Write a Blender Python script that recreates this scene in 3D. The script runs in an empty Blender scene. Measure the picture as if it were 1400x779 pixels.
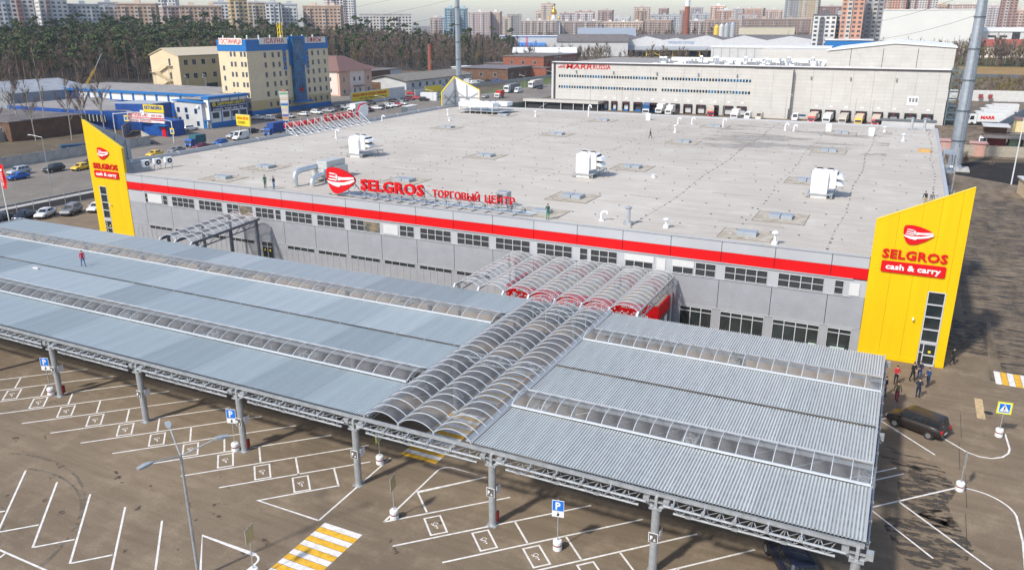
import bpy, bmesh, math, random
import numpy as np
from mathutils import Vector, Matrix, Euler
R = math.radians
PI = math.pi
sc = bpy.context.scene
COL = sc.collection
rng = random.Random(7)

# ------------------------------------------------------------------ camera
cam_d = bpy.data.cameras.new('camera')
cam = bpy.data.objects.new('camera', cam_d)
COL.objects.link(cam)
cam_d.sensor_width = 36.0
cam_d.lens = 27.763
cam_d.clip_start = 0.5
cam_d.clip_end = 20000
pitch, yaw, roll = 0.318052, 0.456709, -0.0011364
fw = Vector((-math.sin(yaw)*math.cos(pitch), math.cos(yaw)*math.cos(pitch), -math.sin(pitch)))
rt = Vector((math.cos(yaw), math.sin(yaw), 0))
up = rt.cross(fw)
rt2 = math.cos(roll)*rt + math.sin(roll)*up
up2 = -math.sin(roll)*rt + math.cos(roll)*up
cam.matrix_world = Matrix(((rt2.x, up2.x, -fw.x, 0), (rt2.y, up2.y, -fw.y, 0), (rt2.z, up2.z, -fw.z, 30.0), (0, 0, 0, 1)))
sc.camera = cam

# ------------------------------------------------------------------ sky and sun
SUN = Vector((-1.95, -5.2, 5.3)).normalized()          # towards the sun
world = bpy.data.worlds.new('World')
sc.world = world
world.use_nodes = True
wn = world.node_tree.nodes
bg = wn['Background']
sky = wn.new('ShaderNodeTexSky')
sky.sky_type = 'NISHITA'
sky.sun_disc = False
sky.sun_elevation = math.asin(SUN.z)
sky.sun_rotation = math.atan2(SUN.x, SUN.y)
sky.air_density = 1.0
sky.dust_density = 1.2
sky.ozone_density = 1.6
sky.altitude = 150
tint = wn.new('ShaderNodeMix'); tint.data_type = 'RGBA'; tint.blend_type = 'MULTIPLY'; tint.inputs[0].default_value = 1.0
tint.inputs[7].default_value = (1.0, 0.955, 0.94, 1)          # pale blue-grey spring haze
world.node_tree.links.new(sky.outputs[0], tint.inputs[6])
world.node_tree.links.new(tint.outputs[2], bg.inputs[0])
bg.inputs[1].default_value = 0.13
sun_d = bpy.data.lights.new('sun', 'SUN')
sun_d.energy = 2.6
sun_d.angle = R(3.5)
sun_d.color = (1.0, 0.955, 0.88)
sun_o = bpy.data.objects.new('sun', sun_d)
COL.objects.link(sun_o)
sun_o.rotation_euler = (-SUN).to_track_quat('-Z', 'Y').to_euler()
sc.view_settings.view_transform = 'Standard'
sc.view_settings.look = 'None'
sc.view_settings.exposure = 0.72
sc.view_settings.gamma = 1.0
sc.view_settings.use_curve_mapping = False
sc.cycles.transparent_max_bounces = 24
sc.cycles.max_bounces = 8

# ------------------------------------------------------------------ materials
MATS = {}
def mat(name, col, rough=0.6, metal=0.0, var=0.12, scale=1.5, bump=0.0, bscale=8.0, stretch=(1, 1, 1), col2=None, spec=0.5, coat=0.0):
    """Principled paint / plaster / metal with procedural tonal variation and fine relief."""
    if name in MATS: return MATS[name]
    m = bpy.data.materials.new(name); m.use_nodes = True
    nt = m.node_tree; n = nt.nodes; l = nt.links
    b = n['Principled BSDF']
    b.inputs['Roughness'].default_value = rough
    b.inputs['Metallic'].default_value = metal
    b.inputs['Specular IOR Level'].default_value = spec
    if coat: b.inputs['Coat Weight'].default_value = coat
    tc = n.new('ShaderNodeTexCoord'); mp = n.new('ShaderNodeMapping')
    mp.inputs['Scale'].default_value = stretch
    l.new(tc.outputs['Object'], mp.inputs[0])
    nz = n.new('ShaderNodeTexNoise'); nz.inputs['Scale'].default_value = scale; nz.inputs['Detail'].default_value = 5
    nz.inputs['Roughness'].default_value = 0.62
    l.new(mp.outputs[0], nz.inputs['Vector'])
    rp = n.new('ShaderNodeValToRGB')
    c2 = col2 if col2 else tuple(min(1, c*(1+var)) for c in col)
    c1 = tuple(c*(1-var) for c in col)
    rp.color_ramp.elements[0].position = 0.33; rp.color_ramp.elements[1].position = 0.68
    rp.color_ramp.elements[0].color = (*c1, 1); rp.color_ramp.elements[1].color = (*c2, 1)
    l.new(nz.outputs[0], rp.inputs[0]); l.new(rp.outputs[0], b.inputs['Base Color'])
    if bump:
        n2 = n.new('ShaderNodeTexNoise'); n2.inputs['Scale'].default_value = bscale; n2.inputs['Detail'].default_value = 4
        l.new(mp.outputs[0], n2.inputs['Vector'])
        bp = n.new('ShaderNodeBump'); bp.inputs['Strength'].default_value = bump; bp.inputs['Distance'].default_value = 0.05
        l.new(n2.outputs[0], bp.inputs['Height']); l.new(bp.outputs[0], b.inputs['Normal'])
    MATS[name] = m
    return m

def glass(name, col=(0.03, 0.045, 0.05), rough=0.06, var=0.5):
    m = mat(name, col, rough=rough, var=var, scale=0.35, spec=0.8)
    return m

def clear(name, tint=(0.86, 0.9, 0.92), film=0.22, glossw=0.18):
    """Thin polycarbonate: mostly see-through, with sheen and a dusty film."""
    if name in MATS: return MATS[name]
    m = bpy.data.materials.new(name); m.use_nodes = True
    nt = m.node_tree; n = nt.nodes; l = nt.links
    n.remove(n['Principled BSDF'])
    out = n['Material Output']
    tr = n.new('ShaderNodeBsdfTransparent'); tr.inputs[0].default_value = (*tint, 1)
    gl = n.new('ShaderNodeBsdfGlossy'); gl.inputs['Roughness'].default_value = 0.12; gl.inputs[0].default_value = (0.9, 0.9, 0.9, 1)
    df = n.new('ShaderNodeBsdfDiffuse'); df.inputs[0].default_value = (0.6, 0.6, 0.58, 1)
    tl = n.new('ShaderNodeTexCoord')
    nz = n.new('ShaderNodeTexNoise'); nz.inputs['Scale'].default_value = 0.9; nz.inputs['Detail'].default_value = 4
    l.new(tl.outputs['Object'], nz.inputs['Vector'])
    mr = n.new('ShaderNodeMapRange'); mr.inputs[1].default_value = 0.3; mr.inputs[2].default_value = 0.75
    mr.inputs[3].default_value = film*0.55; mr.inputs[4].default_value = film*1.5
    l.new(nz.outputs[0], mr.inputs[0])
    m1 = n.new('ShaderNodeMixShader'); l.new(mr.outputs[0], m1.inputs[0]); l.new(tr.outputs[0], m1.inputs[1]); l.new(df.outputs[0], m1.inputs[2])
    lw = n.new('ShaderNodeLayerWeight'); lw.inputs[0].default_value = 0.35
    mm = n.new('ShaderNodeMath'); mm.operation = 'MULTIPLY_ADD'; mm.inputs[1].default_value = 0.26; mm.inputs[2].default_value = glossw*0.4
    l.new(lw.outputs['Fresnel'], mm.inputs[0])
    m2 = n.new('ShaderNodeMixShader'); l.new(mm.outputs[0], m2.inputs[0]); l.new(m1.outputs[0], m2.inputs[1]); l.new(gl.outputs[0], m2.inputs[2])
    l.new(m2.outputs[0], out.inputs[0])
    MATS[name] = m
    return m

def lined(name, col, axis='Z', period=0.25, depth=0.3, rough=0.55, metal=0.0, var=0.06, scale=0.8):
    """Panel metal with fine pressed lines (relief only)."""
    if name in MATS: return MATS[name]
    m = mat(name, col, rough=rough, metal=metal, var=var, scale=scale)
    nt = m.node_tree; n = nt.nodes; l = nt.links
    tc = n.new('ShaderNodeTexCoord')
    sp = n.new('ShaderNodeSeparateXYZ'); l.new(tc.outputs['Object'], sp.inputs[0])
    mu = n.new('ShaderNodeMath'); mu.operation = 'MULTIPLY'; mu.inputs[1].default_value = 2*PI/period
    l.new(sp.outputs[axis], mu.inputs[0])
    si = n.new('ShaderNodeMath'); si.operation = 'SINE'; l.new(mu.outputs[0], si.inputs[0])
    bp = n.new('ShaderNodeBump'); bp.inputs['Strength'].default_value = depth; bp.inputs['Distance'].default_value = 0.01
    l.new(si.outputs[0], bp.inputs['Height']); l.new(bp.outputs[0], n['Principled BSDF'].inputs['Normal'])
    return m

def ground_mat(name, base, dark, light, s1=0.03, s2=0.4, s3=6.0, crack=0.0, rough=0.9, streak=None, speck=0.25):
    """Large-scale ground: patches, medium mottling, grain, thin cracks."""
    m = bpy.data.materials.new(name); m.use_nodes = True
    nt = m.node_tree; n = nt.nodes; l = nt.links
    b = n['Principled BSDF']; b.inputs['Roughness'].default_value = rough
    b.inputs['Specular IOR Level'].default_value = 0.25
    tc = n.new('ShaderNodeTexCoord')
    def noise(scale, detail=6, rgh=0.6, stretch=None):
        nz = n.new('ShaderNodeTexNoise'); nz.inputs['Scale'].default_value = scale; nz.inputs['Detail'].default_value = detail
        nz.inputs['Roughness'].default_value = rgh
        if stretch:
            mp = n.new('ShaderNodeMapping'); mp.inputs['Scale'].default_value = stretch[:3]
            if len(stretch) > 3: mp.inputs['Rotation'].default_value = (0, 0, stretch[3])
            l.new(tc.outputs['Object'], mp.inputs[0]); l.new(mp.outputs[0], nz.inputs['Vector'])
        else: l.new(tc.outputs['Object'], nz.inputs['Vector'])
        return nz
    def ramp(fac, p0, c0, p1, c1):
        r = n.new('ShaderNodeValToRGB'); r.color_ramp.elements[0].position = p0; r.color_ramp.elements[1].position = p1
        r.color_ramp.elements[0].color = (*c0, 1); r.color_ramp.elements[1].color = (*c1, 1); l.new(fac, r.inputs[0]); return r
    def mix(a, bb, fac, mode='MIX', f=None):
        x = n.new('ShaderNodeMix'); x.data_type = 'RGBA'; x.blend_type = mode
        l.new(a, x.inputs[6]); l.new(bb, x.inputs[7])
        if f is not None: x.inputs[0].default_value = f
        else: l.new(fac, x.inputs[0])
        return x
    n1 = noise(s1, 7); r1 = ramp(n1.outputs[0], 0.35, dark, 0.65, base)
    n2 = noise(s2, 6, 0.7); f2 = ramp(n2.outputs[0], 0.5, (0, 0, 0), 0.78, (1, 1, 1))
    lt = n.new('ShaderNodeRGB'); lt.outputs[0].default_value = (*light, 1)
    x1 = mix(r1.outputs[0], lt.outputs[0], f2.outputs[0])
    n3 = noise(s3, 3, 0.8); r3 = ramp(n3.outputs[0], 0.25, (1-speck,)*3, 0.75, (1+speck*0.6,)*3)
    x2 = mix(x1.outputs[2], r3.outputs[0], None, 'MULTIPLY', 1.0)
    last = x2
    if streak:
        n4 = noise(streak[0], 5, 0.65, streak[1]); r4 = ramp(n4.outputs[0], 0.42, (1, 1, 1), 0.72, streak[2])
        last = mix(last.outputs[2], r4.outputs[0], None, 'MULTIPLY', 1.0)
    if crack:
        wz = noise(0.5, 3); vm = n.new('ShaderNodeMix'); vm.data_type = 'RGBA'; vm.inputs[0].default_value = 0.06
        l.new(tc.outputs['Object'], vm.inputs[6]); l.new(wz.outputs[1], vm.inputs[7])
        vo = n.new('ShaderNodeTexVoronoi'); vo.feature = 'DISTANCE_TO_EDGE'; vo.inputs['Scale'].default_value = crack
        l.new(vm.outputs[2], vo.inputs['Vector'])
        r5 = ramp(vo.outputs[0], 0.0, (0.6, 0.58, 0.55), 0.006, (1, 1, 1))
        last = mix(last.outputs[2], r5.outputs[0], None, 'MULTIPLY', 0.8)
    l.new(last.outputs[2], b.inputs['Base Color'])
    bp = n.new('ShaderNodeBump'); bp.inputs['Strength'].default_value = 0.35; bp.inputs['Distance'].default_value = 0.02
    l.new(n3.outputs[0], bp.inputs['Height']); l.new(bp.outputs[0], b.inputs['Normal'])
    MATS[name] = m
    return m

# ------------------------------------------------------------------ mesh building
class MB:
    def __init__(self, m=None):
        self.v = []; self.f = []; self.mi = []; self.mats = []; self.cur = 0
        if m: self.mat(m)
    def mat(self, m):
        if m not in self.mats: self.mats.append(m)
        self.cur = self.mats.index(m); return self
    def add(self, vs, fs):
        o = len(self.v); self.v += [tuple(x) for x in vs]
        for f in fs: self.f.append(tuple(i+o for i in f)); self.mi.append(self.cur)
        return self
    def box(self, x0, x1, y0, y1, z0, z1):
        return self.add([(x0, y0, z0), (x1, y0, z0), (x1, y1, z0), (x0, y1, z0), (x0, y0, z1), (x1, y0, z1), (x1, y1, z1), (x0, y1, z1)],
                        [(0, 3, 2, 1), (4, 5, 6, 7), (0, 1, 5, 4), (1, 2, 6, 5), (2, 3, 7, 6), (3, 0, 4, 7)])
    def bbox(self, x0, x1, y0, y1, z0, z1, b=0.03):
        """box with chamfered vertical and top edges"""
        v = []
        for z, i in ((z0, 0), (z1-b, 0), (z1, b)):
            v += [(x0+b+i, y0+i, z), (x1-b-i, y0+i, z), (x1-i, y0+b+i, z), (x1-i, y1-b-i, z), (x1-b-i, y1-i, z), (x0+b+i, y1-i, z), (x0+i, y1-b-i, z), (x0+i, y0+b+i, z)]
        f = [tuple(range(7, -1, -1)), tuple(range(16, 24))]
        for k in (0, 8):
            for i in range(8): f.append((k+i, k+(i+1) % 8, k+8+(i+1) % 8, k+8+i))
        return self.add(v, f)
    def quad(self, a, b, c, d): return self.add([a, b, c, d], [(0, 1, 2, 3)])
    def bar(self, p, q, w=0.05, h=None, up=(0, 0, 1)):
        p = Vector(p); q = Vector(q); h = h or w
        d = (q-p).normalized(); u = Vector(up)
        if abs(d.dot(u)) > 0.98: u = Vector((1, 0, 0))
        s = d.cross(u).normalized(); t = s.cross(d).normalized()
        vs = []
        for e in (p, q):
            for a, b in ((-1, -1), (1, -1), (1, 1), (-1, 1)): vs.append(e+s*a*w/2+t*b*h/2)
        return self.add(vs, [(0, 1, 2, 3), (7, 6, 5, 4), (0, 4, 5, 1), (1, 5, 6, 2), (2, 6, 7, 3), (3, 7, 4, 0)])
    def tube(self, p, q, r0, r1=None, n=8, caps=True):
        p = Vector(p); q = Vector(q); r1 = r0 if r1 is None else r1
        d = (q-p).normalized(); u = Vector((0, 0, 1)) if abs(d.z) < 0.95 else Vector((1, 0, 0))
        s = d.cross(u).normalized(); t = s.cross(d).normalized()
        vs = []
        for e, r in ((p, r0), (q, r1)):
            for i in range(n):
                a = 2*PI*i/n; vs.append(e+(s*math.cos(a)+t*math.sin(a))*r)
        fs = [(i, n+i, n+(i+1) % n, (i+1) % n) for i in range(n)]
        if caps: fs += [tuple(range(n)), tuple(range(2*n-1, n-1, -1))]
        return self.add(vs, fs)
    def path(self, pts, r, n=6):
        for a, b in zip(pts, pts[1:]): self.tube(a, b, r, r, n)
        return self
    def pipe(self, pts, r, n=12, sub=5):
        """smooth bent pipe through the points"""
        P = [Vector(p) for p in pts]; Q = []
        for i in range(len(P)-1):
            a = P[max(i-1, 0)]; b = P[i]; c = P[i+1]; d = P[min(i+2, len(P)-1)]
            for k in range(sub):
                t = k/sub; Q.append(0.5*((2*b)+(c-a)*t+(2*a-5*b+4*c-d)*t*t+(3*b-a-3*c+d)*t**3))
        Q.append(P[-1]); vs = []; u = None
        for i, q in enumerate(Q):
            d = (Q[min(i+1, len(Q)-1)]-Q[max(i-1, 0)]).normalized()
            if u is None: u = d.orthogonal().normalized()
            u = (u-d*u.dot(d)).normalized(); w = d.cross(u)
            vs += [q+(u*math.cos(2*PI*j/n)+w*math.sin(2*PI*j/n))*r for j in range(n)]
        m = len(Q)
        return self.add(vs, [(i*n+j, i*n+(j+1) % n, (i+1)*n+(j+1) % n, (i+1)*n+j) for i in range(m-1) for j in range(n)]+[tuple(range(n)), tuple(range((m-1)*n, m*n))])
    def prism(self, poly, axis, a, b):
        """extrude a 2-D polygon along axis ('x': poly=(y,z); 'y': poly=(x,z); 'z': poly=(x,y)) from a to b"""
        def P(u, w, t):
            return (t, u, w) if axis == 'x' else ((u, t, w) if axis == 'y' else (u, w, t))
        n = len(poly)
        vs = [P(u, w, a) for u, w in poly]+[P(u, w, b) for u, w in poly]
        fs = [tuple(range(n)), tuple(range(2*n-1, n-1, -1))]+[(i, n+i, n+(i+1) % n, (i+1) % n) for i in range(n)]
        return self.add(vs, fs)
    def lathe(self, prof, n=12, c=(0, 0)):
        vs = []; fs = []
        for r, z in prof:
            for i in range(n):
                a = 2*PI*i/n; vs.append((c[0]+r*math.cos(a), c[1]+r*math.sin(a), z))
        for k in range(len(prof)-1):
            for i in range(n): fs.append((k*n+i, k*n+(i+1) % n, (k+1)*n+(i+1) % n, (k+1)*n+i))
        fs.append(tuple(range(n-1, -1, -1))); fs.append(tuple(range((len(prof)-1)*n, len(prof)*n)))
        return self.add(vs, fs)
    def merge(self, o, M=None):
        for i, m in enumerate(o.mats):
            if m not in self.mats: self.mats.append(m)
        k = len(self.v)
        self.v += [tuple(M @ Vector(x)) for x in o.v] if M else o.v
        self.f += [tuple(i+k for i in f) for f in o.f]
        self.mi += [self.mats.index(o.mats[i]) for i in o.mi]
        return self
    def mesh(self, name, smooth=False, fixn=True):
        me = bpy.data.meshes.new(name)
        me.from_pydata(self.v, [], self.f)
        for m in self.mats: me.materials.append(m)
        me.polygons.foreach_set('material_index', self.mi)
        me.update()
        if fixn:
            bm = bmesh.new(); bm.from_mesh(me); bmesh.ops.recalc_face_normals(bm, faces=bm.faces); bm.to_mesh(me); bm.free()
        if smooth: me.polygons.foreach_set('use_smooth', [True]*len(me.polygons))
        return me
    def build(self, name, parent=None, smooth=False, fixn=True, **kw):
        o = bpy.data.objects.new(name, self.mesh(name, smooth, fixn)); COL.objects.link(o)
        if parent: par(o, parent)
        tag(o, **kw)
        return o

def tag(o, label=None, cat=None, group=None, kind=None):
    if label: o['label'] = label
    if cat: o['category'] = cat
    if group: o['group'] = group
    if kind: o['kind'] = kind
    return o
_K = {}
def par(o, p):
    o.parent = p; _K.setdefault(p.name, []).append(o)
def KIDS(o): return list(_K.get(o.name, ()))
def thing(name, label, cat, loc=(0, 0, 0), rot=0.0, group=None):
    o = bpy.data.objects.new(name, None); COL.objects.link(o); o.empty_display_size = 0.2
    o.location = loc; o.rotation_euler = (0, 0, rot)
    return tag(o, label, cat, group)
def inst(name, me, parent=None, loc=(0, 0, 0), rot=(0, 0, 0), scale=None, **kw):
    o = bpy.data.objects.new(name, me); COL.objects.link(o)
    o.location = loc; o.rotation_euler = rot
    if scale: o.scale = scale
    if parent: par(o, parent)
    return tag(o, **kw)
def dup(root, loc=None, rot=None, label=None, scale=None, parent=None):
    r = root.copy(); COL.objects.link(r)
    if parent: par(r, parent)
    if loc is not None: r.location = loc
    if rot is not None: r.rotation_euler = (0, 0, rot)
    if label: r['label'] = label
    if scale: r.scale = scale
    for ch in KIDS(root): dup(ch, parent=r)
    return r

# ------------------------------------------------------------------ lettering
_TX = {}
def text_mesh(s, m, depth=0.05, bold=0.0, shear=0.0, res=2):
    key = (s, m.name, depth, bold, shear)
    if key in _TX: return _TX[key]
    c = bpy.data.curves.new('txt', 'FONT'); c.body = s; c.size = 1.0; c.extrude = depth/2; c.offset = bold; c.resolution_u = res; c.shear = shear
    o = bpy.data.objects.new('txt', c); COL.objects.link(o)
    dg = bpy.context.evaluated_depsgraph_get(); dg.update()
    me = bpy.data.meshes.new_from_object(o.evaluated_get(dg))
    bpy.data.objects.remove(o); bpy.data.curves.remove(c)
    me.materials.clear(); me.materials.append(m)
    xs = [v.co.x for v in me.vertices] or [0, 0.3]; ys = [v.co.y for v in me.vertices] or [0]
    _TX[key] = (me, min(xs), max(xs), min(ys), max(ys))
    return _TX[key]
CAP = None
def letters(s, parent, m, loc, width, height, rot=(PI/2, 0, 0), depth=0.08, bold=0.0, name='letter', gap=0.09, single=False, shear=0.0, space=0.35):
    """cap height = height, total run = width. loc = bottom-left of the first letter. One object per letter unless single."""
    global CAP
    if CAP is None: CAP = text_mesh('H', m, 0.02)[4]
    d = depth/max(height/CAP, 1e-3)
    E = Euler(rot).to_matrix()
    if single:
        me, x0, x1, y0, y1 = text_mesh(s, m, d, bold, shear)
        o = inst(name, me, parent); sx = width/(x1-x0); sy = height/CAP
        o.rotation_euler = rot; o.scale = (sx, sy, sy)
        o.location = Vector(loc) - E @ Vector((x0*sx, 0, 0))
        return [o]
    info = []; first = None; last = 0
    for i, ch in enumerate(s):
        if ch == ' ': continue
        me, x0, x1, y0, y1 = text_mesh(ch, m, d, bold, shear)
        _, a0, a1, _, _ = text_mesh(ch, m, 0.02); pre = text_mesh(s[:i+1], m, 0.02)[2]+gap*0.3*i
        info.append((ch, me, pre-a1)); last = pre
        if first is None: first = pre-a1+a0
    info = [(c_, m_, x_-first) for c_, m_, x_ in info]
    total = last-first; sx = width/total; sy = height/CAP
    out = []
    for ch, me, xx in info:
        o = inst(name, me, parent); o.rotation_euler = rot; o.scale = (sx, sy, sy)
        o.location = Vector(loc)+E @ Vector((xx*sx, 0, 0))
        out.append(o)
    return out
# ------------------------------------------------------------------ palette
M_concrete = mat('concrete', (0.42, 0.4, 0.37), 0.85, var=0.2, scale=0.7, bump=0.3)
M_kerb = mat('kerb stone', (0.36, 0.35, 0.33), 0.85, var=0.2, scale=2)
M_white_line = mat('white road paint', (0.72, 0.69, 0.64), 0.7, var=0.2, scale=2.5)
M_yellow_line = mat('yellow road paint', (0.72, 0.4, 0.03), 0.7, var=0.22, scale=3)
M_steel = mat('galvanised steel', (0.4, 0.42, 0.43), 0.45, 0.4, var=0.18, scale=2.5, bump=0.1)
M_steel_d = mat('dark painted steel', (0.12, 0.14, 0.16), 0.5, 0.3, var=0.2)
M_steel_w = mat('white painted steel', (0.72, 0.74, 0.75), 0.4, 0.1, var=0.08)
M_white = mat('white paint', (0.75, 0.75, 0.74), 0.5, var=0.06)
M_red = mat('red paint', (0.6, 0.006, 0.01), 0.6, var=0.06, spec=0.2)
M_redl = mat('red letter face', (0.6, 0.006, 0.01), 0.6, var=0.05, spec=0.2)
M_yel = mat('yellow tower panel', (0.72, 0.46, 0.001), 0.55, var=0.05, scale=1.3, spec=0.25, stretch=(1, 1, 0.12))
M_yeld = mat('yellow sign paint', (0.82, 0.6, 0.02), 0.5, var=0.05)
M_black = mat('black rubber', (0.02, 0.02, 0.022), 0.7, var=0.2)
M_dark = mat('dark interior', (0.03, 0.032, 0.035), 0.8, var=0.3)
M_glass = glass('window glass', (0.022, 0.03, 0.032))
M_glass_g = glass('green tinted glass', (0.03, 0.06, 0.055), 0.08, 0.6)
M_blue_s = mat('road sign blue', (0.01, 0.16, 0.6), 0.4, var=0.04)

# ------------------------------------------------------------------ ground
M_earth = ground_mat('earth and dry grass', (0.16, 0.12, 0.075), (0.085, 0.07, 0.05), (0.2, 0.17, 0.1), 0.02, 0.15, 2.0)
M_grass = ground_mat('dry spring grass', (0.13, 0.135, 0.035), (0.07, 0.08, 0.022), (0.2, 0.15, 0.06), 0.03, 0.25, 1.5)
M_green = ground_mat('green verge grass', (0.12, 0.16, 0.04), (0.08, 0.11, 0.035), (0.18, 0.17, 0.07), 0.05, 0.25, 2.5)
M_soil = ground_mat('dark bare soil', (0.032, 0.026, 0.022), (0.018, 0.015, 0.013), (0.05, 0.042, 0.035), 0.08, 0.6, 4.0)
M_park = ground_mat('dusty car park asphalt', (0.25, 0.192, 0.13), (0.175, 0.135, 0.093), (0.315, 0.248, 0.17), 0.05, 0.4, 9.0, crack=0.0,
                    streak=(0.5, (0.35, 3.0, 1, 0.35), (0.8, 0.78, 0.76)))
M_road = ground_mat('road asphalt', (0.26, 0.23, 0.195), (0.2, 0.175, 0.15), (0.3, 0.27, 0.23), 0.05, 0.3, 8.0, streak=(0.6, (3.5, 0.15, 1), (0.8, 0.79, 0.78)))
M_yard = ground_mat('service yard asphalt', (0.245, 0.19, 0.132), (0.17, 0.134, 0.095), (0.31, 0.245, 0.17), 0.05, 0.3, 8.0, streak=(0.33, (1.6, 0.5, 1), (0.42, 0.41, 0.4)))

def sheet(name, pts, z, m, label=None, kind='structure', parent=None, div=0):
    mb = MB(m); mb.add([(x, y, z) for x, y in pts], [tuple(range(len(pts)))])
    o = mb.build(name, parent, fixn=False)
    if o.data.polygons[0].normal.z < 0: o.data.flip_normals()
    if kind: o['kind'] = kind
    if label: o['label'] = label
    return o
sheet('ground', [(-9000, -800), (9000, -800), (9000, 16000), (-9000, 16000)], -0.12, M_earth, 'earth and dry grass out to the horizon')
car_park = sheet('car_park', [(-130.5, 2), (11.5, 2), (45, 2), (45, 76), (9.9, 76), (9.9, 100), (9.9, 186), (9.9, 282), (-136, 282), (-136, 186), (-112, 120), (-130.5, 96)], 0.0, M_park, 'dusty brown asphalt car park with white bay lines')
sheet('yard', [(9.9, 76), (60, 76), (60, 178), (22.8, 180.2), (9.9, 190.3)], 0.0, M_yard, 'stained service yard beside the store')
sheet('soil_bed', [(10.3, 190.6), (22.8, 180.6), (60, 178.4), (60, 211), (26, 213), (12.6, 207.5)], -0.02, M_soil, 'dark soil bed behind the service yard')
sheet('road', [(-173, -60), (-139.2, -60), (-139.2, 120), (-141.5, 282), (-146, 560), (-168, 560), (-177, 282), (-176.5, 100)], 0.0, M_road, 'wide grey road running past the left side of the store')
sheet('pavement', [(-137.9, -60), (-136.1, -60), (-136.1, 175), (-137.9, 175)], -0.02, M_concrete, 'narrow pale pavement in the dark verge')
sheet('verge', [(-139.1, -60), (-130.6, -60), (-130.6, 95), (-112.2, 121), (-136.2, 187), (-139.1, 187)], -0.05, M_soil, 'dark soil verge between road and car park')
sheet('roadside_verge', [(-176.8, 40), (-173.2, 40), (-176.6, 100), (-178, 148), (-212, 164), (-238, 130), (-238, 40)], -0.06, M_earth, 'trodden earth strip beside the concrete fence')
sheet('hotel_car_park', [(-176.9, 148), (-176.9, 330), (-228, 336), (-232, 262), (-205, 258), (-203.4, 210), (-203, 180), (-185, 150)], -0.01, M_road, 'asphalt car park in front of the hotel')
sheet('grass_verge', [(-179, 332), (-176, 332), (-168.2, 565), (-186, 565), (-206, 470)], -0.03, M_green, 'green grass strips beside the far road')
sheet('concrete_track', [(-211, 345), (-206, 345), (-192, 560), (-198, 560)], -0.01, M_concrete, 'pale concrete track beside the far road')
sheet('field', [(13, 395), (600, 395), (600, 900), (13, 900)], -0.02, M_grass, 'rough field of dry and green grass')
sheet('truck_yard', [(10.0, 216), (60, 216), (60, 383), (10.0, 381)], -0.02, M_yard, 'asphalt truck yard beside the warehouse')
M_mown = ground_mat('straw coloured grass', (0.36, 0.22, 0.08), (0.26, 0.17, 0.06), (0.4, 0.27, 0.12), 0.05, 0.2, 2)
sheet('dry_meadow', [(24, 560), (420, 560), (420, 700), (24, 700)], 0.0, M_mown, 'straw coloured meadow beyond the field')

# kerbs along the road and the verge: real steps
kb = MB(M_kerb)
kb.box(-139.2, -139.0, -60, 186, -0.1, 0.13); kb.box(-130.6, -130.42, -60, 95, -0.1, 0.12)
kb.box(-136.1, -135.98, -60, 175, -0.1, 0.04); kb.box(-138.02, -137.9, -60, 175, -0.1, 0.04)
kb.bar((-176.6, 100, 0.03), (-177, 147, 0.03), 0.2, 0.24)
kb.build('kerb', None, label='low concrete kerbs along road and verge', kind='structure')

# ------------------------------------------------------------------ painted markings (children of the car park)
def line(a, b, w=0.13, z=0.006, name='bay_line', m=None):
    a = Vector((*a, 0)); b = Vector((*b, 0)); d = (b-a).normalized(); s = Vector((-d.y, d.x, 0))*w/2
    mb = MB(m or M_white_line)
    vs = [a-s, b-s, b+s, a+s]; mb.add([(v.x, v.y, z) for v in vs], [(0, 1, 2, 3)])
    return mb.build(name, car_park, fixn=False)
def pline(pts, w=0.13, z=0.006, name='kerb_marking'):
    """continuous painted line through several points, mitred"""
    P = [Vector((*p, 0)) for p in pts]; L = []; Rr = []
    for i, p in enumerate(P):
        d = ((P[min(i+1, len(P)-1)]-P[max(i-1, 0)])).normalized()
        k = 1.0
        if 0 < i < len(P)-1:
            e = (P[i+1]-P[i]).normalized(); k = 1/max(0.45, abs(d.dot(e)))
        s = Vector((-d.y, d.x, 0))*w/2*k; L.append(p+s); Rr.append(p-s)
    mb = MB(M_white_line); n = len(P)
    mb.add([(v.x, v.y, z) for v in L+Rr], [(n+i, n+i+1, i+1, i) for i in range(n-1)])
    return mb.build(name, car_park, fixn=False)
def arc(cx, cy, r, a0, a1, n=8): return [(cx+r*math.cos(R(a0+(a1-a0)*i/n)), cy+r*math.sin(R(a0+(a1-a0)*i/n))) for i in range(n+1)]

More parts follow.
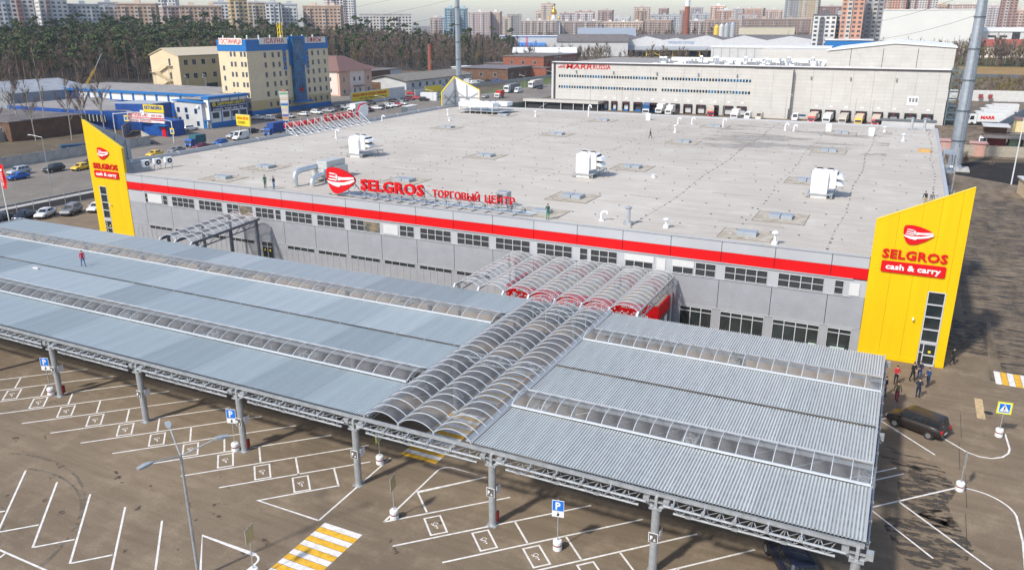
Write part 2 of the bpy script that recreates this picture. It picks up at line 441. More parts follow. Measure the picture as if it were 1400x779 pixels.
# wheelchair bay box with its symbol: one shared mesh, tilted with the bays
def chair_mesh():
    mb = MB(M_white_line)
    o = [(0, 0), (1.0, 0.0), (1.0, 1.9), (0, 1.9)]
    def seg(x0, x1, y0, y1): mb.add([(x0, y0, 0), (x1, y0, 0), (x1, y1, 0), (x0, y1, 0)], [(0, 1, 2, 3)])
    w = 0.12
    seg(0, 1.15, 0, w); seg(0, 1.15, 1.95-w, 1.95); seg(0, w, w, 1.95-w); seg(1.15-w, 1.15, w, 1.95-w)
    # wheel ring, seat, back, head, foot
    def ring(cx, cy, r0, r1, a0, a1, n=10):
        vs = []; 
        for i in range(n+1):
            a = R(a0+(a1-a0)*i/n)
            vs += [(cx+r0*math.cos(a), cy+r0*math.sin(a), 0), (cx+r1*math.cos(a), cy+r1*math.sin(a), 0)]
        mb.add(vs, [(2*i, 2*i+1, 2*i+3, 2*i+2) for i in range(n)])
    ring(0.56, 0.86, 0.12, 0.17, 150, 400)
    ring(0.54, 1.3, 0.0, 0.06, 0, 360, 8)
    def s2(a, b, w=0.07):
        a = Vector(a); b = Vector(b); d = (b-a).normalized(); s = Vector((-d.y, d.x))*w/2
        mb.add([(*(a-s), 0), (*(b-s), 0), (*(b+s), 0), (*(a+s), 0)], [(0, 1, 2, 3)])
    s2((0.53, 1.22), (0.54, 0.95), 0.05); s2((0.54, 0.97), (0.74, 0.95), 0.05); s2((0.74, 0.97), (0.8, 0.74), 0.05); s2((0.54, 1.12), (0.7, 1.12), 0.05)
    return mb.mesh('disabled_bay_marking', fixn=False)
CH = chair_mesh()
def chair_box(x, y, ang): inst('disabled_bay_marking', CH, car_park, (x, y, 0.0065), (0, 0, R(ang)))

# first double row under the front edge of the canopy
for k in range(-1, 12):
    x0 = -35.2-3.5*k if k >= 0 else None
    if k < 0: continue
    x1 = x0+9.3
    if k == 0: pass
    elif k == 1: line((x0, 33.3), (x0+7.3, 40.6))
    else: line((x0, 33.2), (x0+9.3, 42.5))
    line((x0+3.6-3.5+1.9+0.0, 38.75), (x0+3.6, 37.07))if False else None
    if x0-3.5+5.55 < -31: line((x0-3.5+5.53, 38.72), (x0+3.78, 37.0))
    if k >= 0: chair_box(x0-3.5+4.45, 37.25, -135)
pline([(-31.5, 37.1), (-35.2, 33.3), (-30.12, 33.3)]); line((-30.12, 33.3), (-30.4, 41.7))
# right half
for x0 in (-24.4, -20.9, -17.4, -13.9, -10.4, -6.9, -3.4):
    y0 = 33.2; line((x0, y0), (x0+9.3, y0+9.3))
    if x0 > -24.4: line((x0-3.5+5.55, 38.72), (x0+3.78, 37.0))
    chair_box(x0-3.5+4.45, 37.25, -135)
pline([(-26.3, 35.0), (-26.4, 41.3)]+arc(-25.6, 41.7, 0.8, 175, 95, 5)+[(-22.9, 42.5), (-26.2, 38.8), (-24.4, 37.1)])
line((-26.3, 35.0), (-20.3, 41.0))
# rows further under the canopy, seen through the roof lights
for row in (50.6,):
    for k in range(16):
        x0 = -34.2-3.5*k; line((x0, row), (x0+9.3-3.5, row+5.8))
        line((x0+2, row+3.7), (x0+3.75, row+2))
    for x0 in (-24.0, -20.5, -17, -13.5, -10, -6.5, -3):
        line((x0, row), (x0+5.8, row+5.8))
for k in range(14):
    x0 = -36.2-3.5*k; line((x0, 61.5), (x0-4.5, 66.0))
# foreground row bottom left
for i, x in enumerate((-56.1, -52.7, -49.3, -45.9, -42.5)):
    yb = 23.5; line((x, 28.9), (x+5.4, yb))
    line((x+5.42, 23.55), (x+6.95, 25.15))
line((-39.1, 28.9), (-33.6, 23.4)); line((-60, 22.45), (-39, 22.5)); line((-44.75, 22.0), (-44.85, 22.45), 0.13)
pline([(-33.1, 26.4), (-35.6, 28.9), (-31.3, 28.9)]+arc(-31.3, 28.3, 0.6, 90, 0, 5)+[(-30.72, 24)])
# right end of the canopy
pline([(8.1, 46.6), (3.0, 51.9)]); pline([(5.0, 46.3), (1.3, 50.2), (6.6, 55.45)]+arc(7.3, 53.0, 2.6, 96, 8, 9)+[(9.95, 50.4), (9.6, 44)])
line((1.3, 53.8), (3.3, 55.8)); line((2.3, 62.8), (5.3, 59.6)); line((2.3, 62.8), (0.6, 64.5)); line((1.4, 63.8), (2.1, 64.5))
line((0.6, 61), (1.7, 59.7)); line((0.5, 47.7), (1.6, 46.3))
pline([(4.6, 64.0), (7.4, 61.1), (8.2, 60.75), (9.0, 60.85), (9.7, 61.4), (10.15, 62.2), (10.3, 63.0), (10.2, 65.5)])

def crossing(x0, x1, y0, y1, n, along='y', z=0.007):
    """zebra of alternating white and yellow bars"""
    for i in range(n):
        if along == 'y':
            a = y1-(y1-y0)*i/n; b = y1-(y1-y0)*(i+0.94)/n; q = [(x0, b), (x1, b), (x1, a), (x0, a)]
        else:
            a = x0+(x1-x0)*i/n; b = x0+(x1-x0)*(i+0.94)/n; q = [(a, y0), (b, y0), (b, y1), (a, y1)]
        mb = MB(M_white_line if i % 2 == 0 else M_yellow_line); mb.add([(x, y, z) for x, y in q], [(0, 1, 2, 3)])
        mb.build('crossing_bar', car_park, fixn=False)
crossing(-29.62, -26.72, 25.5, 33.3, 16)
crossing(-30.0, -27.0, 42.4, 50.2, 16)
crossing(-30.0, -27.2, 52.6, 60.0, 15)
crossing(10.3, 16.0, 75.5, 78.5, 11, 'x', 0.008)
line((8.72, 71.5), (8.72, 67.5), 0.6, name='worn_marking', m=mat('worn cream paint', (0.5, 0.37, 0.2), 0.8, var=0.2, scale=3))

# stains, wet patches, cracks: shapes of their own on the asphalt
def blob(x, y, rx, ry, ang, m, z, seed, n=26, rough=0.35, name='stain'):
    r = random.Random(seed); pts = []
    ph = [r.uniform(0, 6.28) for _ in range(6)]
    for i in range(n):
        a = 2*PI*i/n; k = 1+rough*sum(math.sin(a*(j+2)+ph[j])/(j+1.5) for j in range(6))*0.8
        u, v = rx*k*math.cos(a), ry*k*math.sin(a); c, s = math.cos(R(ang)), math.sin(R(ang))
        pts.append((x+u*c-v*s, y+u*s+v*c))
    mb = MB(m); mb.add([(x, y, z)]+[(p[0], p[1], z) for p in pts], [(0, i+1, (i+1) % n+1) for i in range(n)])
    return mb.build(name, car_park, fixn=False)
def stain_mat(name, col, dens=0.5, sc_=1.2, stretch=(1, 1, 1), rough=0.85):
    m = bpy.data.materials.new(name); m.use_nodes = True; nt = m.node_tree; n = nt.nodes; l = nt.links
    b = n['Principled BSDF']; b.inputs['Base Color'].default_value = (*col, 1); b.inputs['Roughness'].default_value = rough
    tc = n.new('ShaderNodeTexCoord'); mp = n.new('ShaderNodeMapping'); mp.inputs['Scale'].default_value = stretch; l.new(tc.outputs['Object'], mp.inputs[0])
    nz = n.new('ShaderNodeTexNoise'); nz.inputs['Scale'].default_value = sc_; nz.inputs['Detail'].default_value = 8; nz.inputs['Roughness'].default_value = 0.65
    l.new(mp.outputs[0], nz.inputs['Vector'])
    mr = n.new('ShaderNodeMapRange'); mr.inputs[1].default_value = 0.62-dens*0.25; mr.inputs[2].default_value = 0.72-dens*0.2
    l.new(nz.outputs[0], mr.inputs[0]); l.new(mr.outputs[0], b.inputs['Alpha'])
    return m
M_wet = stain_mat('wet asphalt patch', (0.06, 0.05, 0.04), 0.7, 0.9, (0.9, 2.2, 1), 0.75)
M_oil = stain_mat('oil stain', (0.07, 0.056, 0.043), 0.5, 2.2)
M_wetl = stain_mat('thin damp streaks', (0.05, 0.042, 0.036), 0.5, 0.55, (0.6, 3.2, 1), 0.6)
M_tyre = stain_mat('tyre scuff', (0.165, 0.135, 0.1), 0.75, 0.8, (1, 1, 1), 0.8)
blob(4.9, 48.2, 2.2, 3.4, 20, M_wet, 0.0045, 1, name='wet_patch'); blob(4.7, 53.4, 1.8, 3.6, 15, M_wet, 0.0045, 2, name='wet_patch'); blob(4.0, 57.2, 2.4, 1.6, -40, M_wetl, 0.0045, 3, name='wet_patch')
q = MB(M_wet); q.add([(6.4, 82.3, 0.0045), (10.1, 82.1, 0.0045), (10.6, 92.3, 0.0045), (6.5, 92.6, 0.0045)], [(0, 1, 2, 3)]); q.build('wet_patch', car_park, fixn=False)  # damp patch; the right tower's cast shadow is put into its dark colour
q = MB(M_wetl); q.add([(8.5, 94, 0.0046), (20, 94, 0.0046), (22, 168, 0.0046), (9.6, 160, 0.0046)], [(0, 1, 2, 3)]); q.build('wet_patch', car_park, fixn=False)
q = MB(M_wetl); q.add([(11, 76, 0.0044), (17, 76, 0.0044), (16, 93, 0.0044), (11, 93, 0.0044)], [(0, 1, 2, 3)]); q.build('wet_patch', car_park, fixn=False)
for i in range(34):
    x = rng.uniform(-62, 10); y = rng.choice([rng.uniform(24, 37), rng.uniform(26, 34)]) if x < 1 else rng.uniform(46, 74)
    blob(x, y, rng.uniform(0.12, 0.5), rng.uniform(0.1, 0.35), rng.uniform(0, 180), M_oil, 0.0048, 20+i, 14)
for i in range(9):   # a seam of broken asphalt south of the bays
    blob(-46+i*3.0+rng.uniform(-1, 1), 31.6-0.25*i+rng.uniform(-.2, .2), rng.uniform(0.3, 0.7), 0.12, rng.uniform(-30, 0), M_oil, 0.0049, 90+i, 14, name='asphalt_crack')
for i in range(3):   # crossing tyre arcs bottom left
    cx, cy, r = -52+rng.uniform(-3, 3), 19+rng.uniform(-2, 2), 6.5+i*2.3
    P = arc(cx, cy, r, 10+i*3, 100+i*5, 14); n = len(P); s = 0.09
    mb = MB(M_tyre)
    vs = [(cx+(r+t)*math.cos(R(10+i*3+(90+i*2)*k/(n-1))), cy+(r+t)*math.sin(R(10+i*3+(90+i*2)*k/(n-1))), 0.0042+i*0.0001) for t in (-s, s) for k in range(n)]
    mb.add(vs, [(k, k+1, n+k+1, n+k) for k in range(n-1)]); mb.build('tyre_mark', car_park, fixn=False)
mb = MB(M_black)
mb.tube((9.3, 68.9, 0.0), (9.3, 68.9, 0.012), 0.33, 0.33, 16); mb.build('manhole_cover', car_park)
mb = MB(M_oil); mb.tube((8.4, 103, 0.0), (8.4, 103, 0.012), 0.35, 0.35, 16); mb.build('manhole_cover', car_park)
for (x, y) in ((7.1, 55.2), (6.9, 60.3), (7.2, 65.5), (6.9, 50)):
    line((x-0.05, y-2.2), (x+0.05, y+2.2), 0.035, 0.0052, 'joint_crack', M_black)
# ================================================================== the store
M_pan = lined('grey facade panel', (0.325, 0.335, 0.355), 'Z', 0.22, 0.35, 0.5, 0.1)
M_fas = mat('grey fascia panel', (0.45, 0.465, 0.485), 0.45, 0.15, var=0.04, scale=0.3)
M_band = mat('red facade band', (0.62, 0.004, 0.006), 0.6, var=0.03, scale=0.4, spec=0.2)
M_roof = ground_mat('grey roof membrane', (0.54, 0.5, 0.445), (0.46, 0.42, 0.365), (0.6, 0.565, 0.51), 0.03, 0.18, 5.0, rough=0.85,
                    streak=(0.55, (0.22, 2.4, 1), (0.86, 0.83, 0.79)), speck=0.1)
M_mat = ground_mat('weathered gravel membrane', (0.58, 0.53, 0.45), (0.42, 0.37, 0.29), (0.66, 0.62, 0.55), 0.7, 1.3, 6.0, streak=(1.6, (0.6, 2.5, 1), (0.45, 0.4, 0.33)))
M_frame = mat('white window frame', (0.5, 0.51, 0.52), 0.4, var=0.05)
M_glass_l = glass('curtained glass', (0.1, 0.13, 0.13), 0.1, 0.7)
M_blind = mat('white roller shutter', (0.58, 0.58, 0.57), 0.6, var=0.04)
FY = 77.22; X0, X1 = -107.7, 6.15; YB = 186.0; RZ = 9.5
store = thing('store_building', 'huge flat-roofed grey store with red band between two yellow towers', 'store', (0, 0, 0))
MB(M_dark).box(X0+0.3, X1-0.3, FY+0.35, YB-0.3, 0.0, RZ-0.25).build('core_wall', store)
MB(M_roof).box(X0+0.35, X1-0.35, FY+0.1, YB-0.35, RZ-0.2, RZ).build('roof', store)
# parapets
cp = MB(M_fas); cp.box(-100.15, -1.2, FY-0.12, FY+0.16, 9.62, 9.68)
cp.build('coping', store)
pr = MB(M_fas)
pr.box(X0, X0+0.3, FY+0.17, YB, RZ-0.6, 10.15); pr.box(X1-0.45, X1, FY+0.17, YB, RZ-0.6, 9.72); pr.box(X0+0.31, X1-0.46, YB-0.3, YB, RZ-0.6, 9.85)
pr.build('parapet', store)
jp = MB(M_white)
for k in range(12): jp.box(X0-0.01, X0+0.34, 84+k*9.2, 84.35+k*9.2, 9.7, 10.19)
jp.build('parapet_joint', store)
# side and back walls as panels
for k in range(18):
    y = FY+0.25+k*6.04
    MB(M_pan).box(X1-0.25, X1, y, y+6.0, 0, RZ-0.62).build('side_panel', store)
    MB(M_pan).box(X0, X0+0.25, y, y+6.0, 0, RZ-0.62).build('side_panel', store)
for k in range(19):
    x = X0+0.26+k*5.97
    MB(M_pan).box(x, x+5.93, YB-0.25, YB, 0, RZ-0.62).build('back_panel', store)
# front facade: bays of 5.14 m
seams = [-4.4-5.14*k for k in range(19)]
left_end, right_end = -100.2, -1.15
edges = [right_end]+seams+[left_end]
for a, b in zip(edges[1:], edges[:-1]):
    g = 0.03
    MB(M_fas).box(a+g, b-g, FY-0.02, FY+0.25, 8.52, 9.61).build('fascia_panel', store)
    MB(M_band).box(a+g, b-g, FY-0.03, FY+0.25, 7.44, 8.5).build('band_panel', store)
    MB(M_pan).box(a+g, b-g, FY, FY+0.2, 2.52, 5.66).build('wall_panel', store)
bk = MB(M_dark); bk.box(left_end, right_end, FY+0.06, FY+0.24, 2.4, 9.6); bk.build('panel_backing', store)
sl = MB(M_fas)
sl.box(left_end+3.2, right_end-1.2, FY-0.14, FY-0.02, 7.34, 7.42); sl.box(left_end+3.2, right_end-1.2, FY-0.08, FY-0.001, 5.6, 5.67)
sl.build('drip_sill', store)

def window_unit(x0, x1, z0, z1, n, transom=0.5, parent=None, gm=None, name='window', blind=None, post=0.05):
    """one framed window: frame (part) with n glass panes (sub-parts); blind = list of pane indices covered"""
    f = MB(M_frame); y0, y1 = FY-0.03, FY+0.12
    w = (x1-x0)/n
    f.box(x0, x1, y0, y1, z0, z0+post); f.box(x0, x1, y0, y1, z1-post, z1)
    for i in range(n+1):
        xc = x0+i*w; a = max(x0, xc-post*0.75); b = min(x1, xc+post*0.75); f.box(a, b, y0+0.003, y1-0.003, z0+post, z1-post)
    if transom: f.box(x0+post, x1-post, y0+0.012, y1-0.012, z0+(z1-z0)*transom-0.025, z0+(z1-z0)*transom+0.025)
    o = f.build(name, parent or store)
    for i in range(n):
        m = gm or (M_glass, M_glass, M_glass_g, M_glass_g, M_glass_l)[rng.randrange(5)]
        y = FY+0.09
        MB(m).quad((x0+i*w, y, z0+0.02), (x0+(i+1)*w, y, z0+0.02), (x0+(i+1)*w, y, z1-0.02), (x0+i*w, y, z1-0.02)).build('pane', o)
    return o
def wall_fill(a, b, z0, z1, name='wall_pier'):
    if b-a > 0.05: MB(M_fas if z0 > 5 else M_pan).box(a, b, FY+0.012, FY+0.23, z0, z1).build(name, store)
def blind(a, b, z0, z1): MB(M_blind).box(a, b, FY-0.06, FY-0.035, z0, z1).build('shutter', store)
# upper windows, as (x0, x1, panes) for each bay from the right
UP = [[(-3.9, -3.1, 1)]]
lst = {1: [(-9.05, -4.85, 4)], 2: [(-14.2, -10.05, 4)], 3: [(-19.5, -17.35, 2), (-17.15, -15.1, 2)], 4: [(-24.6, -21.6, 3)],
       5: [(-29.75, -28.85, 1), (-28.5, -25.5, 3)], 6: [(-34.85, -30.65, 4)], 7: [(-40.0, -35.7, 4)], 8: [(-45.05, -40.85, 4)],
       9: [(-50.15, -45.9, 4)], 10: [(-53.05, -51.0, 2)], 11: [(-60.4, -58.3, 2), (-58.2, -56.05, 2)], 12: [(-65.6, -61.3, 4)],
       13: [(-70.8, -66.45, 4)], 14: [(-75.9, -72.75, 3), (-72.5, -71.6, 1)], 15: [(-81.0, -78.9, 2), (-78.7, -76.5, 2)], 16: [(-86.2, -81.9, 4)],
       17: [(-91.4, -87.1, 4)], 18: [(-96.8, -93.3, 3), (-93.2, -92.3, 1)]}
allw = sorted([w for v in lst.values() for w in v]+UP[0])
xp = left_end
for a, b, n in allw:
    wall_fill(xp, a-0.004, 5.675, 7.32)
    window_unit(a, b, 5.72, 7.1, n)
    MB(M_fas).box(a, b, FY+0.012, FY+0.2, 7.105, 7.32).build('window_head', store)
    xp = b+0.004
wall_fill(xp, right_end, 5.675, 7.32)
for a, b, z0, z1 in ((-2.6, -1.7, 5.78, 7.0), (-21.2, -20.25, 5.75, 7.05), (-24.7, -21.5, 6.45, 7.12), (-19.55, -17.3, 6.45, 7.12), (-55.4, -53.3, 5.8, 7.0), (-96.2, -93.4, 5.85, 7.1)):
    blind(a, b, z0, z1)
M_film = mat('blue orange window film', (0.12, 0.17, 0.22), 0.5, var=0.6, scale=2, col2=(0.3, 0.22, 0.12))
MB(M_film).box(-58.25, -56.0, FY-0.045, FY-0.032, 5.8, 7.05).build('window_film', store)
MB(M_film).box(-78.75, -76.5, FY-0.045, FY-0.032, 5.8, 7.05).build('window_film', store)
# lower strip windows with pilasters, left of the entrance
xp = left_end
for k in range(18, 7, -1):
    s = -4.4-5.14*k
    if k == 14:     # side door under the small arched canopy
        wall_fill(xp, s+1.0, 0, 2.5)
        o = window_unit(s+1.0, s+2.9, 0.05, 2.5, 2, 0.72, name='double_door', gm=M_glass)
        mb = MB(mat('yellow disc sticker', (0.8, 0.6, 0.02), 0.5)); 
        for dx in (0.5, 1.4): mb.tube((s+1.0+dx, FY-0.035, 1.35), (s+1.0+dx, FY-0.05, 1.35), 0.14, n=12)
        mb.build('sticker', o)
        xp = s+2.9; continue
    wall_fill(xp, s+0.3, 0, 2.5)
    window_unit(s+0.3, s+4.75, 1.9, 2.42, 4, 0, post=0.03, gm=M_glass)
    wall_fill(s+0.304, s+4.746, 0, 1.89)
    MB(M_fas).box(s+0.3, s+4.75, FY+0.01, FY+0.2, 2.425, 2.5).build('window_head', store)
    xp = s+4.75
wall_fill(xp, -38.4, 0, 2.5)
pl = MB(M_fas)
for k in range(64):
    x = -99.4+k*0.97
    if -77.5 < x < -73.2: continue
    if x < -38.4: pl.box(x, x+0.05, FY-0.03, FY+0.005, 0, 1.86)
pl.box(left_end, -38.4, FY-0.05, FY+0.002, 2.5, 2.56)
pl.build('pilaster', store)
# shop windows on the right
xp = -19.0
for a, b, n in ((-18.45, -15.15, 3), (-14.3, -9.97, 4), (-9.12, -4.78, 4), (-4.03, -1.88, 2)):
    wall_fill(xp, a-0.004, 0, 2.5); window_unit(a, b, 0.15, 2.3, n, 0.78, gm=M_glass, name='shop_window')
    wall_fill(a, b, 0, 0.145, 'window_base'); MB(M_fas).box(a, b, FY+0.01, FY+0.2, 2.305, 2.5).build('window_head', store)
    xp = b+0.004
wall_fill(xp, right_end, 0, 2.5)
MB(M_fas).box(-19, -1.6, FY-0.06, FY-0.001, 2.48, 2.55).build('drip_sill', store)
MB(mat('pale green ledge', (0.5, 0.62, 0.5), 0.5)).box(-5.6, -4.9, FY-0.5, FY-0.05, 0.1, 0.45).build('ledge_box', store)
MB(MATS['pale green ledge']).box(-3.6, -2.3, FY-0.5, FY-0.05, 0.1, 0.45).build('ledge_box', store)
wall_fill(-38.4, -19.0, 0, 2.5)
# entrance porch: low red box between store and canopy
porch = thing('entrance_porch', 'red entrance porch with beige roof under the seven arched vaults', 'porch')
PX0, PX1, PY = -36.0, -19.25, 71.9
MB(mat('beige porch roof', (0.42, 0.38, 0.31), 0.9, var=0.2, scale=0.8)).box(PX0+0.2, PX1-0.2, PY+0.2, FY-0.02, 3.1, 3.25).build('roof', porch)
fs = MB(M_band); fs.box(PX0, PX1, PY, PY+0.2, 2.2, 3.6); fs.box(PX1-0.2, PX1, PY+0.2, FY-0.02, 2.2, 3.6); fs.box(PX0, PX0+0.2, PY+0.2, FY-0.02, 2.2, 3.6)
fs.build('fascia', porch)
MB(M_glass).box(PX0+0.1, PX1-0.1, PY+0.1, FY-0.2, 0, 2.19).build('glazed_wall', porch)
px = MB(M_white)
for i in range(78):
    for j in range(4):
        if rng.random() < (0.75, 0.55, 0.4, 0.2)[j]: x = PX0+0.15+i*0.2; px.box(x, x+0.15, PY-0.03, PY-0.001, 2.24+j*0.17, 2.37+j*0.17)
px.build('pixel_pattern', porch, kind='stuff')
for i in range(4): letters('SELGROS', porch, M_white, (PX0+1.2+i*3.9, PY-0.05, 3.08), 2.1, 0.3, single=True, name='lettering', depth=0.03)
fm = MB(M_frame)
for i in range(13): fm.box(PX0+0.1+i*1.5, PX0+0.18+i*1.5, PY+0.04, PY+0.09, 0, 2.19)
fm.build('glazing_bars', porch)
MB(M_white).box(PX1+0.001, PX1+0.03, 74.2, 75.2, 1.0, 1.9).build('notice', porch)
MB(M_steel_d).box(PX1-0.04, PX1+0.002, PY+0.3, FY-0.1, 0, 2.15).build('side_wall', porch)

# ------------------------------------------------------------------ yellow towers
def shield(parent, cx, cy, w, h, rotz=0.0, depth=0.12, name='logo'):
    """red rounded shield with white fork and knife; drawn in x (right) / z (up), facing -y"""
    P = [(375, 165), (381, 148), (395, 139), (430, 133), (480, 134), (540, 145), (600, 163), (650, 185), (682, 208), (693, 228), (685, 250), (650, 280), (605, 312), (560, 337), (520, 354), (480, 360), (450, 356), (430, 345), (408, 318), (390, 280), (378, 240), (373, 200)]
    f = lambda p: (((p[0]-534)/320)*w, (-(p[1]-246)/227)*h)
    r = MB(M_redl); r.prism([f(p) for p in P], 'y', -depth, 0); o = r.build(name, parent); o.location = (cx[0], cx[1], cy); o.rotation_euler = (0, 0, rotz)
    wm = MB(M_white)
    fork = [[(412, 177), (480, 183), (492, 196), (470, 192), (412, 187)], [(408, 203), (470, 209), (490, 214), (486, 222), (410, 214)],
            [(400, 229), (470, 233), (500, 234), (505, 243), (480, 245), (400, 239)], [(480, 183), (492, 190), (512, 214), (505, 243), (486, 240), (492, 222), (486, 205), (470, 190)],
            [(503, 208), (560, 211), (640, 204), (676, 202), (689, 210), (682, 217), (620, 228), (545, 233), (503, 243)]]
    knife = [[(377, 250), (440, 258), (500, 259), (500, 297), (450, 288), (400, 270)], [(500, 259), (570, 254), (690, 222), (693, 236), (640, 262), (575, 277), (527, 284), (515, 297), (500, 297)]]
    for poly in fork+knife: wm.prism([f(p) for p in poly], 'y', -depth-0.05, -depth+0.01)
    wm.build('fork_and_knife', o)
    return o
def tower(name_label, prof, xa, xb, side_x, win, side_right, logo, zt, door):
    """two tall yellow sign walls meeting at the building corner; prof = front outline in (x,z)"""
    t = thing('sign_tower', name_label, 'tower', ((xa+xb)/2, FY, 0))
    off = Vector((-(xa+xb)/2, -FY, 0))
    def B(mb, n, par_=None):
        o = mb.build(n, par_ or t); o.location = off if par_ is None else (0, 0, 0); return o
    w0, w1, z0, z1 = win
    y0, y1 = FY-0.06, FY+0.32
    # front wall in vertical strips around the slot window and door
    def ztop(x): return prof[0]+(prof[1]-prof[0])*(x-xa)/(xb-xa)
    cuts = sorted({xa, xb, w0, w1, *[xa+(xb-xa)*k/4 for k in (1, 2, 3) if not (w0-0.3 < xa+(xb-xa)*k/4 < w1+0.3)]})
    for a, b in zip(cuts, cuts[1:]):
        m = MB(M_yel); g = 0.007
        if abs(a-w0) < 0.01:
            m.prism([(a+g, z1), (b-g, z1), (b-g, ztop(b)), (a+g, ztop(a))], 'y', y0, y1)
        else: m.prism([(a+g, 0.25), (b-g, 0.25), (b-g, ztop(b)), (a+g, ztop(a))], 'y', y0, y1)
        B(m, 'front_panel')
    tr = MB(M_yeld)
    tr.bar((xa, FY+0.13, ztop(xa)+0.03), (xb, FY+0.13, ztop(xb)+0.03), 0.46, 0.05, (0, 0, 1))
    B(tr, 'top_trim')
    # plinth lip
    pl = MB(M_yel); pl.box(xa, w0-0.05, FY-0.16, FY-0.065, 0.02, 0.42); pl.box(w1+0.05, xb, FY-0.16, FY-0.065, 0.02, 0.42)
    B(pl, 'plinth')
    # returning side wall
    ylen = 7.3; zl = min(prof)
    sd = MB(M_yel); sx = side_x; th = 0.3
    pts = [(FY+0.33, 0), (FY+ylen, 0), (FY+ylen, zl), (FY+0.33, max(prof))]
    sd.prism(pts, 'x', sx-(0 if side_right else 0), sx+(-0.12 if side_right else 0.12)); B(sd, 'side_panel')
    si = MB(mat('grey tower lining', (0.34, 0.36, 0.39), 0.5, 0.1, var=0.1))
    s_ = -1 if side_right else 1
    si.prism([(FY+0.34, RZ+0.01), (FY+ylen-0.02, RZ+0.01), (FY+ylen-0.02, zl-0.03), (FY+0.34, max(prof)-0.03)], 'x', sx+0.125*s_, sx+0.2*s_); B(si, 'side_lining')
    bkp = MB(MATS['grey tower lining']); a, b = (xa+0.25, xb-0.05) if not side_right else (xa+0.05, xb-0.25)
    bkp.prism([(a, RZ+0.01), (b, RZ+0.01), (b, ztop(b)-0.03), (a, ztop(a)-0.03)], 'y', y1+0.003, y1+0.05); B(bkp, 'front_lining')
    br = MB(M_steel)
    for k in range(4):
        yy = FY+1.2+k*1.8; zz = max(prof)-(max(prof)-zl)*(yy-FY)/ylen-0.5
        br.bar((sx+0.3*s_, yy, RZ+0.1), (sx+0.3*s_, yy, zz), 0.12)
        br.bar((sx+0.3*s_, yy, zz-0.4), (sx+(3.2-k*0.5)*s_, FY+0.6, RZ+0.3), 0.09)
    for zz in (RZ+1.2, RZ+2.6): br.bar((sx+0.32*s_, FY+0.5, zz), (sx+0.32*s_, FY+ylen-0.3, zz), 0.1)
    for k in range(3):
        xx = xa+1.2+k*2.1; br.bar((xx, FY+0.45, RZ+0.1), (xx, FY+0.45, ztop(xx)-0.5), 0.12); br.bar((xx, FY+0.5, ztop(xx)-1.2), (xx, FY+3.2, RZ+0.1), 0.08)
    B(br, 'brace')
    # tall slot window
    fr = MB(M_frame); gx0, gx1 = w0+0.01, w1-0.01
    fr.box(gx0, gx0+0.1, y0-0.03, y1-0.1, z0, z1); fr.box(gx1-0.1, gx1, y0-0.03, y1-0.1, z0, z1)
    nh = 4
    for k in range(nh+1):
        zz = z0+(z1-z0-0.09)*k/nh; fr.box(gx0+0.1, gx1-0.1, y0-0.027, y1-0.12, zz, zz+0.09)
    fo = B(fr, 'window_frame')
    for k in range(nh):
        za = z0+(z1-z0)*k/nh; zb = z0+(z1-z0)*(k+1)/nh
        g = MB(M_glass).quad((gx0+0.08, FY+0.08, za), (gx1-0.08, FY+0.08, za), (gx1-0.08, FY+0.08, zb), (gx0+0.08, FY+0.08, zb))
        B(g, 'pane', fo)
    # metal panel and entrance door below
    md = MB(M_fas); md.box(gx0, gx1, y0-0.02, y0+0.1, 2.06, z0); B(md, 'door_head')
    dr = MB(M_frame); x = gx0
    for a, b in ((gx0, gx0+0.08), (gx0+0.36, gx0+0.44), (gx1-0.1, gx1), ): dr.box(a, b, y0-0.02, y0+0.08, 0, 2.055)
    dr.box(gx0+0.44, gx1-0.1, y0-0.017, y0+0.07, 0, 0.14); dr.box(gx0+0.44, gx1-0.1, y0-0.017, y0+0.07, 0.95, 1.05); dr.box(gx0+0.08, gx0+0.36, y0-0.017, y0+0.07, 1.2, 1.27)
    do = B(dr, 'door_frame')
    B(MB(M_glass).box(gx0+0.05, gx1-0.05, y0+0.075, y0+0.085, 0, 2.05), 'door_glass', do)
    st = MB(MATS['yellow disc sticker']); st.tube(((gx0+gx1)/2+0.2, y0+0.07, 1.35), ((gx0+gx1)/2+0.2, y0+0.05, 1.35), 0.13, n=12); B(st, 'sticker', do)
    # signage
    lx0, lx1, zc = logo
    w = lx1-lx0; cx = (lx0+lx1)/2
    shield(t, (cx+off.x, y0-0.0+off.y), zc, w*0.47, w*0.335)
    zs = zc-w*0.435
    for o in letters('SELGROS', t, M_redl, (lx0+off.x, y0-0.08+off.y, zs), w*0.99, w*0.145, depth=0.12, bold=0.03, name='letter', gap=0.1): pass
    pb = MB(M_redl); r_ = 0.14; zp0, zp1 = zs-w*0.26, zs-w*0.06
    pts = []
    for (cx_, cz_, a0) in ((lx1-r_, zp1-r_, 0), (lx0+r_, zp1-r_, 90), (lx0+r_, zp0+r_, 180), (lx1-r_, zp0+r_, 270)):
        for k in range(5): a = R(a0+k*22.5); pts.append((cx_+r_*math.cos(a), cz_+r_*math.sin(a)))
    pb.prism(pts, 'y', y0-0.13, y0-0.01); B(pb, 'nameplate')
    letters('cash & carry', t, M_white, (lx0+w*0.08+off.x, y0-0.15+off.y, zp0+w*0.062), w*0.84, w*0.092, depth=0.05, bold=0.03, name='letter', gap=0.03, space=0.22)
    cm = MB(M_white); cm.box(w0-0.9 if side_right else w1+0.5, w0-0.75 if side_right else w1+0.65, y0-0.35, y0, 4.3 if side_right else 4.6, 4.45 if side_right else 4.75); B(cm, 'wall_camera')
    return t
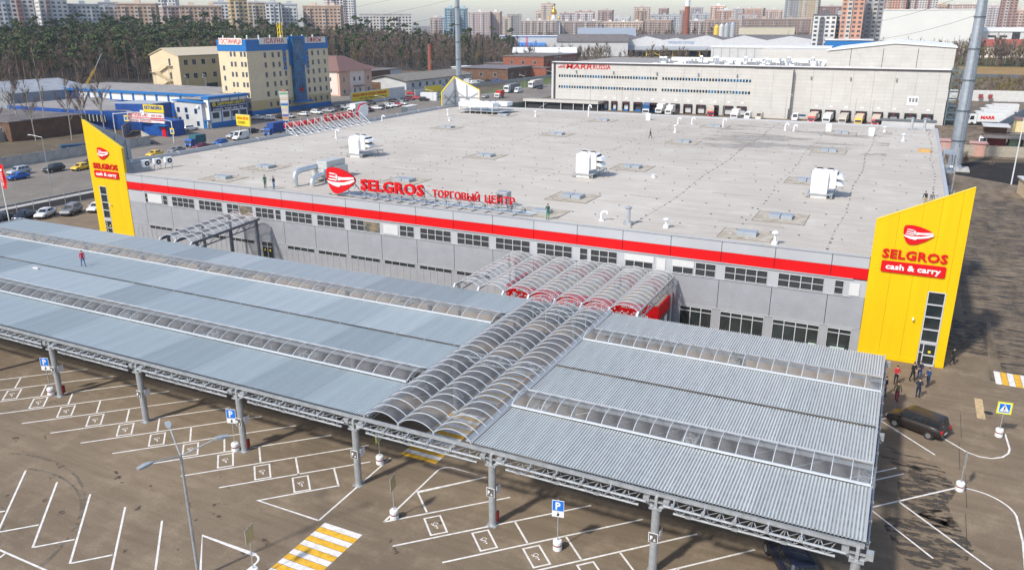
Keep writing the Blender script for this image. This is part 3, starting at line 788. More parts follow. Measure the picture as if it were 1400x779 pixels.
tower('yellow sign tower at the right front corner of the store', (13.2, 16.75), -1.15, 6.2, 6.2, (3.93, 5.42, 2.25, 7.15), True, (-0.2, 5.05, 12.15), 0, 0)
tower('yellow sign tower at the left front corner of the store', (16.9, 13.25), -107.75, -100.2, -107.75, (-106.3, -104.75, 2.45, 7.35), False, (-106.7, -101.55, 12.25), 0, 0)
aw = MB(M_steel_w); 
# back-left tower: white lining seen from inside, yellow rim
t = thing('sign_tower', 'yellow-rimmed white sign tower at the far left corner of the roof', 'tower', (-107.9, YB, 0))
def corner(pts3, m, n, par_=t):
    mb = MB(m)
    for (poly, axis, a, b) in pts3: mb.prism(poly, axis, a, b)
    o = mb.build(n, par_); o.location = (107.9, -YB, 0); return o
corner([([(179.2, 0.5), (185.6, 0.5), (185.6, 17.0), (179.2, 13.5)], 'x', -108.2, -108.05)], M_yel, 'side_panel')
corner([([(-108.2, 0.5), (-100.6, 0.5), (-100.6, 13.8), (-108.2, 17.0)], 'y', 185.75, 185.95)], M_yel, 'back_panel')
corner([([(179.3, RZ), (185.6, RZ), (185.6, 16.9), (179.3, 13.4)], 'x', -108.04, -107.98), ([(-107.9, RZ), (-100.7, RZ), (-100.7, 13.7), (-107.9, 16.85)], 'y', 185.68, 185.74)], M_white, 'lining')
mb = MB(M_yeld); mb.bar((-108.1, 179.2, 13.55), (-108.1, 185.7, 17.05), 0.3, 0.14); mb.bar((-108.1, 185.8, 17.05), (-100.6, 185.8, 13.85), 0.3, 0.14); mb.bar((-108.1, 179.15, 9.5), (-108.1, 179.15, 13.6), 0.3, 0.2)
o = mb.build('top_trim', t); o.location = (107.9, -YB, 0)
mb = MB(M_steel)
for a, b in (((-107.7, 185.4, 9.6), (-107.7, 185.4, 16.6)), ((-107.7, 179.6, 9.8), (-107.7, 185.2, 13.6)), ((-107.7, 179.4, 13), (-107.7, 185.2, 10)), ((-107.5, 185.45, 13.4), (-100.9, 185.45, 9.8)), ((-107.5, 185.45, 9.9), (-101, 185.45, 13.2)), ((-107.8, 185.4, 12), (-100.8, 185.4, 12)), ((-107.7, 179.4, 11.8), (-107.7, 185.4, 11.8)), ((-104.3, 185.4, 9.6), (-104.3, 185.4, 15.2))):
    mb.bar(a, b, 0.16)
o = mb.build('brace', t); o.location = (107.9, -YB, 0)

# ------------------------------------------------------------------ rooftop signs
sg = thing('rooftop_sign', 'red shield logo sign with crossed fork and knife on the roof edge', 'sign', (-62.2, 78.5, RZ))
shield(sg, (0, 0), 2.0, 4.35, 3.25, depth=0.35)
mb = MB(M_steel)
for dx in (-1, 1): mb.bar((dx, 0.1, 0.7), (dx, 0.1, 0.0), 0.1); mb.bar((dx, 0.15, 2.6), (dx, 2.6, 0.05), 0.09); mb.bar((dx, 0, 0.05), (dx, 2.8, 0.05), 0.1)
mb.bar((-1.6, 0.2, 1.5), (1.6, 0.2, 1.5), 0.1); mb.bar((-2.6, 0.1, 0.25), (2.6, 0.1, 0.25), 0.12); mb.build('support_frame', sg)
sg = thing('rooftop_sign', 'red letters SELGROS standing on a frame at the roof edge', 'sign', (-59.3, 78.5, RZ))
letters('SELGROS', sg, M_redl, (0.0, 0, 1.15), 9.0, 1.25, depth=0.3, bold=0.03, gap=0.1)
mb = MB(M_steel)
for k in range(6):
    x = 0.3+k*1.75; mb.bar((x, 0.2, 0.1), (x, 0.2, 2.1), 0.1); mb.bar((x, 0.2, 1.8), (x, 3.0, 0.1), 0.08); mb.bar((x, -0.9, 0.08), (x, 3.2, 0.08), 0.1); mb.bar((x, -0.8, 0.1), (x+0.2, 0.1, 0.9), 0.08)
for z, y in ((0.25, 0.15), (1.0, 0.2), (1.75, 0.25), (0.1, -0.85), (0.1, 3.0)): mb.bar((-0.5, y, z), (9.6, y, z), 0.1)
mb.build('support_frame', sg)
sg = thing('rooftop_sign', 'smaller red letters ТОРГОВЫЙ ЦЕНТР standing on a frame at the roof edge', 'sign', (-49.0, 78.5, RZ))
letters('ТОРГОВЫЙ', sg, M_redl, (0, 0, 1.2), 6.3, 0.78, depth=0.2, bold=0.015, gap=0.1)
letters('ЦЕНТР', sg, M_redl, (7.0, 0, 1.2), 3.75, 0.78, depth=0.2, bold=0.015, gap=0.1)
mb = MB(M_steel)
for k in range(7):
    x = 0.2+k*1.75; mb.bar((x, 0.15, 0.1), (x, 0.15, 1.8), 0.09); mb.bar((x, 0.15, 1.6), (x, 3.0, 0.1), 0.07); mb.bar((x, -0.9, 0.08), (x, 3.2, 0.08), 0.1)
for z, y in ((0.25, 0.15), (1.1, 0.2), (0.1, -0.85), (0.1, 3.0)): mb.bar((-0.7, y, z), (12.8, y, z), 0.1)
mb.build('support_frame', sg)
MB(mat('pale roofing board', (0.5, 0.55, 0.58), 0.7, var=0.15)).box(-64, -36.5, 79.3, 80.9, RZ+0.005, RZ+0.06).build('walkway_board', store)

sg = thing('rooftop_sign', 'red lettered sign seen from behind on white struts at the left roof edge', 'sign', (-108.3, 132, RZ))
for k, (s, y0, w) in enumerate((('SELGROS', -14, 10.5), ('CASH', -2.2, 10.0))): pass
letters('РТНЕЦ ЙЫВОГРОТ', sg, M_redl, (-0.35, -11.5, 1.3), 10.5, 0.85, rot=(PI/2, 0, PI/2), depth=0.2, bold=0.015, gap=0.1)
letters('SELGROS', sg, M_redl, (-0.35, 0.6, 1.3), 10.0, 1.3, rot=(PI/2, 0, PI/2), depth=0.25, bold=0.03, gap=0.1)
mb = MB(M_steel_w)
for k in range(12):
    y = -11.5+k*2.15; mb.bar((0, y, 0.5), (0, y, 2.6), 0.08); mb.bar((0, y, 2.4), (3.6, y-0.8, 0.1), 0.09); mb.bar((0, y, 1.2), (2.6, y-0.5, 0.1), 0.08); mb.bar((0, y, 0.6), (4.0, y-0.9, 0.1), 0.08)
for z, x in ((0.7, 0), (1.3, 0.05), (2.4, 0.05), (0.1, 3.6), (0.1, 2.2)): mb.bar((x, -12, z), (x, 16, z), 0.08)
mb.build('support_frame', sg)
mb = MB(M_steel_w); mb.prism([(12.2, 0.6), (13.9, 0.2), (15.4, 1.6), (15.6, 3.3), (14.6, 3.9), (12.9, 3.6), (11.8, 2.4)], 'x', -0.05, 0.05); mb.build('logo_back', sg)
mb = MB(M_redl); mb.prism([(12.0, 0.5), (13.9, 0.05), (15.6, 1.5), (15.8, 3.4), (14.7, 4.1), (12.8, 3.8), (11.6, 2.4)], 'x', -0.3, -0.06); mb.build('logo', sg)

# ------------------------------------------------------------------ roof equipment
def hatch(x, y, lab, w=5.7, d=5.7, box=True, dbl=True):
    s = thing('roof_hatch', lab, 'roof hatch', (x, y, RZ), 0, 'hatches and smoke vents on the store roof')
    mb = MB(M_mat); mb.box(-w/2, w/2, -d/2, d/2, 0.0, 0.03); mb.build('gravel_mat', s)
    mb = MB(mat('dark rim tape', (0.22, 0.19, 0.15), 0.8)); e = 0.06
    mb.box(-w/2-e, w/2+e, -d/2-e, -d/2, 0, 0.05); mb.box(w/2, w/2+e, -d/2, d/2, 0, 0.05); mb.box(-w/2-e, -w/2, -d/2, d/2, 0, 0.05)
    mb.build('rim', s)
    mb = MB(mat('grey hatch lid', (0.36, 0.39, 0.42), 0.45, 0.2, var=0.08))
    if dbl: mb.bbox(-1.25, -0.04, -0.9, 0.9, 0.03, 0.42); mb.bbox(0.04, 1.25, -0.9, 0.9, 0.03, 0.42)
    else: mb.bbox(-1.0, 1.0, -0.7, 0.7, 0.03, 0.42)
    mb.build('lid', s)
    return s
names_x = {-86: 'leftmost', -61: 'second from left', -36: 'third from left', -11: 'rightmost'}
names_y = {81.2: 'front row of the roof', 90.6: 'second row of the roof', 114.6: 'third row of the roof', 144.5: 'fourth row of the roof', 170.5: 'back row of the roof'}
for x in (-86, -61, -36, -11):
    for y in (81.2, 90.6, 114.6, 144.5, 170.5):
        if (x == -61 and y == 81.2): continue
        xx = x+(0.9 if y == 81.2 and x == -86 else 0)-(2.0 if (x == -11 and y == 81.2) else 0)
        sm = y in (81.2,)
        hatch(xx, y, f'grey roof hatch, {names_x[x]} in the {names_y[y]}', 5.4 if not sm else 5.2, 5.5 if not sm else 4.3, dbl=not sm)
M_unit = mat('white unit casing', (0.82, 0.82, 0.81), 0.4, var=0.03)
def rtu(x, y, lab, rot=0):
    u = thing('rooftop_unit', lab, 'air handling unit', (x, y, RZ), rot, 'large white air handling units on the roof')
    mb = MB(M_unit); mb.prism([(-1.5, 0.75), (-1.5, 2.9), (-0.9, 3.35), (0.35, 3.4), (0.35, 0.75)], 'x', -1.25, 0.85) if False else None
    mb = MB(M_unit); mb.bbox(-1.3, 0.75, -1.1, 1.3, 1.25, 3.3, 0.08); mb.bbox(-1.25, 0.7, -1.35, -1.1, 0.62, 2.95, 0.06); mb.bbox(0.77, 1.6, -0.9, 1.3, 1.3, 3.25, 0.08); mb.build('casing', u)
    mb = MB(M_unit)
    for z in (1.55, 2.35): mb.prism([(1.61, z+0.6), (2.15, z+0.45), (2.4, z+0.15), (2.25, z+0.1), (1.61, z+0.1)], 'y', -0.7, 1.2)
    mb.build('intake_hood', u)
    mb = MB(M_dark); mb.box(1.6, 1.66, -0.6, 1.1, 1.45, 3.15); mb.box(1.61, 2.2, -0.65, 1.15, 2.44, 2.455); mb.build('intake', u)
    mb = MB(M_unit); mb.tube((-0.55, 0.2, 3.3), (-0.55, 0.2, 3.5), 0.42, n=16); mb.tube((0.7, 0.2, 3.25), (0.7, 0.2, 3.5), 0.42, n=16); mb.build('fan_ring', u)
    mb = MB(M_black); mb.tube((-0.55, 0.2, 3.5), (-0.55, 0.2, 3.56), 0.4, n=16); mb.tube((0.7, 0.2, 3.5), (0.7, 0.2, 3.56), 0.4, n=16); mb.build('fan_grille', u)
    mb = MB(M_steel); mb.box(-1.5, 1.4, -1.5, 1.6, 0.5, 0.6); mb.bar((-1.5, -1.45, 0.55), (-1.5, 1.6, 0.55), 0.14); mb.bar((1.3, -1.45, 0.55), (1.3, 4.6, 0.55), 0.14); mb.bar((0.2, 1.6, 0.55), (0.2, 4.6, 0.55), 0.14); mb.bar((0.2, 4.6, 0.55), (1.3, 4.6, 0.55), 0.12)
    for px_ in (-1.6, 1.3):
        for py_ in (-1.4, 1.4): mb.bar((px_, py_, 0.55), (px_+(-0.15 if px_ < 0 else 0.0), py_, 0.0), 0.1); mb.bar((px_, py_, 0.1), (px_*0.75, py_, 0.5), 0.06)
    for py_ in (3.2, 4.5): mb.bar((1.3, py_, 0.5), (1.3, py_, 0), 0.07); mb.bar((0.2, py_, 0.5), (0.2, py_, 0), 0.07)
    mb.bar((-1.6, -1.45, 0.02), (-1.6, 1.5, 0.02), 0.12, 0.05); mb.bar((1.3, -1.45, 0.02), (1.3, 1.5, 0.02), 0.12, 0.05)
    mb.build('support_frame', u)
    mb = MB(M_unit); mb.box(-1.2, 0.7, -1.2, -0.2, 0.02, 0.48); mb.build('kerb_box', u)
    return u
rtu(-79.6, 105.6, 'white air handling unit on the roof, leftmost of the three'); rtu(-39.6, 104.9, 'white air handling unit on the roof, middle of the three'); rtu(-8.2, 104.6, 'white air handling unit on the roof, rightmost of the three')
M_duct = mat('bright galvanised duct', (0.6, 0.63, 0.65), 0.3, 0.6, var=0.1, scale=1.5)
d = thing('duct_unit', 'silver bent ducts joined to a pale plant box behind the shield sign', 'duct', (-72, 81, RZ))
mb = MB(M_duct)
def elbow(mb, pts, r): mb.pipe(pts, r, 14)
elbow(mb, [(0, 0, 0), (0, 0, 1.3), (0.05, 0.35, 1.85), (0.1, 1.1, 2.0), (0.2, 4.2, 2.05)], 0.36); mb.build('duct', d, smooth=True)
mb = MB(M_duct); elbow(mb, [(2.0, 1.0, 0), (2.0, 1.0, 0.55), (1.95, 1.35, 0.95), (1.8, 2.2, 1.1), (1.4, 4.2, 1.15)], 0.34); mb.build('duct', d, smooth=True)
mb = MB(mat('pale plant casing', (0.5, 0.51, 0.49), 0.45, 0.2, var=0.08)); mb.bbox(-0.5, 1.7, 3.9, 9.2, 0.7, 1.75, 0.05); mb.bbox(-0.6, 1.2, 5.2, 9.3, 1.76, 2.6, 0.05); mb.build('casing', d)
mb = MB(M_steel)
for x in (-0.4, 1.6):
    for y in (4.0, 6.5, 9.1): mb.bar((x, y, 0), (x, y, 0.7), 0.1)
mb.box(-0.6, 1.8, 3.8, 9.3, 0.6, 0.69); mb.build('support_frame', d)
def cowl(x, y, lab, h=1.2, kind=0):
    c = thing('roof_vent', lab, 'vent', (x, y, RZ), rng.uniform(-0.3, 0.3), 'small vents on the store roof')
    m = MB(M_white if kind != 1 else M_steel)
    if kind == 0: m.lathe([(0.3, 0), (0.3, 0.3), (0.14, 0.34), (0.14, h*0.75)], 12); m.build('pipe', c); MB(M_steel_w).lathe([(0.2, h*0.72), (0.36, h*0.78), (0.36, h*0.88), (0.1, h)], 12).build('cap', c)
    elif kind == 1: m.box(-0.45, 0.45, -0.45, 0.45, 0, 0.3); m.build('base', c); MB(M_duct).lathe([(0.26, 0.3), (0.26, h*0.8), (0.24, h*0.85)], 12).build('pipe', c, smooth=False); MB(M_steel).lathe([(0.36, h*0.88), (0.42, h*0.93), (0.2, h)], 12).build('cap', c)
    elif kind == 2: m.pipe([(0, 0, 0), (0, 0, h*0.7), (0.1, 0, h*0.92), (0.35, 0, h), (0.6, 0, h*0.92), (0.68, 0, h*0.75)], 0.15, 10, 3); m.build('gooseneck', c, smooth=True); MB(M_steel_w).box(-0.25, 0.25, -0.25, 0.25, 0, 0.12).build('base', c)
    elif kind == 3: m.box(-0.5, 0.5, -0.35, 0.35, 0, 0.5); m.build('base', c); MB(M_unit).bbox(-0.55, 0.55, -0.4, 0.4, 0.55, 1.5, 0.1).build('hood', c)
    return c
vents = [(-28.6, 80.6, 'white bent cowl near the roof edge, right of the green worker', 1.0, 2), (-25.4, 80.1, 'round silver chimney with cap near the roof edge, above the entrance', 2.0, 1), (-21.3, 80.5, 'thin grey pipe near the roof edge', 1.1, 0),
         (-9.9, 78.6, 'mushroom vent on the roof edge left of the right tower', 1.4, 0), (-97, 121.5, 'curved white vent near the left roof edge sign', 1.6, 2), (-78.1, 171.6, 'dark capped vent at the back left of the roof', 1.4, 0), (-67.2, 177.7, 'tall white gooseneck at the back of the roof', 2.6, 2),
         (-52.2, 176.3, 'dark and white vents at the back of the roof', 1.8, 3), (-41, 157.3, 'small capped vent beyond the walking man', 1.6, 0), (-30.8, 108.1, 'small pipe stub right of the middle unit', 0.5, 0),
         (-44.3, 172, 'white gooseneck at the back of the roof, leftmost of three', 1.3, 2), (-41.5, 173.0, 'white gooseneck at the back of the roof, middle of three', 1.3, 2), (-34.4, 171.1, 'white gooseneck at the back of the roof, rightmost of three', 1.7, 2),
         (-13.7, 172.6, 'white hooded vent at the back right of the roof', 1.6, 3), (-5.6, 169.4, 'white hooded vent nearest the back right corner', 1.8, 3), (0.1, 163.5, 'slim white vent near the right roof edge', 1.5, 0),
         (1.3, 182, 'tall beige pipe at the back right corner, left of a pair', 2.6, 1), (3.6, 181.5, 'tall beige pipe at the back right corner, right of a pair', 2.6, 1), (-21.7, 170, 'twin goosenecks far right of the roof back, left one', 1.4, 2), (-20.0, 170, 'twin goosenecks far right of the roof back, right one', 1.2, 2),
         (-3.5, 176, 'thin white vent close to the rear parapet', 1.2, 0), (-105, 148, 'white bent pipe beside the left parapet', 1.3, 2), (-92, 155.5, 'stubby vent in front of the far chiller', 0.8, 0), (-98, 165, 'short capped pipe left of the far chiller', 1.5, 0)]
for v in vents: cowl(*v)
# far chiller on legs
c = thing('rooftop_chiller', 'long white fan chiller on legs at the far left corner of the roof', 'chiller', (-93.5, 173.5, RZ), 0.0)
mb = MB(M_unit); mb.bbox(-5.2, 4.2, -2.2, 1.2, 1.7, 2.6, 0.05); mb.bbox(2.2, 6.2, 1.6, 4.6, 1.7, 2.6, 0.05); mb.build('casing', c)
mb = MB(M_unit)
for i in range(5): mb.tube((-4.3+i*1.85, -1.2, 2.6), (-4.3+i*1.85, -1.2, 2.85), 0.6, n=12); mb.tube((-4.3+i*1.85, 0.4, 2.6), (-4.3+i*1.85, 0.4, 2.85), 0.6, n=12)
mb.build('fan_ring', c)
mb = MB(M_steel_w)
for i in range(4):
    for y in (-2.1, 1.1): mb.bar((-5+i*3, y, 0), (-5+i*3, y, 1.7), 0.12)
mb.build('leg', c); mb = MB(M_steel); mb.box(-5.5, 6.6, -2.5, 4.8, 0.62, 0.7)
for i in range(8): mb.bar((-5.2+i*1.6, -2.4, 0), (-5.2+i*1.6, -2.4, 0.6), 0.08)
mb.build('platform', c)
# condensers near the left tower
for i in range(3):
    a = thing('condenser_unit', f"white fan condenser beside the left tower, {('leftmost','middle','rightmost')[i]} of three", 'condenser', (-100.0+i*0.35+0.0, 80.7+i*1.75, RZ), R(90-15), 'three condensers beside the left tower')
    MB(M_unit).bbox(-0.55, 0.55, -0.3, 0.3, 0.6, 1.6, 0.04).build('casing', a)
    mb = MB(M_black); mb.tube((0.1, -0.3, 1.1), (0.1, -0.33, 1.1), 0.36, n=16); mb.build('fan_grille', a); mb = MB(M_steel_w); mb.tube((0.1, -0.33, 1.1), (0.1, -0.35, 1.1), 0.12, n=10); mb.build('fan_hub', a)
    mb = MB(M_steel)
    for x in (-0.5, 0.5): mb.bar((x, 0, 0), (x, 0, 0.6), 0.07); mb.bar((x, -0.3, 0.58), (x, 0.3, 0.58), 0.06)
    mb.build('leg', a)
a = thing('condenser_unit', 'dark grilled grey condenser behind the small red roof letters', 'condenser', (-41.3, 81.8, RZ), 0)
MB(M_steel).bbox(-0.75, 0.75, -0.6, 0.6, 0.1, 1.9, 0.05).build('casing', a); MB(M_dark).box(-0.55, 0.2, -0.63, -0.602, 0.4, 1.6).build('grille', a)
# scattered clutter: drain dots and membrane buttons
mb = MB(mat('rubber roof button', (0.05, 0.045, 0.04), 0.8, var=0.3))
def dot(x, y, r=0.11):
    n = 6; vs = [(x+r*math.cos(2*PI*i/n), y+r*math.sin(2*PI*i/n), RZ+0.05) for i in range(n)]+[(x+r*math.cos(2*PI*i/n), y+r*math.sin(2*PI*i/n), RZ-0.01) for i in range(n)]
    mb.add(vs, [tuple(range(n))]+[(i, n+i, n+(i+1) % n, (i+1) % n) for i in range(n)])
rows = [77.6+5.6*k for k in range(1, 19)]
for y in rows:
    x = -106.0+rng.uniform(0, 2)
    while x < 5.2:
        if rng.random() < 0.82: dot(x, y+rng.uniform(-0.25, 0.25), rng.uniform(0.08, 0.13))
        x += rng.uniform(2.2, 4.2)
for xl in (-4.9, -14.2, -24.6, -44.6, -64.5, -84.6, 4.6):
    y = 79.0
    while y < 184:
        dot(xl+0.22*math.sin(y*0.21)+rng.uniform(-0.12, 0.12), y, rng.uniform(0.08, 0.14)); y += rng.uniform(1.5, 3.6)
mb.build('roof_buttons', store, kind='stuff', fixn=False)
mb = MB(mat('thin roof cable', (0.3, 0.28, 0.26), 0.8))
for xl in (-4.9, -24.6):
    pts = [(xl+0.22*math.sin(y*0.21), y, RZ+0.012) for y in range(79, 184, 3)]; mb.path(pts, 0.01, 4)
for (xa, ya, L) in ((-70, 98, 9), (-30, 95, 4), (-21, 101, 5), (-17, 86, 7), (-3, 88, 5), (2, 99, 3.5), (-1.5, 83, 5), (-52, 108, 6), (-30, 126, 5), (-60, 134, 8)): mb.bar((xa, ya, RZ+0.03), (xa+L, ya-0.2*rng.random(), RZ+0.03), 0.09, 0.05)
mb.build('roof_cable', store)
mb = MB(mat('dusty orange rag', (0.5, 0.3, 0.1), 0.9)); mb.bbox(2.6, 4.6, 150.4, 152, RZ, RZ+0.45, 0.15); mb.build('sand_bags', None, label='orange sacks lying near the right edge of the roof', cat='sacks')
q = MB(stain_mat('sooty roof smudge', (0.36, 0.335, 0.3), 0.45, 0.12, (0.5, 1.5, 1), 0.9))
q.add([(-34, 140, RZ+0.004), (-2, 140, RZ+0.004), (-2, 176, RZ+0.004), (-34, 176, RZ+0.004)], [(0, 1, 2, 3)]); q.build('roof_smudge', store, fixn=False)
# roof access ladder tower at the right side
lt = thing('ladder_tower', 'galvanised stair tower against the right side wall of the store', 'stair tower', (X1, 150, 0))
mb = MB(M_steel)
for x in (0.4, 2.4):
    for y in (0, 6.0): mb.bar((x, y, 0), (x, y, RZ+1.2), 0.14)
mb.build('post', lt); mb = MB(M_steel)
for z in (3.2, 6.4, 9.5): mb.box(0.4, 2.4, 0, 6.0, z-0.05, z)
mb.build('landing', lt); mb = MB(M_steel)
for k in range(3):
    a, b = ((0.2, 5.8) if k % 2 == 0 else (5.8, 0.2)); mb.bar((0.9, a, k*3.2), (0.9, b, (k+1)*3.2-0.2), 0.08, 0.2); mb.bar((1.9, a, k*3.2), (1.9, b, (k+1)*3.2-0.2), 0.08, 0.2)
    for z in (0.5, 1.0): mb.bar((2.4, 0, k*3.2+3.2+z), (2.4, 6, k*3.2+3.2+z), 0.05); mb.bar((0.4, 0, k*3.2+3.2+z), (2.4, 0, k*3.2+3.2+z), 0.05)
mb.build('flight', lt)
lt2 = dup(lt, loc=(X1, 104, 0), label='galvanised access frame on the store side wall just behind the right tower'); lt2.scale = (0.8, 0.8, 1)
# ================================================================== parking canopy
M_cor = [mat(n, c, 0.45, 0.15, var=0.09, scale=1.2, spec=0.5, stretch=(1, 0.08, 1)) for n, c in (('corrugated sheet pale', (0.5, 0.555, 0.555)), ('corrugated sheet mid', (0.43, 0.48, 0.482)), ('corrugated sheet light', (0.57, 0.62, 0.615)))]
M_corR = [mat(n, c, 0.45, 0.15, var=0.13, scale=1.6, stretch=(1, 0.1, 1)) for n, c in (('corrugated sheet dusty', (0.53, 0.555, 0.545)), ('corrugated sheet dusty light', (0.57, 0.59, 0.575)))]
M_poly = clear('clear polycarbonate', (0.93, 0.94, 0.94), 0.17, 0.12)
M_rail = mat('white rail', (0.6, 0.63, 0.65), 0.35, 0.2, var=0.06)
canopy = thing('parking_canopy', 'long corrugated steel canopy over the parking rows with arched rooflights', 'canopy', (-50, 51, 0))
CO = Vector((50, -51, 0))
def cb(mb, n, parent=None, **kw):
    o = mb.build(n, parent or canopy, **kw)
    if parent is None: o.location = CO
    return o
PITCH = 0.19
_cs = {}
M_valley = mat('dark sheet valley', (0.24, 0.255, 0.255), 0.7, var=0.3, scale=2.0)  # valley faces of each rib take a darker tone
def corr_mesh(w, d, m, drop=0.06):
    key = (round(w, 2), round(d, 2), m.name)
    if key in _cs: return _cs[key]
    n = int(round(w/PITCH)); p = w/n; vs = []; fs = []
    prof = []
    for i in range(n):
        prof += [(i*p, 0), (i*p+p*0.32, 0), (i*p+p*0.46, 0.062), (i*p+p*0.86, 0.062)]
    prof.append((w, 0))
    k = len(prof)
    for (x, z) in prof: vs.append((x, 0, z))
    for (x, z) in prof: vs.append((x, d, z-drop))
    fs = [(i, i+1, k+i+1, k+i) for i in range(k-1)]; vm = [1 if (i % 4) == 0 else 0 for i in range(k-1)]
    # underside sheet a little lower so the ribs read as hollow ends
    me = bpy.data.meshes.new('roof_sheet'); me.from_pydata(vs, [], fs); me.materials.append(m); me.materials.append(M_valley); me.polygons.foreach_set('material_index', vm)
    bm = bmesh.new(); bm.from_mesh(me); bmesh.ops.recalc_face_normals(bm, faces=bm.faces)
    for f in bm.faces:
        if f.normal.z < 0 and abs(f.normal.z) > 0.3: f.normal_flip()
    bm.to_mesh(me); bm.free()
    _cs[key] = me; return me
bands = [(37.95, 43.45), (46.15, 51.12), (51.16, 56.75), (59.45, 64.2)]
bz = [5.32, 5.32, 5.36, 5.32]
cx_cols = [0.8-10.38*k for k in range(11)]
rs = random.Random(3)
Lw = 75.0/14
for bi, (a, b) in enumerate(bands):
    for k in range(14):
        x = -29.7-Lw*(k+1); v = (0, 0, 1, 0, 0, 0, 2, 1)[rs.randrange(8)]
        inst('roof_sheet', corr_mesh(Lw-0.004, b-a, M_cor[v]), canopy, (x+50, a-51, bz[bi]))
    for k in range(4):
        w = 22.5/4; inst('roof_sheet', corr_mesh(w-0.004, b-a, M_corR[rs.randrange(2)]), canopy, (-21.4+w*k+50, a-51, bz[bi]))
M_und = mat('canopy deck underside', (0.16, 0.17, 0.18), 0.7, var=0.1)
for bi, (a, b) in enumerate(bands):
    mb = MB(M_und)
    for xa, xb in ((-104.65, -29.75), (-21.35, 1.0)):
        z0, z1 = bz[bi]-0.05, bz[bi]-0.11
        mb.add([(xa, a+0.22, z0-0.02), (xb, a+0.22, z0-0.02), (xb, b-0.03, z1-0.02), (xa, b-0.03, z1-0.02), (xa, a+0.22, z0), (xb, a+0.22, z0), (xb, b-0.03, z1), (xa, b-0.03, z1)],
               [(0, 3, 2, 1), (4, 5, 6, 7), (0, 1, 5, 4), (1, 2, 6, 5), (2, 3, 7, 6), (3, 0, 4, 7)])
        cb(mb, 'deck_lining'); mb = MB(M_und)
# black gutter line between the two middle bands
mb = MB(M_black); mb.box(-104.6, -29.72, 51.125, 51.155, 5.15, 5.22); mb.box(-21.4, 1.0, 51.125, 51.155, 5.15, 5.22); cb(mb, 'gutter')
# edge beams and purlins
mb = MB(M_steel)
for y, z in ((37.86, 5.16), (43.5, 5.14), (46.08, 5.14), (56.8, 5.2), (59.38, 5.14), (64.25, 5.1)):
    for xa, xb in ((-104.7, -29.6), (-29.6, -21.45), (-21.45, 1.08)):
        if (xa, xb) == (-29.6, -21.45) and y not in (37.86, 64.25, 51.2): continue
        mb.bar((xa, y, z), (xb, y, z), 0.16, 0.22)
cb(mb, 'edge_beam')
for x in (-104.68, -29.66, -21.42, 1.06):
    for (a, b) in bands: cb(MB(M_fas).bar((x, a, 5.42), (x, b, 5.38), 0.1, 0.1), 'verge_trim')
mb = MB(mat('flat grey valley strip', (0.4, 0.44, 0.47), 0.4, 0.3, var=0.1)); mb.box(-21.9, -21.46, 38, 64.2, 5.36, 5.44); mb.box(-29.64, -29.3, 38, 64.2, 5.36, 5.44)
cb(mb, 'valley_strip')
# columns with bracket heads
def column_meshes():
    m = MB(M_steel); m.lathe([(0.24, 0.0), (0.24, 4.35)], 14); c = m.mesh('column', False)
    b = MB(M_steel); b.box(-0.36, 0.36, -0.3, 0.3, 4.3, 4.4); b.box(-0.75, -0.4, -0.2, 0.2, 4.55, 4.95); b.box(0.4, 0.75, -0.2, 0.2, 4.55, 4.95)
    b.bar((-0.1, 0, 4.3), (-0.6, 0, 4.6), 0.16); b.bar((0.1, 0, 4.3), (0.6, 0, 4.6), 0.16); b.box(-0.08, 0.08, -0.2, 0.2, 4.4, 5.05); b.bar((-0.5, -0.1, 4.75), (0.5, -0.1, 4.75), 0.1)
    b.box(-0.34, 0.34, -0.34, 0.34, 0.0, 0.03)
    return c, b.mesh('column_head')
CM, CH2 = column_meshes()
cplate = MB(mat('column number plate', (0.1, 0.09, 0.085), 0.6)); cplate.box(-0.24, 0.24, -0.3, -0.27, 2.2, 2.75)
crim = MB(M_white); crim.box(-0.28, 0.28, -0.275, -0.262, 2.16, 2.79)
CP, CR = cplate.mesh('column_plate'), crim.mesh('plate_rim')
ext = MB(mat('red extinguisher box', (0.2, 0.01, 0.012), 0.5)); ext.bbox(0.2, 0.32, 0.02, 0.3, 0.25, 0.95, 0.02); EX = ext.mesh('extinguisher_box')
backp = MB(M_steel_w); backp.box(0.28, 0.31, 0.0, 0.5, 2.25, 2.8); BP = backp.mesh('cross_plate')
for r_, y in enumerate((37.82, 51.15, 64.0)):
    for k, x in enumerate(cx_cols):
        if -29 < x < -22 and r_ == 9: continue
        c = inst('column', CM, canopy, (x+50, y-51, 0)); inst('column_head', CH2, c)
        if r_ == 0 and x > -66:
            p = inst('column_plate', CP, c); inst('plate_rim', CR, c); inst('cross_plate', BP, c)
            letters('P', c, M_white, (-0.17, -0.31, 2.34), 0.15, 0.26, depth=0.012, bold=0.04, single=True, name='plate_letter')
            letters('6' if k in (1, 2) else '4', c, M_white, (0.03, -0.31, 2.28), 0.13, 0.17, depth=0.012, bold=0.02, single=True, name='plate_letter')
            if k in (2, 4, 6): inst('extinguisher_box', EX, c)
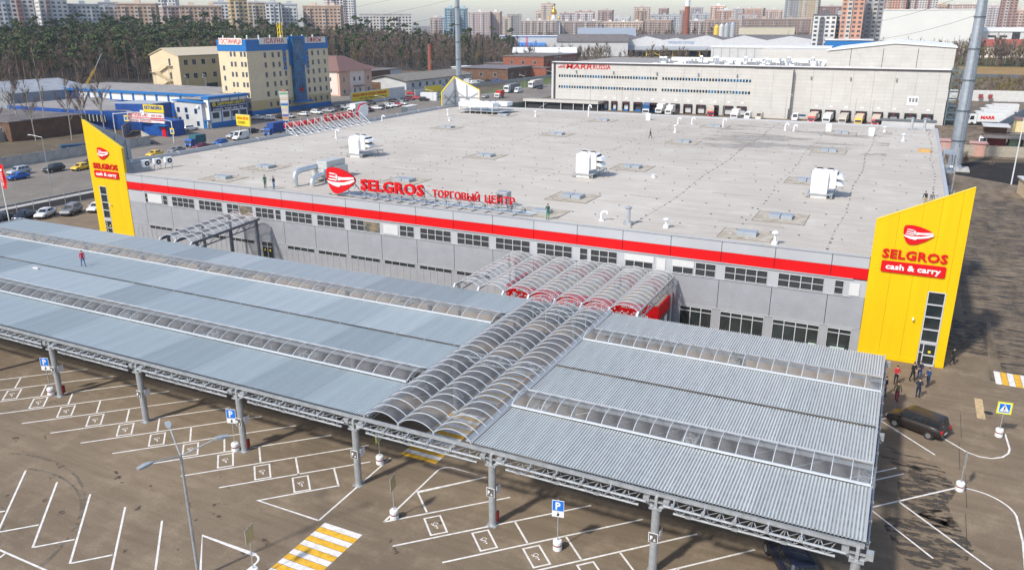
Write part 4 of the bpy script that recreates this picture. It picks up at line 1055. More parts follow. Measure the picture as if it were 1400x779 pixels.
# trusses along the front edge and the second and third rows
def truss_mesh(L, n=10, inset=1.0):
    m = MB(M_steel); y1, y2, zt, zb = -0.42, 0.42, 4.82, 4.28
    m.tube((0.5, y1, zt), (L-0.5, y1, zt), 0.075, n=8); m.tube((0.5, y2, zt), (L-0.5, y2, zt), 0.075, n=8); m.tube((inset, -0.1, zb), (L-inset, -0.1, zb), 0.075, n=8)
    s = (L-2*inset)/n
    for i in range(n):
        x0, xm, x1 = inset+i*s, inset+(i+0.5)*s, inset+(i+1)*s
        for y in (y1, y2):
            m.tube((x0, y, zt), (xm, -0.1, zb), 0.032, n=5, caps=False); m.tube((xm, -0.1, zb), (x1, y, zt), 0.032, n=5, caps=False)
        m.tube((x0, y1, zt), (x0, y2, zt), 0.032, n=5, caps=False); m.tube((x0, y1, zt), (x1, y2, zt), 0.025, n=5, caps=False)
        if i % 2 == 0: m.tube((x0, y1, zt), (x0, 0.0, 5.08), 0.04, n=5, caps=False); m.box(x0-0.09, x0+0.09, y1-0.09, y1+0.09, zt-0.02, zt+0.22)
    for i in range(1, n, 3): m.box(inset+i*s-0.16, inset+i*s+0.16, -0.2, 0.0, zb-0.05, zb+0.07)
    return m.mesh('truss', fixn=False)
TR = truss_mesh(10.38)
for y in (37.8, 51.15, 64.0):
    for k in range(10): inst('truss', TR, canopy, (cx_cols[k+1]+50, y-51, 0))
TY = truss_mesh(13.3, 12, 0.8)
for x in cx_cols:
    for y in (37.82, 51.15): inst('cross_truss', TY, canopy, (x+50, y-51, 0.0), (0, 0, PI/2))
# ---- arched rooflights
def arch_pts(w, rise, n=10):
    r = (w*w/4+rise*rise)/(2*rise); a = math.asin(min(1, w/2/r))
    return [(w/2+r*math.sin(-a+2*a*i/n), r*math.cos(-a+2*a*i/n)-(r-rise)) for i in range(n+1)]
def arch_mesh(w, rise, t=0.05, dpt=0.07, m=None, name='arch_rib'):
    """rib lying across local x, thickness along local y"""
    mb = MB(m or M_rail); P = arch_pts(w, rise); n = len(P); vs = []
    for y in (-dpt/2, dpt/2):
        for (x, z) in P:
            vs.append((x, y, z))
        for (x, z) in P:
            d = Vector((x-w/2, z+0.8)).normalized()*t; vs.append((x+d.x, y, z+d.y))
    fs = []
    for i in range(n-1):
        a, b, c, d = i, i+1, n+i+1, n+i
        o = 2*n
        fs += [(a, b, c, d), (o+a, o+d, o+c, o+b), (a, o+a, o+b, b), (d, c, o+c, o+d)]
    mb.add(vs, fs); return mb.mesh(name)
def pane_mesh(w, rise, L, m=None, name='pane'):
    mb = MB(m or M_poly); P = arch_pts(w, rise); n = len(P)
    mb.add([(x, 0, z+0.01) for x, z in P]+[(x, L, z+0.01) for x, z in P], [(i, i+1, n+i+1, n+i) for i in range(n-1)])
    return mb.mesh(name, smooth=True, fixn=False)
# strips running along x: local frame rotated so that arch spans y. (local x -> world y, local y -> world -x)
def strip(x0, x1, ya, yb, z, sp, rise, endcap=True):
    n = int(round((x1-x0)/sp)); sp = (x1-x0)/n; w = yb-ya
    A = arch_mesh(w, rise, 0.03, 0.045); Pn = pane_mesh(w, rise, sp-0.01)
    for i in range(n+1): inst('arch_rib', A, canopy, (x0+i*sp+50, ya-51, z), (0, 0, PI/2))
    for i in range(n): inst('pane', Pn, canopy, (x0+(i+1)*sp+50, ya-51, z), (0, 0, PI/2))
    mb = MB(M_rail); mb.box(x0, x1, ya-0.1, ya+0.02, z-0.02, z+0.1); cb(mb, 'rail'); mb = MB(M_rail); mb.box(x0, x1, yb-0.02, yb+0.08, z-0.02, z+0.09); cb(mb, 'rail')
    if endcap:
        P = arch_pts(w, rise); 
        for xe in (x0, x1):
            mb = MB(M_poly); mb.add([(xe, ya+a, z+b) for a, b in P], [tuple(range(len(P)))]); cb(mb, 'end_pane', fixn=False)
for ya, yb in ((43.52, 46.08), (56.82, 59.4)):
    strip(-104.6, -29.9, ya, yb, 5.42, 1.53, 0.45); strip(-21.4, 1.05, ya, yb, 5.42, 1.07, 0.45)
# corridor: three barrel vaults running along y
VW = 8.1/3
A = arch_mesh(VW-0.1, 0.5, 0.036, 0.055); Pn = pane_mesh(VW-0.1, 0.5, 1.04)
for v in range(3):
    xv = -29.6+VW*v+0.05
    for i in range(26): inst('arch_rib', A, canopy, (xv+50, 37.95+i*1.05-51, 5.45))
    for i in range(25): inst('pane', Pn, canopy, (xv+50, 37.95+i*1.05-51, 5.45))
for v in range(4):
    x = -29.6+VW*v; mb = MB(M_steel); mb.bar((x, 37.9, 5.4), (x, 64.3, 5.4), 0.13, 0.16); cb(mb, 'valley_beam')
# ---- entrance vaults
M_polye = clear('dusty polycarbonate', (0.92, 0.93, 0.93), 0.2, 0.15)
ev = thing('entrance_vaults', 'seven clear barrel vaults side by side over the red entrance', 'canopy', (-28.5, 64.6, 0))
EW = 18.85/7
A = arch_mesh(EW-0.1, 0.5, 0.042, 0.055); Pn = pane_mesh(EW-0.1, 0.5, 0.985, M_polye)
for v in range(7):
    xv = -37.95+EW*v+0.05
    for i in range(13): inst('arch_rib', A, ev, (xv+28.5, i*0.99, 5.55))
    for i in range(12): inst('pane', Pn, ev, (xv+28.5, i*0.99, 5.55))
for v in range(8):
    x = -37.95+EW*v+28.5
    MB(M_steel).bar((x, -0.05, 5.5), (x, 11.95, 5.5), 0.12, 0.18).build('beam', ev)
    MB(M_steel_w).bar((x, -0.1, 5.62), (x-0.12, -0.55, 4.85), 0.16, 0.16).build('gutter_end', ev)
for x in (-37.95+28.5, -19.1+28.5):
    m = MB(M_steel); m.bar((x, 0, 4.7), (x, 11.9, 4.7), 0.12)
    for i in range(10): m.tube((x, i*1.19, 5.42 if i % 2 else 4.7), (x, (i+1)*1.19, 4.7 if i % 2 else 5.42), 0.04, n=5)
    m.build('side_truss', ev)
for x in (-9.3, -3.1, 3.1, 9.3):
    for y in (0.3, 11.6): MB(M_steel).tube((x, y, 0), (x, y, 5.4), 0.16, n=10).build('column', ev)
# ---- small side canopy over the staff door
sv = thing('side_canopy', 'small twin-vault canopy on dark columns over the left staff door', 'canopy', (-76.6, 64.6, 0))
A = arch_mesh(2.5, 0.6, 0.05, 0.1); Pn = pane_mesh(2.5, 0.6, 1.22, M_polye)
def zs_(y): return 5.45+0.55*y/11.0
for v in range(2):
    xv = -2.6+2.6*v+0.05
    for i in range(10): inst('arch_rib', A, sv, (xv, i*1.22, zs_(i*1.22)))
    for i in range(9): inst('pane', Pn, sv, (xv, i*1.22, zs_(i*1.22+0.6)-0.01), (math.atan(0.05), 0, 0))
for x in (-2.6, 0, 2.6):
    MB(M_steel_d).bar((x, 0, 5.4), (x, 11.2, 5.95), 0.16, 0.28).build('beam', sv); MB(M_steel_w).bar((x, -0.05, 5.55), (x-0.15, -0.6, 4.8), 0.14).build('gutter_end', sv)
m = MB(M_steel_d); m.bar((2.6, 0.4, 4.6), (2.6, 11, 5.2), 0.12)
for i in range(10): m.tube((2.6, 0.4+i*1.05, (5.35 if i % 2 else 4.6)+i*0.05), (2.6, 0.4+(i+1)*1.05, (4.6 if i % 2 else 5.35)+i*0.05), 0.04, n=5)
m.build('side_truss', sv)
for x in (-2.3, 2.4):
    for y in (0.8, 6.2, 10.8): MB(M_steel_d).tube((x, y, 0), (x, y, 5.4+y*0.04), 0.2, n=12).build('column', sv)
# ================================================================== neighbours
def wall_windows(parent, plane, const, us, zs, w, h, gm=None, frame=None, name='window', flip=1, pane=True):
    """windows as parts with shared meshes. plane 'x': wall normal along x (u runs along y); 'y': wall normal along -y (u along x)."""
    key = f'{plane}{w}{h}{(gm or M_glass).name}{(frame or M_frame).name}{flip}'
    if key not in _cs:
        f = MB(frame or M_frame); t = 0.09
        def bx(u0, u1, z0, z1, d): 
            if plane == 'y': f.box(u0, u1, -d, 0.02, z0, z1)
            else: f.box(-0.02*flip if flip > 0 else -d, d if flip > 0 else 0.02, u0, u1, z0, z1)
        bx(-w/2-t, w/2+t, -t, 0, 0.05); bx(-w/2-t, w/2+t, h, h+t, 0.05); bx(-w/2-t, -w/2, 0, h, 0.05); bx(w/2, w/2+t, 0, h, 0.05); bx(-0.03, 0.03, 0, h, 0.045)
        g = MB(gm or M_glass)
        if plane == 'y': g.quad((-w/2, -0.015, 0), (w/2, -0.015, 0), (w/2, -0.015, h), (-w/2, -0.015, h))
        else: g.quad((0.015*flip, -w/2, 0), (0.015*flip, w/2, 0), (0.015*flip, w/2, h), (0.015*flip, -w/2, h))
        _cs[key] = (f.mesh('window_frame'), g.mesh('pane', fixn=False))
    F, G = _cs[key]
    for z in zs:
        for u in us:
            loc = (u, const, z) if plane == 'y' else (const, u, z)
            o = inst(name, F, parent, loc)
            inst('pane', G, o)
def gridwall(name, col, sx=1.2, sz=0.6):
    """cladding with shallow joints drawn by a brick relief"""
    m = mat(name, col, 0.6, var=0.05, scale=0.3)
    nt = m.node_tree; n = nt.nodes; l = nt.links
    b = n['Principled BSDF']
    src = b.inputs['Base Color'].links[0].from_socket
    g = n.new('ShaderNodeNewGeometry'); tc = n.new('ShaderNodeTexCoord'); sp = n.new('ShaderNodeSeparateXYZ'); l.new(tc.outputs['Object'], sp.inputs[0])
    ad = n.new('ShaderNodeMath'); ad.operation = 'ADD'; l.new(sp.outputs['X'], ad.inputs[0]); l.new(sp.outputs['Y'], ad.inputs[1])
    cm = n.new('ShaderNodeCombineXYZ'); l.new(ad.outputs[0], cm.inputs[0]); l.new(sp.outputs['Z'], cm.inputs[1])
    br = n.new('ShaderNodeTexBrick'); br.offset = 0; br.inputs['Scale'].default_value = 1; br.inputs['Brick Width'].default_value = sx; br.inputs['Row Height'].default_value = sz
    br.inputs['Mortar Size'].default_value = 0.03; br.inputs['Color1'].default_value = (1, 1, 1, 1); br.inputs['Color2'].default_value = (0.95, 0.95, 0.95, 1); br.inputs['Mortar'].default_value = (0.72, 0.72, 0.72, 1)
    l.new(cm.outputs[0], br.inputs['Vector'])
    x = n.new('ShaderNodeMix'); x.data_type = 'RGBA'; x.blend_type = 'MULTIPLY'; x.inputs[0].default_value = 1
    l.new(src, x.inputs[6]); l.new(br.outputs[0], x.inputs[7]); l.new(x.outputs[2], b.inputs['Base Color'])
    return m
M_cream = gridwall('cream cladding', (0.74, 0.6, 0.385))
M_creamd = gridwall('ochre cladding', (0.56, 0.42, 0.2))
M_hblue = mat('bright blue cladding', (0.005, 0.15, 0.43), 0.45, var=0.08)
M_hblue2 = mat('blue corrugated cladding', (0.008, 0.07, 0.3), 0.5, var=0.2, scale=0.5)
M_bglass = glass('blue curtain glass', (0.01, 0.1, 0.2), 0.08, 0.7)
M_roofd = mat('dark felt roof', (0.16, 0.14, 0.13), 0.9, var=0.25, scale=0.4)
M_roofg = mat('grey felt roof', (0.28, 0.26, 0.24), 0.9, var=0.2, scale=0.3)
M_sign_w = mat('cream sign board', (0.78, 0.74, 0.66), 0.5, var=0.05)
M_winw = mat('grey window frame far', (0.5, 0.5, 0.5), 0.5)
M_alb = mat('pale grey wall', (0.55, 0.55, 0.54), 0.7, var=0.08, scale=0.4)
M_brick = mat('red brown brick', (0.27, 0.09, 0.05), 0.85, var=0.2, scale=0.8, bump=0.2)
M_brickd = mat('dark brown brick', (0.14, 0.075, 0.045), 0.85, var=0.25, scale=0.6)

# hotel
hotel = thing('hotel', 'six-storey cream hotel with bright blue attic band and blue glass stair', 'hotel', (-210, 230, 0))
def HP(mb, n, par_=None, **kw):
    o = mb.build(n, par_ or hotel, **kw)
    if par_ is None: o.location = (210, -230, 0)
    return o
hx0, hx1, hy0, hy1 = -217.0, -204.0, 211.0, 254.0
HP(MB(M_hblue).box(hx0, hx1, hy0, hy1, 0, 1.6), 'plinth')
HP(MB(M_cream).box(hx0, hx1, hy0, hy1, 1.61, 21.5), 'wall')
HP(MB(M_creamd).box(hx1-1, hx1+0.03, hy0+0.1, hy1-0.1, 1.6, 4.9), 'base_course')
HP(MB(M_hblue).box(hx0-0.15, hx1+0.15, hy0-0.15, hy1+0.15, 21.51, 25.2), 'attic_band')
HP(MB(M_roofg).box(hx0+0.3, hx1-0.3, hy0+0.3, hy1-0.3, 25.2, 25.3), 'roof')
for (a, b, ax) in ((-216.0, -205.4, 'y'),):
    HP(MB(M_sign_w).box(a, b, hy0-0.32, hy0-0.16, 23.6, 25.75), 'sign_board')
letters('ГОСТИНИЦА', hotel, M_redl, (-215.8+210, hy0-0.36-230, 23.95), 10.2, 1.4, depth=0.06, bold=0.005, gap=0.2)
HP(MB(M_sign_w).box(hx1+0.16, hx1+0.32, 217.2, 231.3, 23.6, 25.75), 'sign_board'); HP(MB(M_sign_w).box(hx1+0.16, hx1+0.32, 239.6, 252.6, 23.6, 25.75), 'sign_board')
letters('/САУНА', hotel, M_redl, (hx1+0.36+210, 219.5-230, 23.95), 10.0, 1.5, rot=(PI/2, 0, PI/2), depth=0.06, bold=0.005, gap=0.2)
letters('ОФИСЫ', hotel, M_redl, (hx1+0.36+210, 242-230, 23.95), 8.0, 1.5, rot=(PI/2, 0, PI/2), depth=0.06, bold=0.005, gap=0.2)
HP(MB(M_hblue).box(hx1, hx1+0.5, 231.8, 240.6, 16.0, 26.2), 'stair_surround')
HP(MB(M_bglass).box(hx1-0.5, hx1+1.4, 232.6, 238.4, 3.2, 25.7), 'stair_glass')
mb = MB(M_hblue)
for k in range(11): mb.box(hx1+1.4, hx1+1.46, 232.6, 238.4, 3.2+k*2.2, 3.32+k*2.2)
for k in range(5): mb.box(hx1+1.4, hx1+1.45, 232.6+k*1.42, 232.7+k*1.42, 3.2, 25.7)
HP(mb, 'glazing_grid')
HP(MB(M_hblue).box(hx1, hx1+3.6, 231.5, 239.5, 2.9, 3.4), 'entrance_canopy')
letters('ГОСТИНИЦА', hotel, M_redl, (hx1+1.52+210, 234.2-230, 6.8), 2.4, 0.9, rot=(PI/2, 0, PI/2), depth=0.04, bold=0.05, gap=0.14, single=True, name='lettering')
for (a, b) in ((228.6, 230.4), (240.9, 242.6)): HP(MB(M_hblue).box(hx1, hx1+0.06, a, b, 14.6, 21.5), 'blue_strip')
zsH = [2.3, 5.9, 9.2, 12.5, 15.8, 19.1]
GW = M_glass
zsh = [z+1.05-1.0 for z in zsH]
for z in zsH:
    ys = [219.6, 223.5, 226.6, 229.5] if z > 5 else [220.5, 223.9, 227.2, 230.2]
    ys2 = [241.8, 244.8, 248.2, 251.8]
    for y in ys+ys2:
        wall_windows(hotel, 'x', hx1+210+(0.03 if z < 5 else 0.0)+(0.07 if (y in (229.5, 241.8) and z > 14) else 0), [y-230], [z], 1.05, 1.7, frame=M_winw)
for z in (5.6, 9.2, 12.6, 16.0, 19.6): wall_windows(hotel, 'y', hy0-230, [-215.0+210] if z != 19.6 else [], [z-1.0], 0.85, 1.6, frame=M_winw)
for z in (2.8, 6.2, 9.6, 13.0, 16.4, 19.7): wall_windows(hotel, 'y', hy0-230, [x+210 for x in (-211.2, -209.5, -206.5, -204.9)], [z], 0.85, 1.6, frame=M_winw)
for k in range(9): HP(MB(M_steel_w).tube((hx0+2+k*1.3, hy0+1+k*4.3, 25.3), (hx0+2+k*1.3, hy0+1+k*4.3, 26.6), 0.25, n=8), 'roof_pipe')
# low wing of the hotel with the escape stair
bw = thing('annex_building', 'ochre gabled annex with zigzag fire escape left of the hotel', 'building', (-295, 285, 0))
def bp_(mb, n, o=bw, off=(295, -285, 0)): q = mb.build(n, o); q.location = off; return q
bp_(MB(M_cream).prism([(-323.5, 0), (-305, 0), (-305, 16.6), (-314.8, 19.6), (-323.5, 16.8)], 'y', 272, 272.4), 'gable_wall')
bp_(MB(M_creamd).box(-305.4, -305, 272.41, 330, 0, 16.2), 'side_wall')
mb = MB(mat('pale yellow metal roof', (0.62, 0.53, 0.36), 0.5, var=0.08)); mb.prism([(-323.9, 16.75), (-314.8, 19.95), (-304.6, 16.65), (-304.6, 16.4), (-314.8, 19.65), (-323.9, 16.5)], 'y', 271.5, 330); bp_(mb, 'roof')
wall_windows(bw, 'x', -305+295, [y-285 for y in (276, 281, 286.5, 293, 300, 305)], [6.2, 12.3], 2.2, 2.3, frame=M_winw)
bp_(MB(M_dark).box(-304.99, -304.95, 287, 294, 1.2, 3.4), 'loading_gap'); bp_(MB(M_dark).box(-304.99, -304.95, 297, 306, 1.2, 3.6), 'loading_gap')
mb = MB(mat('cream painted stair', (0.5, 0.42, 0.27), 0.6))
for (a, b) in (((-322, 271.4, 1), (-312, 271.4, 5)), ((-311, 271.4, 5), (-321, 271.4, 9)), ((-318, 271.4, 9), (-311.5, 271.4, 12))): mb.bar(a, b, 0.8, 0.3); mb.bar((a[0], 271.0, a[2]+1.2), (b[0], 271.0, b[2]+1.2), 0.12)
for x, z in ((-312, 5), (-322, 9), (-311, 12)): mb.box(x-1.6, x+1.6, 270.8, 271.95, z-0.2, z); mb.bar((x-1.6, 270.85, z+1.1), (x+1.6, 270.85, z+1.1), 0.1); mb.bar((x, 270.9, 0), (x, 270.9, z), 0.2)
bp_(mb, 'fire_escape')
wall_windows(bw, 'y', 272-285, [-311+295], [6.0, 12.2], 1.2, 3.0, frame=M_winw)

# blue and white tyre shop
ts = thing('tyre_shop', 'white two-storey shop with blue trim and dark lettered shopfront', 'shop', (-195, 185, 0))
def tp(mb, n, o=ts): q = mb.build(n, o); q.location = (195, -185, 0); return q
tp(MB(M_alb).box(-203.4, -191.8, 177.6, 196, 0, 7.6), 'wall'); tp(MB(M_sign_w).box(-191.79, -190.0, 178.5, 194.5, 0, 8.6), 'shopfront')
tp(MB(M_hblue).box(-190.0, -189.8, 178.8, 194.4, 0.02, 1.6), 'blue_base'); tp(MB(M_hblue).box(-192.6, -189.6, 178.3, 194.8, 8.61, 9.4), 'blue_fascia')
mb = MB(M_hblue); mb.prism([(-204, 8.2), (-191.0, 7.75), (-191.0, 7.5), (-204, 7.9)], 'y', 177.2, 196); tp(mb, 'roof'); tp(MB(M_roofg).box(-203.2, -192.7, 180.5, 196.2, 8.22, 8.4), 'felt_roof')
for x in (-191.9, -203.5): tp(MB(M_hblue).box(x, x+0.14, 177.5, 177.59, 0, 7.6), 'corner_trim')
tp(MB(mat('shop sign navy', (0.01, 0.03, 0.1), 0.5)).box(-189.99, -189.86, 179.2, 194.0, 5.0, 7.7), 'sign_board')
letters('ШИННЫЙ ЦЕНТР', ts, M_yeld, (-189.8+195, 182-185, 6.7), 11.5, 0.75, rot=(PI/2, 0, PI/2), depth=0.03, bold=0.03, single=True, name='lettering')
letters('ПРОДАЖА ХРАНЕНИЕ РЕМОНТ', ts, M_white, (-189.8+195, 181.2-185, 6.05), 12.5, 0.4, rot=(PI/2, 0, PI/2), depth=0.03, single=True, name='lettering')
letters('(495) 720-42-33', ts, M_white, (-189.8+195, 180-185, 5.15), 12.5, 0.55, rot=(PI/2, 0, PI/2), depth=0.03, bold=0.02, single=True, name='lettering')
mb = MB(M_yeld); mb.tube((-189.84, 180.5, 7.0), (-189.8, 180.5, 7.0), 0.65, n=18); tp(mb, 'number_disc')
letters('1', ts, M_dark, (-189.79+195, 180.35-185, 6.7), 0.3, 0.6, rot=(PI/2, 0, PI/2), depth=0.02, single=True, name='lettering')
mb = MB(M_hblue)
for y in (178.6, 183.2, 187.2, 190.9, 194.3): mb.box(-189.99, -189.83, y, y+0.2, 1.61, 8.6)
tp(mb, 'post')
for y in (181.0, 185.2, 189.0, 192.6): wall_windows(ts, 'x', -190+195+0.02, [y-185], [2.9], 2.4, 1.6, frame=M_hblue)
for x, z in ((-201.9, 4.6), (-198.6, 4.6), (-201.6, 1.7), (-198.4, 2.6), (-194.1, 0.7), (-194.6, 4.4)): wall_windows(ts, 'y', 177.6-185, [x+195], [z], 1.0, 1.3, frame=M_hblue)
tp(MB(M_hblue).box(-191.2, -190.0+0.05, 176.9, 178.49, 2.3, 2.5), 'door_hood'); tp(MB(M_hblue).box(-191.5, -190.4, 177.5, 177.58, 0, 2.2), 'door')
tp(MB(M_white).bbox(-193.9, -192.9, 177.2, 177.55, 6.1, 6.8, 0.04), 'air_conditioner')
# dark blue service hall and red/white sign
bh = thing('service_hall', 'dark blue corrugated service hall with curved corner and ribbon window', 'workshop', (-225, 170, 0))
def hp(mb, n, o=bh): q = mb.build(n, o); q.location = (225, -170, 0); return q
hp(MB(M_hblue2).prism([(-262, 162.3), (-225, 162.0), (-209, 166), (-204.2, 170), (-204.2, 177), (-262, 196)], 'z', 0, 5.4), 'wall')
hp(MB(M_hblue2).prism([(-206, 166), (-197, 160.2), (-186.5, 159.2), (-186, 165), (-197, 168)], 'z', 0, 4.2), 'corner_wall')
hp(MB(M_roofg).prism([(-262, 163), (-225, 162.8), (-209.4, 166.8), (-216.5, 168), (-216.5, 177), (-262, 195)], 'z', 5.41, 5.6), 'roof')
hp(MB(M_hblue2).prism([(-216, 166.5), (-204.3, 170.4), (-204.3, 177.2), (-216, 177.2)], 'z', 5.42, 7.4), 'upper_block')
hp(MB(mat('corrugated pale roof', (0.42, 0.46, 0.5), 0.5, 0.2)).prism([(-218, 166.2), (-204.1, 170.2), (-204.1, 177.3), (-218, 177.4)], 'z', 7.41, 7.55), 'upper_roof')
hp(MB(M_glass).box(-236, -215, 161.9, 162.2, 2.4, 4.4), 'ribbon_window')
mb = MB(M_winw)
for k in range(13): mb.box(-236+k*1.72, -235.7+k*1.72, 161.8, 161.89, 2.4, 4.4)
hp(mb, 'mullions')
hp(MB(M_redl).box(-188.3, -186.9, 159.0, 159.35, 0, 2.6), 'entrance_door'); hp(MB(M_hblue).box(-190.5, -185.5, 157.9, 159.2, 3.1, 3.3), 'door_hood')
sb = thing('sign_board', 'red and white lettered board on the corner of the blue hall', 'sign', (-193, 159.1, 3.4))
MB(M_white).box(-8.5, 6.3, -0.3, 0, 0.3, 3.0).build('board', sb)
mb = MB(M_redl); mb.box(-8.5, 6.3, -0.33, -0.301, 0.95, 1.75); mb.build('red_stripe', sb)
letters('АВТОСЕРВИС', sb, M_redl, (-8.0, -0.34, 2.0), 8, 0.75, depth=0.03, bold=0.03, single=True, name='lettering'); letters('РЕМОНТ И ТЮНИНГ', sb, M_white, (-8.0, -0.36, 1.1), 9, 0.5, depth=0.03, bold=0.02, single=True, name='lettering')
letters('МАГАЗИН', sb, M_redl, (1.4, -0.34, 2.0), 4.4, 0.6, depth=0.03, single=True, name='lettering'); letters('ШИНЫ ДИСКИ', sb, M_redl, (-8.0, -0.34, 0.42), 9, 0.4, depth=0.03, single=True, name='lettering')
sb = thing('sign_board', 'yellow lettered board above the red and white one on the blue hall', 'sign', (-201.5, 168.0, 5.3))
MB(M_yeld).box(-4, 4.5, -0.2, 0, 0, 2.2).build('board', sb); letters('АВТОМОЙКА', sb, M_hblue2, (-3.6, -0.24, 0.9), 7.6, 0.9, depth=0.03, single=True, name='lettering', bold=0.03)
# long white-and-blue shed behind
ls = thing('long_shed', 'long low shed with white panels between blue posts and grey roof', 'shed', (-235, 205, 0))
def lp(mb, n): q = mb.build(n, ls); q.location = (235, -205, 0); return q
lp(MB(M_hblue2).box(-300, -204, 197.5, 209, 0, 4.6), 'wall'); lp(MB(M_white).box(-275, -204, 197.3, 197.49, 4.7, 7.2), 'panel_strip'); lp(MB(M_roofg).box(-300, -203.8, 197.6, 209.5, 7.2, 7.5), 'roof'); lp(MB(M_roofg).box(-300, -218, 209.6, 230, 7.2, 7.5), 'roof')
lp(MB(M_hblue).box(-300, -203, 196.7, 197.55, 7.22, 8.0), 'eaves')
for k in range(13): lp(MB(M_hblue).box(-275+k*5.8, -274.4+k*5.8, 197.0, 197.3, 4.6, 7.2), 'post')
lp(MB(M_hblue2).box(-300, -204, 197.7, 208.9, 4.6, 7.19), 'upper_wall'); lp(MB(M_hblue2).box(-300, -218, 209, 229, 0, 7.19), 'rear_wall')
gr = thing('long_shed', 'big grey-roofed shed at the far left edge before the trees', 'shed', (-290, 170, 0))
mb = MB(mat('weathered grey metal', (0.3, 0.32, 0.34), 0.6, 0.1, var=0.2, scale=0.3)); mb.prism([(-30, 0), (10, 0), (10, 7.5), (-10, 10.5), (-30, 9)], 'y', 5, 38); mb.build('shell', gr)
mb = MB(M_alb); mb.box(-40, -2, -12, 4, 0, 4.0); mb.build('front_block', gr)
bb = thing('brick_building', 'dark brick building with flat roof at the left edge', 'building', (-215, 128, 0))
MB(M_brickd).box(-40, -2, 6, 28, 0, 5.0).build('wall', bb); MB(M_roofd).box(-40.3, -1.7, 5.7, 28.3, 5.01, 5.3).build('roof', bb)
wall_windows(bb, 'y', 6, [-30, -22, -14, -6], [1.8], 1.6, 1.8, frame=M_winw)
# pink house with brown hip roof
ph = thing('town_house', 'pink three-storey house with brown hipped roof', 'house', (-238, 300, 0))
M_pink = mat('pink plaster', (0.6, 0.38, 0.27), 0.75, var=0.06); M_pinkw = mat('pale pink plaster', (0.72, 0.6, 0.52), 0.75, var=0.05)
M_broof = mat('brown metal tile roof', (0.2, 0.11, 0.09), 0.6, var=0.12, scale=2, bump=0.3, bscale=5)
MB(M_pink).box(-14, 12, -12, 12, 0, 10.6).build('wall', ph); MB(M_pinkw).box(12.01, 12.1, -4.5, 6, 0.5, 10.5).build('bay_wall', ph); MB(M_pinkw).box(-13.9, 11, -12.1, -12.01, 0.5, 10.5).build('bay_wall', ph)
mb = MB(M_broof); mb.add([(-15, -13, 10.6), (13, -13, 10.6), (13, 13, 10.6), (-15, 13, 10.6), (-5, -3, 16.6), (4, -3, 16.6), (4, 3, 16.6), (-5, 3, 16.6)], [(0, 1, 5, 4), (1, 2, 6, 5), (2, 3, 7, 6), (3, 0, 4, 7), (4, 5, 6, 7), (3, 2, 1, 0)]); mb.build('roof', ph)
mb = MB(M_broof); mb.add([(13, 2, 10.6), (13, 18, 10.6), (-6, 18, 10.6), (-6, 2, 10.6), (3, 10, 14)], [(0, 1, 4), (1, 2, 4), (2, 3, 4), (3, 0, 4), (3, 2, 1, 0)]); mb.build('side_roof', ph)
wall_windows(ph, 'x', 12.12, [-9, -1.5, 2.5, 9], [0.9, 6.0], 1.3, 1.8, frame=M_white); wall_windows(ph, 'y', -12.13, [-10, -6, 2, 7], [1.5, 6.4], 1.2, 1.6, frame=M_white)
MB(M_broof).box(12.1, 14, -2.5, 4, 3.6, 4.0).build('porch_roof', ph)
# billboards and small signs by the hotel
bl = thing('billboard', 'long yellow lettered banner wall beside the hotel car park', 'billboard', (-196, 258, 0))
MB(M_alb).box(-0.3, 0, -2, 36, 0, 4.8).build('fence_wall', bl); MB(M_yeld).box(0.01, 0.1, -1.5, 24, 1.3, 4.6).build('banner', bl)
letters('АРЕНДА ОФИСОВ СКЛАДОВ ПОМЕЩЕНИЙ', bl, M_redl, (0.14, -0.8, 3.1), 23, 0.9, rot=(PI/2, 0, PI/2), depth=0.03, single=True, name='lettering', bold=0.02)
letters('ОТ СОБСТВЕННИКА 720-44-55', bl, M_black, (0.14, 4, 1.7), 18, 0.8, rot=(PI/2, 0, PI/2), depth=0.03, single=True, name='lettering')
bl = thing('billboard', 'small yellow billboard on legs by the road', 'billboard', (-176.5, 178.5, 0), R(-8))
MB(M_yeld).box(-3.2, 3.2, -0.15, 0.15, 1.5, 4.8).build('board', bl)
letters('ШИНЫ ДИСКИ', bl, M_redl, (-2.7, -0.18, 3.4), 5.2, 0.7, depth=0.03, single=True, name='lettering'); letters('СЕРВИС', bl, M_black, (-2.6, -0.18, 2.1), 3.6, 0.7, depth=0.03, single=True, name='lettering')
mb = MB(M_steel); mb.bar((-2, 0, 0), (-2, 0, 1.5), 0.2); mb.bar((2, 0, 0), (2, 0, 1.5), 0.2); mb.build('leg', bl)
bl = thing('billboard', 'yellow banner on the fence beyond the white warehouse', 'billboard', (-196, 310, 0)); MB(M_yeld).box(0, 0.12, 0, 15, 0.8, 3.6).build('banner', bl); MB(M_alb).box(-0.2, -0.01, -8, 26, 0, 3.0).build('fence_wall', bl)
st = thing('totem_sign', 'tall tapered pylon sign with stacked coloured plates in front of the hotel', 'sign', (-183, 204, 0), R(30))
mb = MB(M_alb); mb.prism([(-0.9, 0), (0.9, 0), (1.5, 9.5), (-1.5, 9.5)], 'y', -0.3, 0.3); mb.build('body', st)
for i, c in enumerate([(0.2, 0.42, 0.25), (0.7, 0.65, 0.55), (0.7, 0.5, 0.35), (0.7, 0.7, 0.68), (0.02, 0.12, 0.4), (0.7, 0.66, 0.3), (0.65, 0.5, 0.48), (0.7, 0.68, 0.6), (0.1, 0.1, 0.4), (0.7, 0.3, 0.08)]):
    z = 8.55-i*0.88; w = 0.8+0.06*z; MB(mat(f'totem plate {i}', c, 0.5)).box(-w, w, -0.36, -0.31, z, z+0.62).build('plate', st)
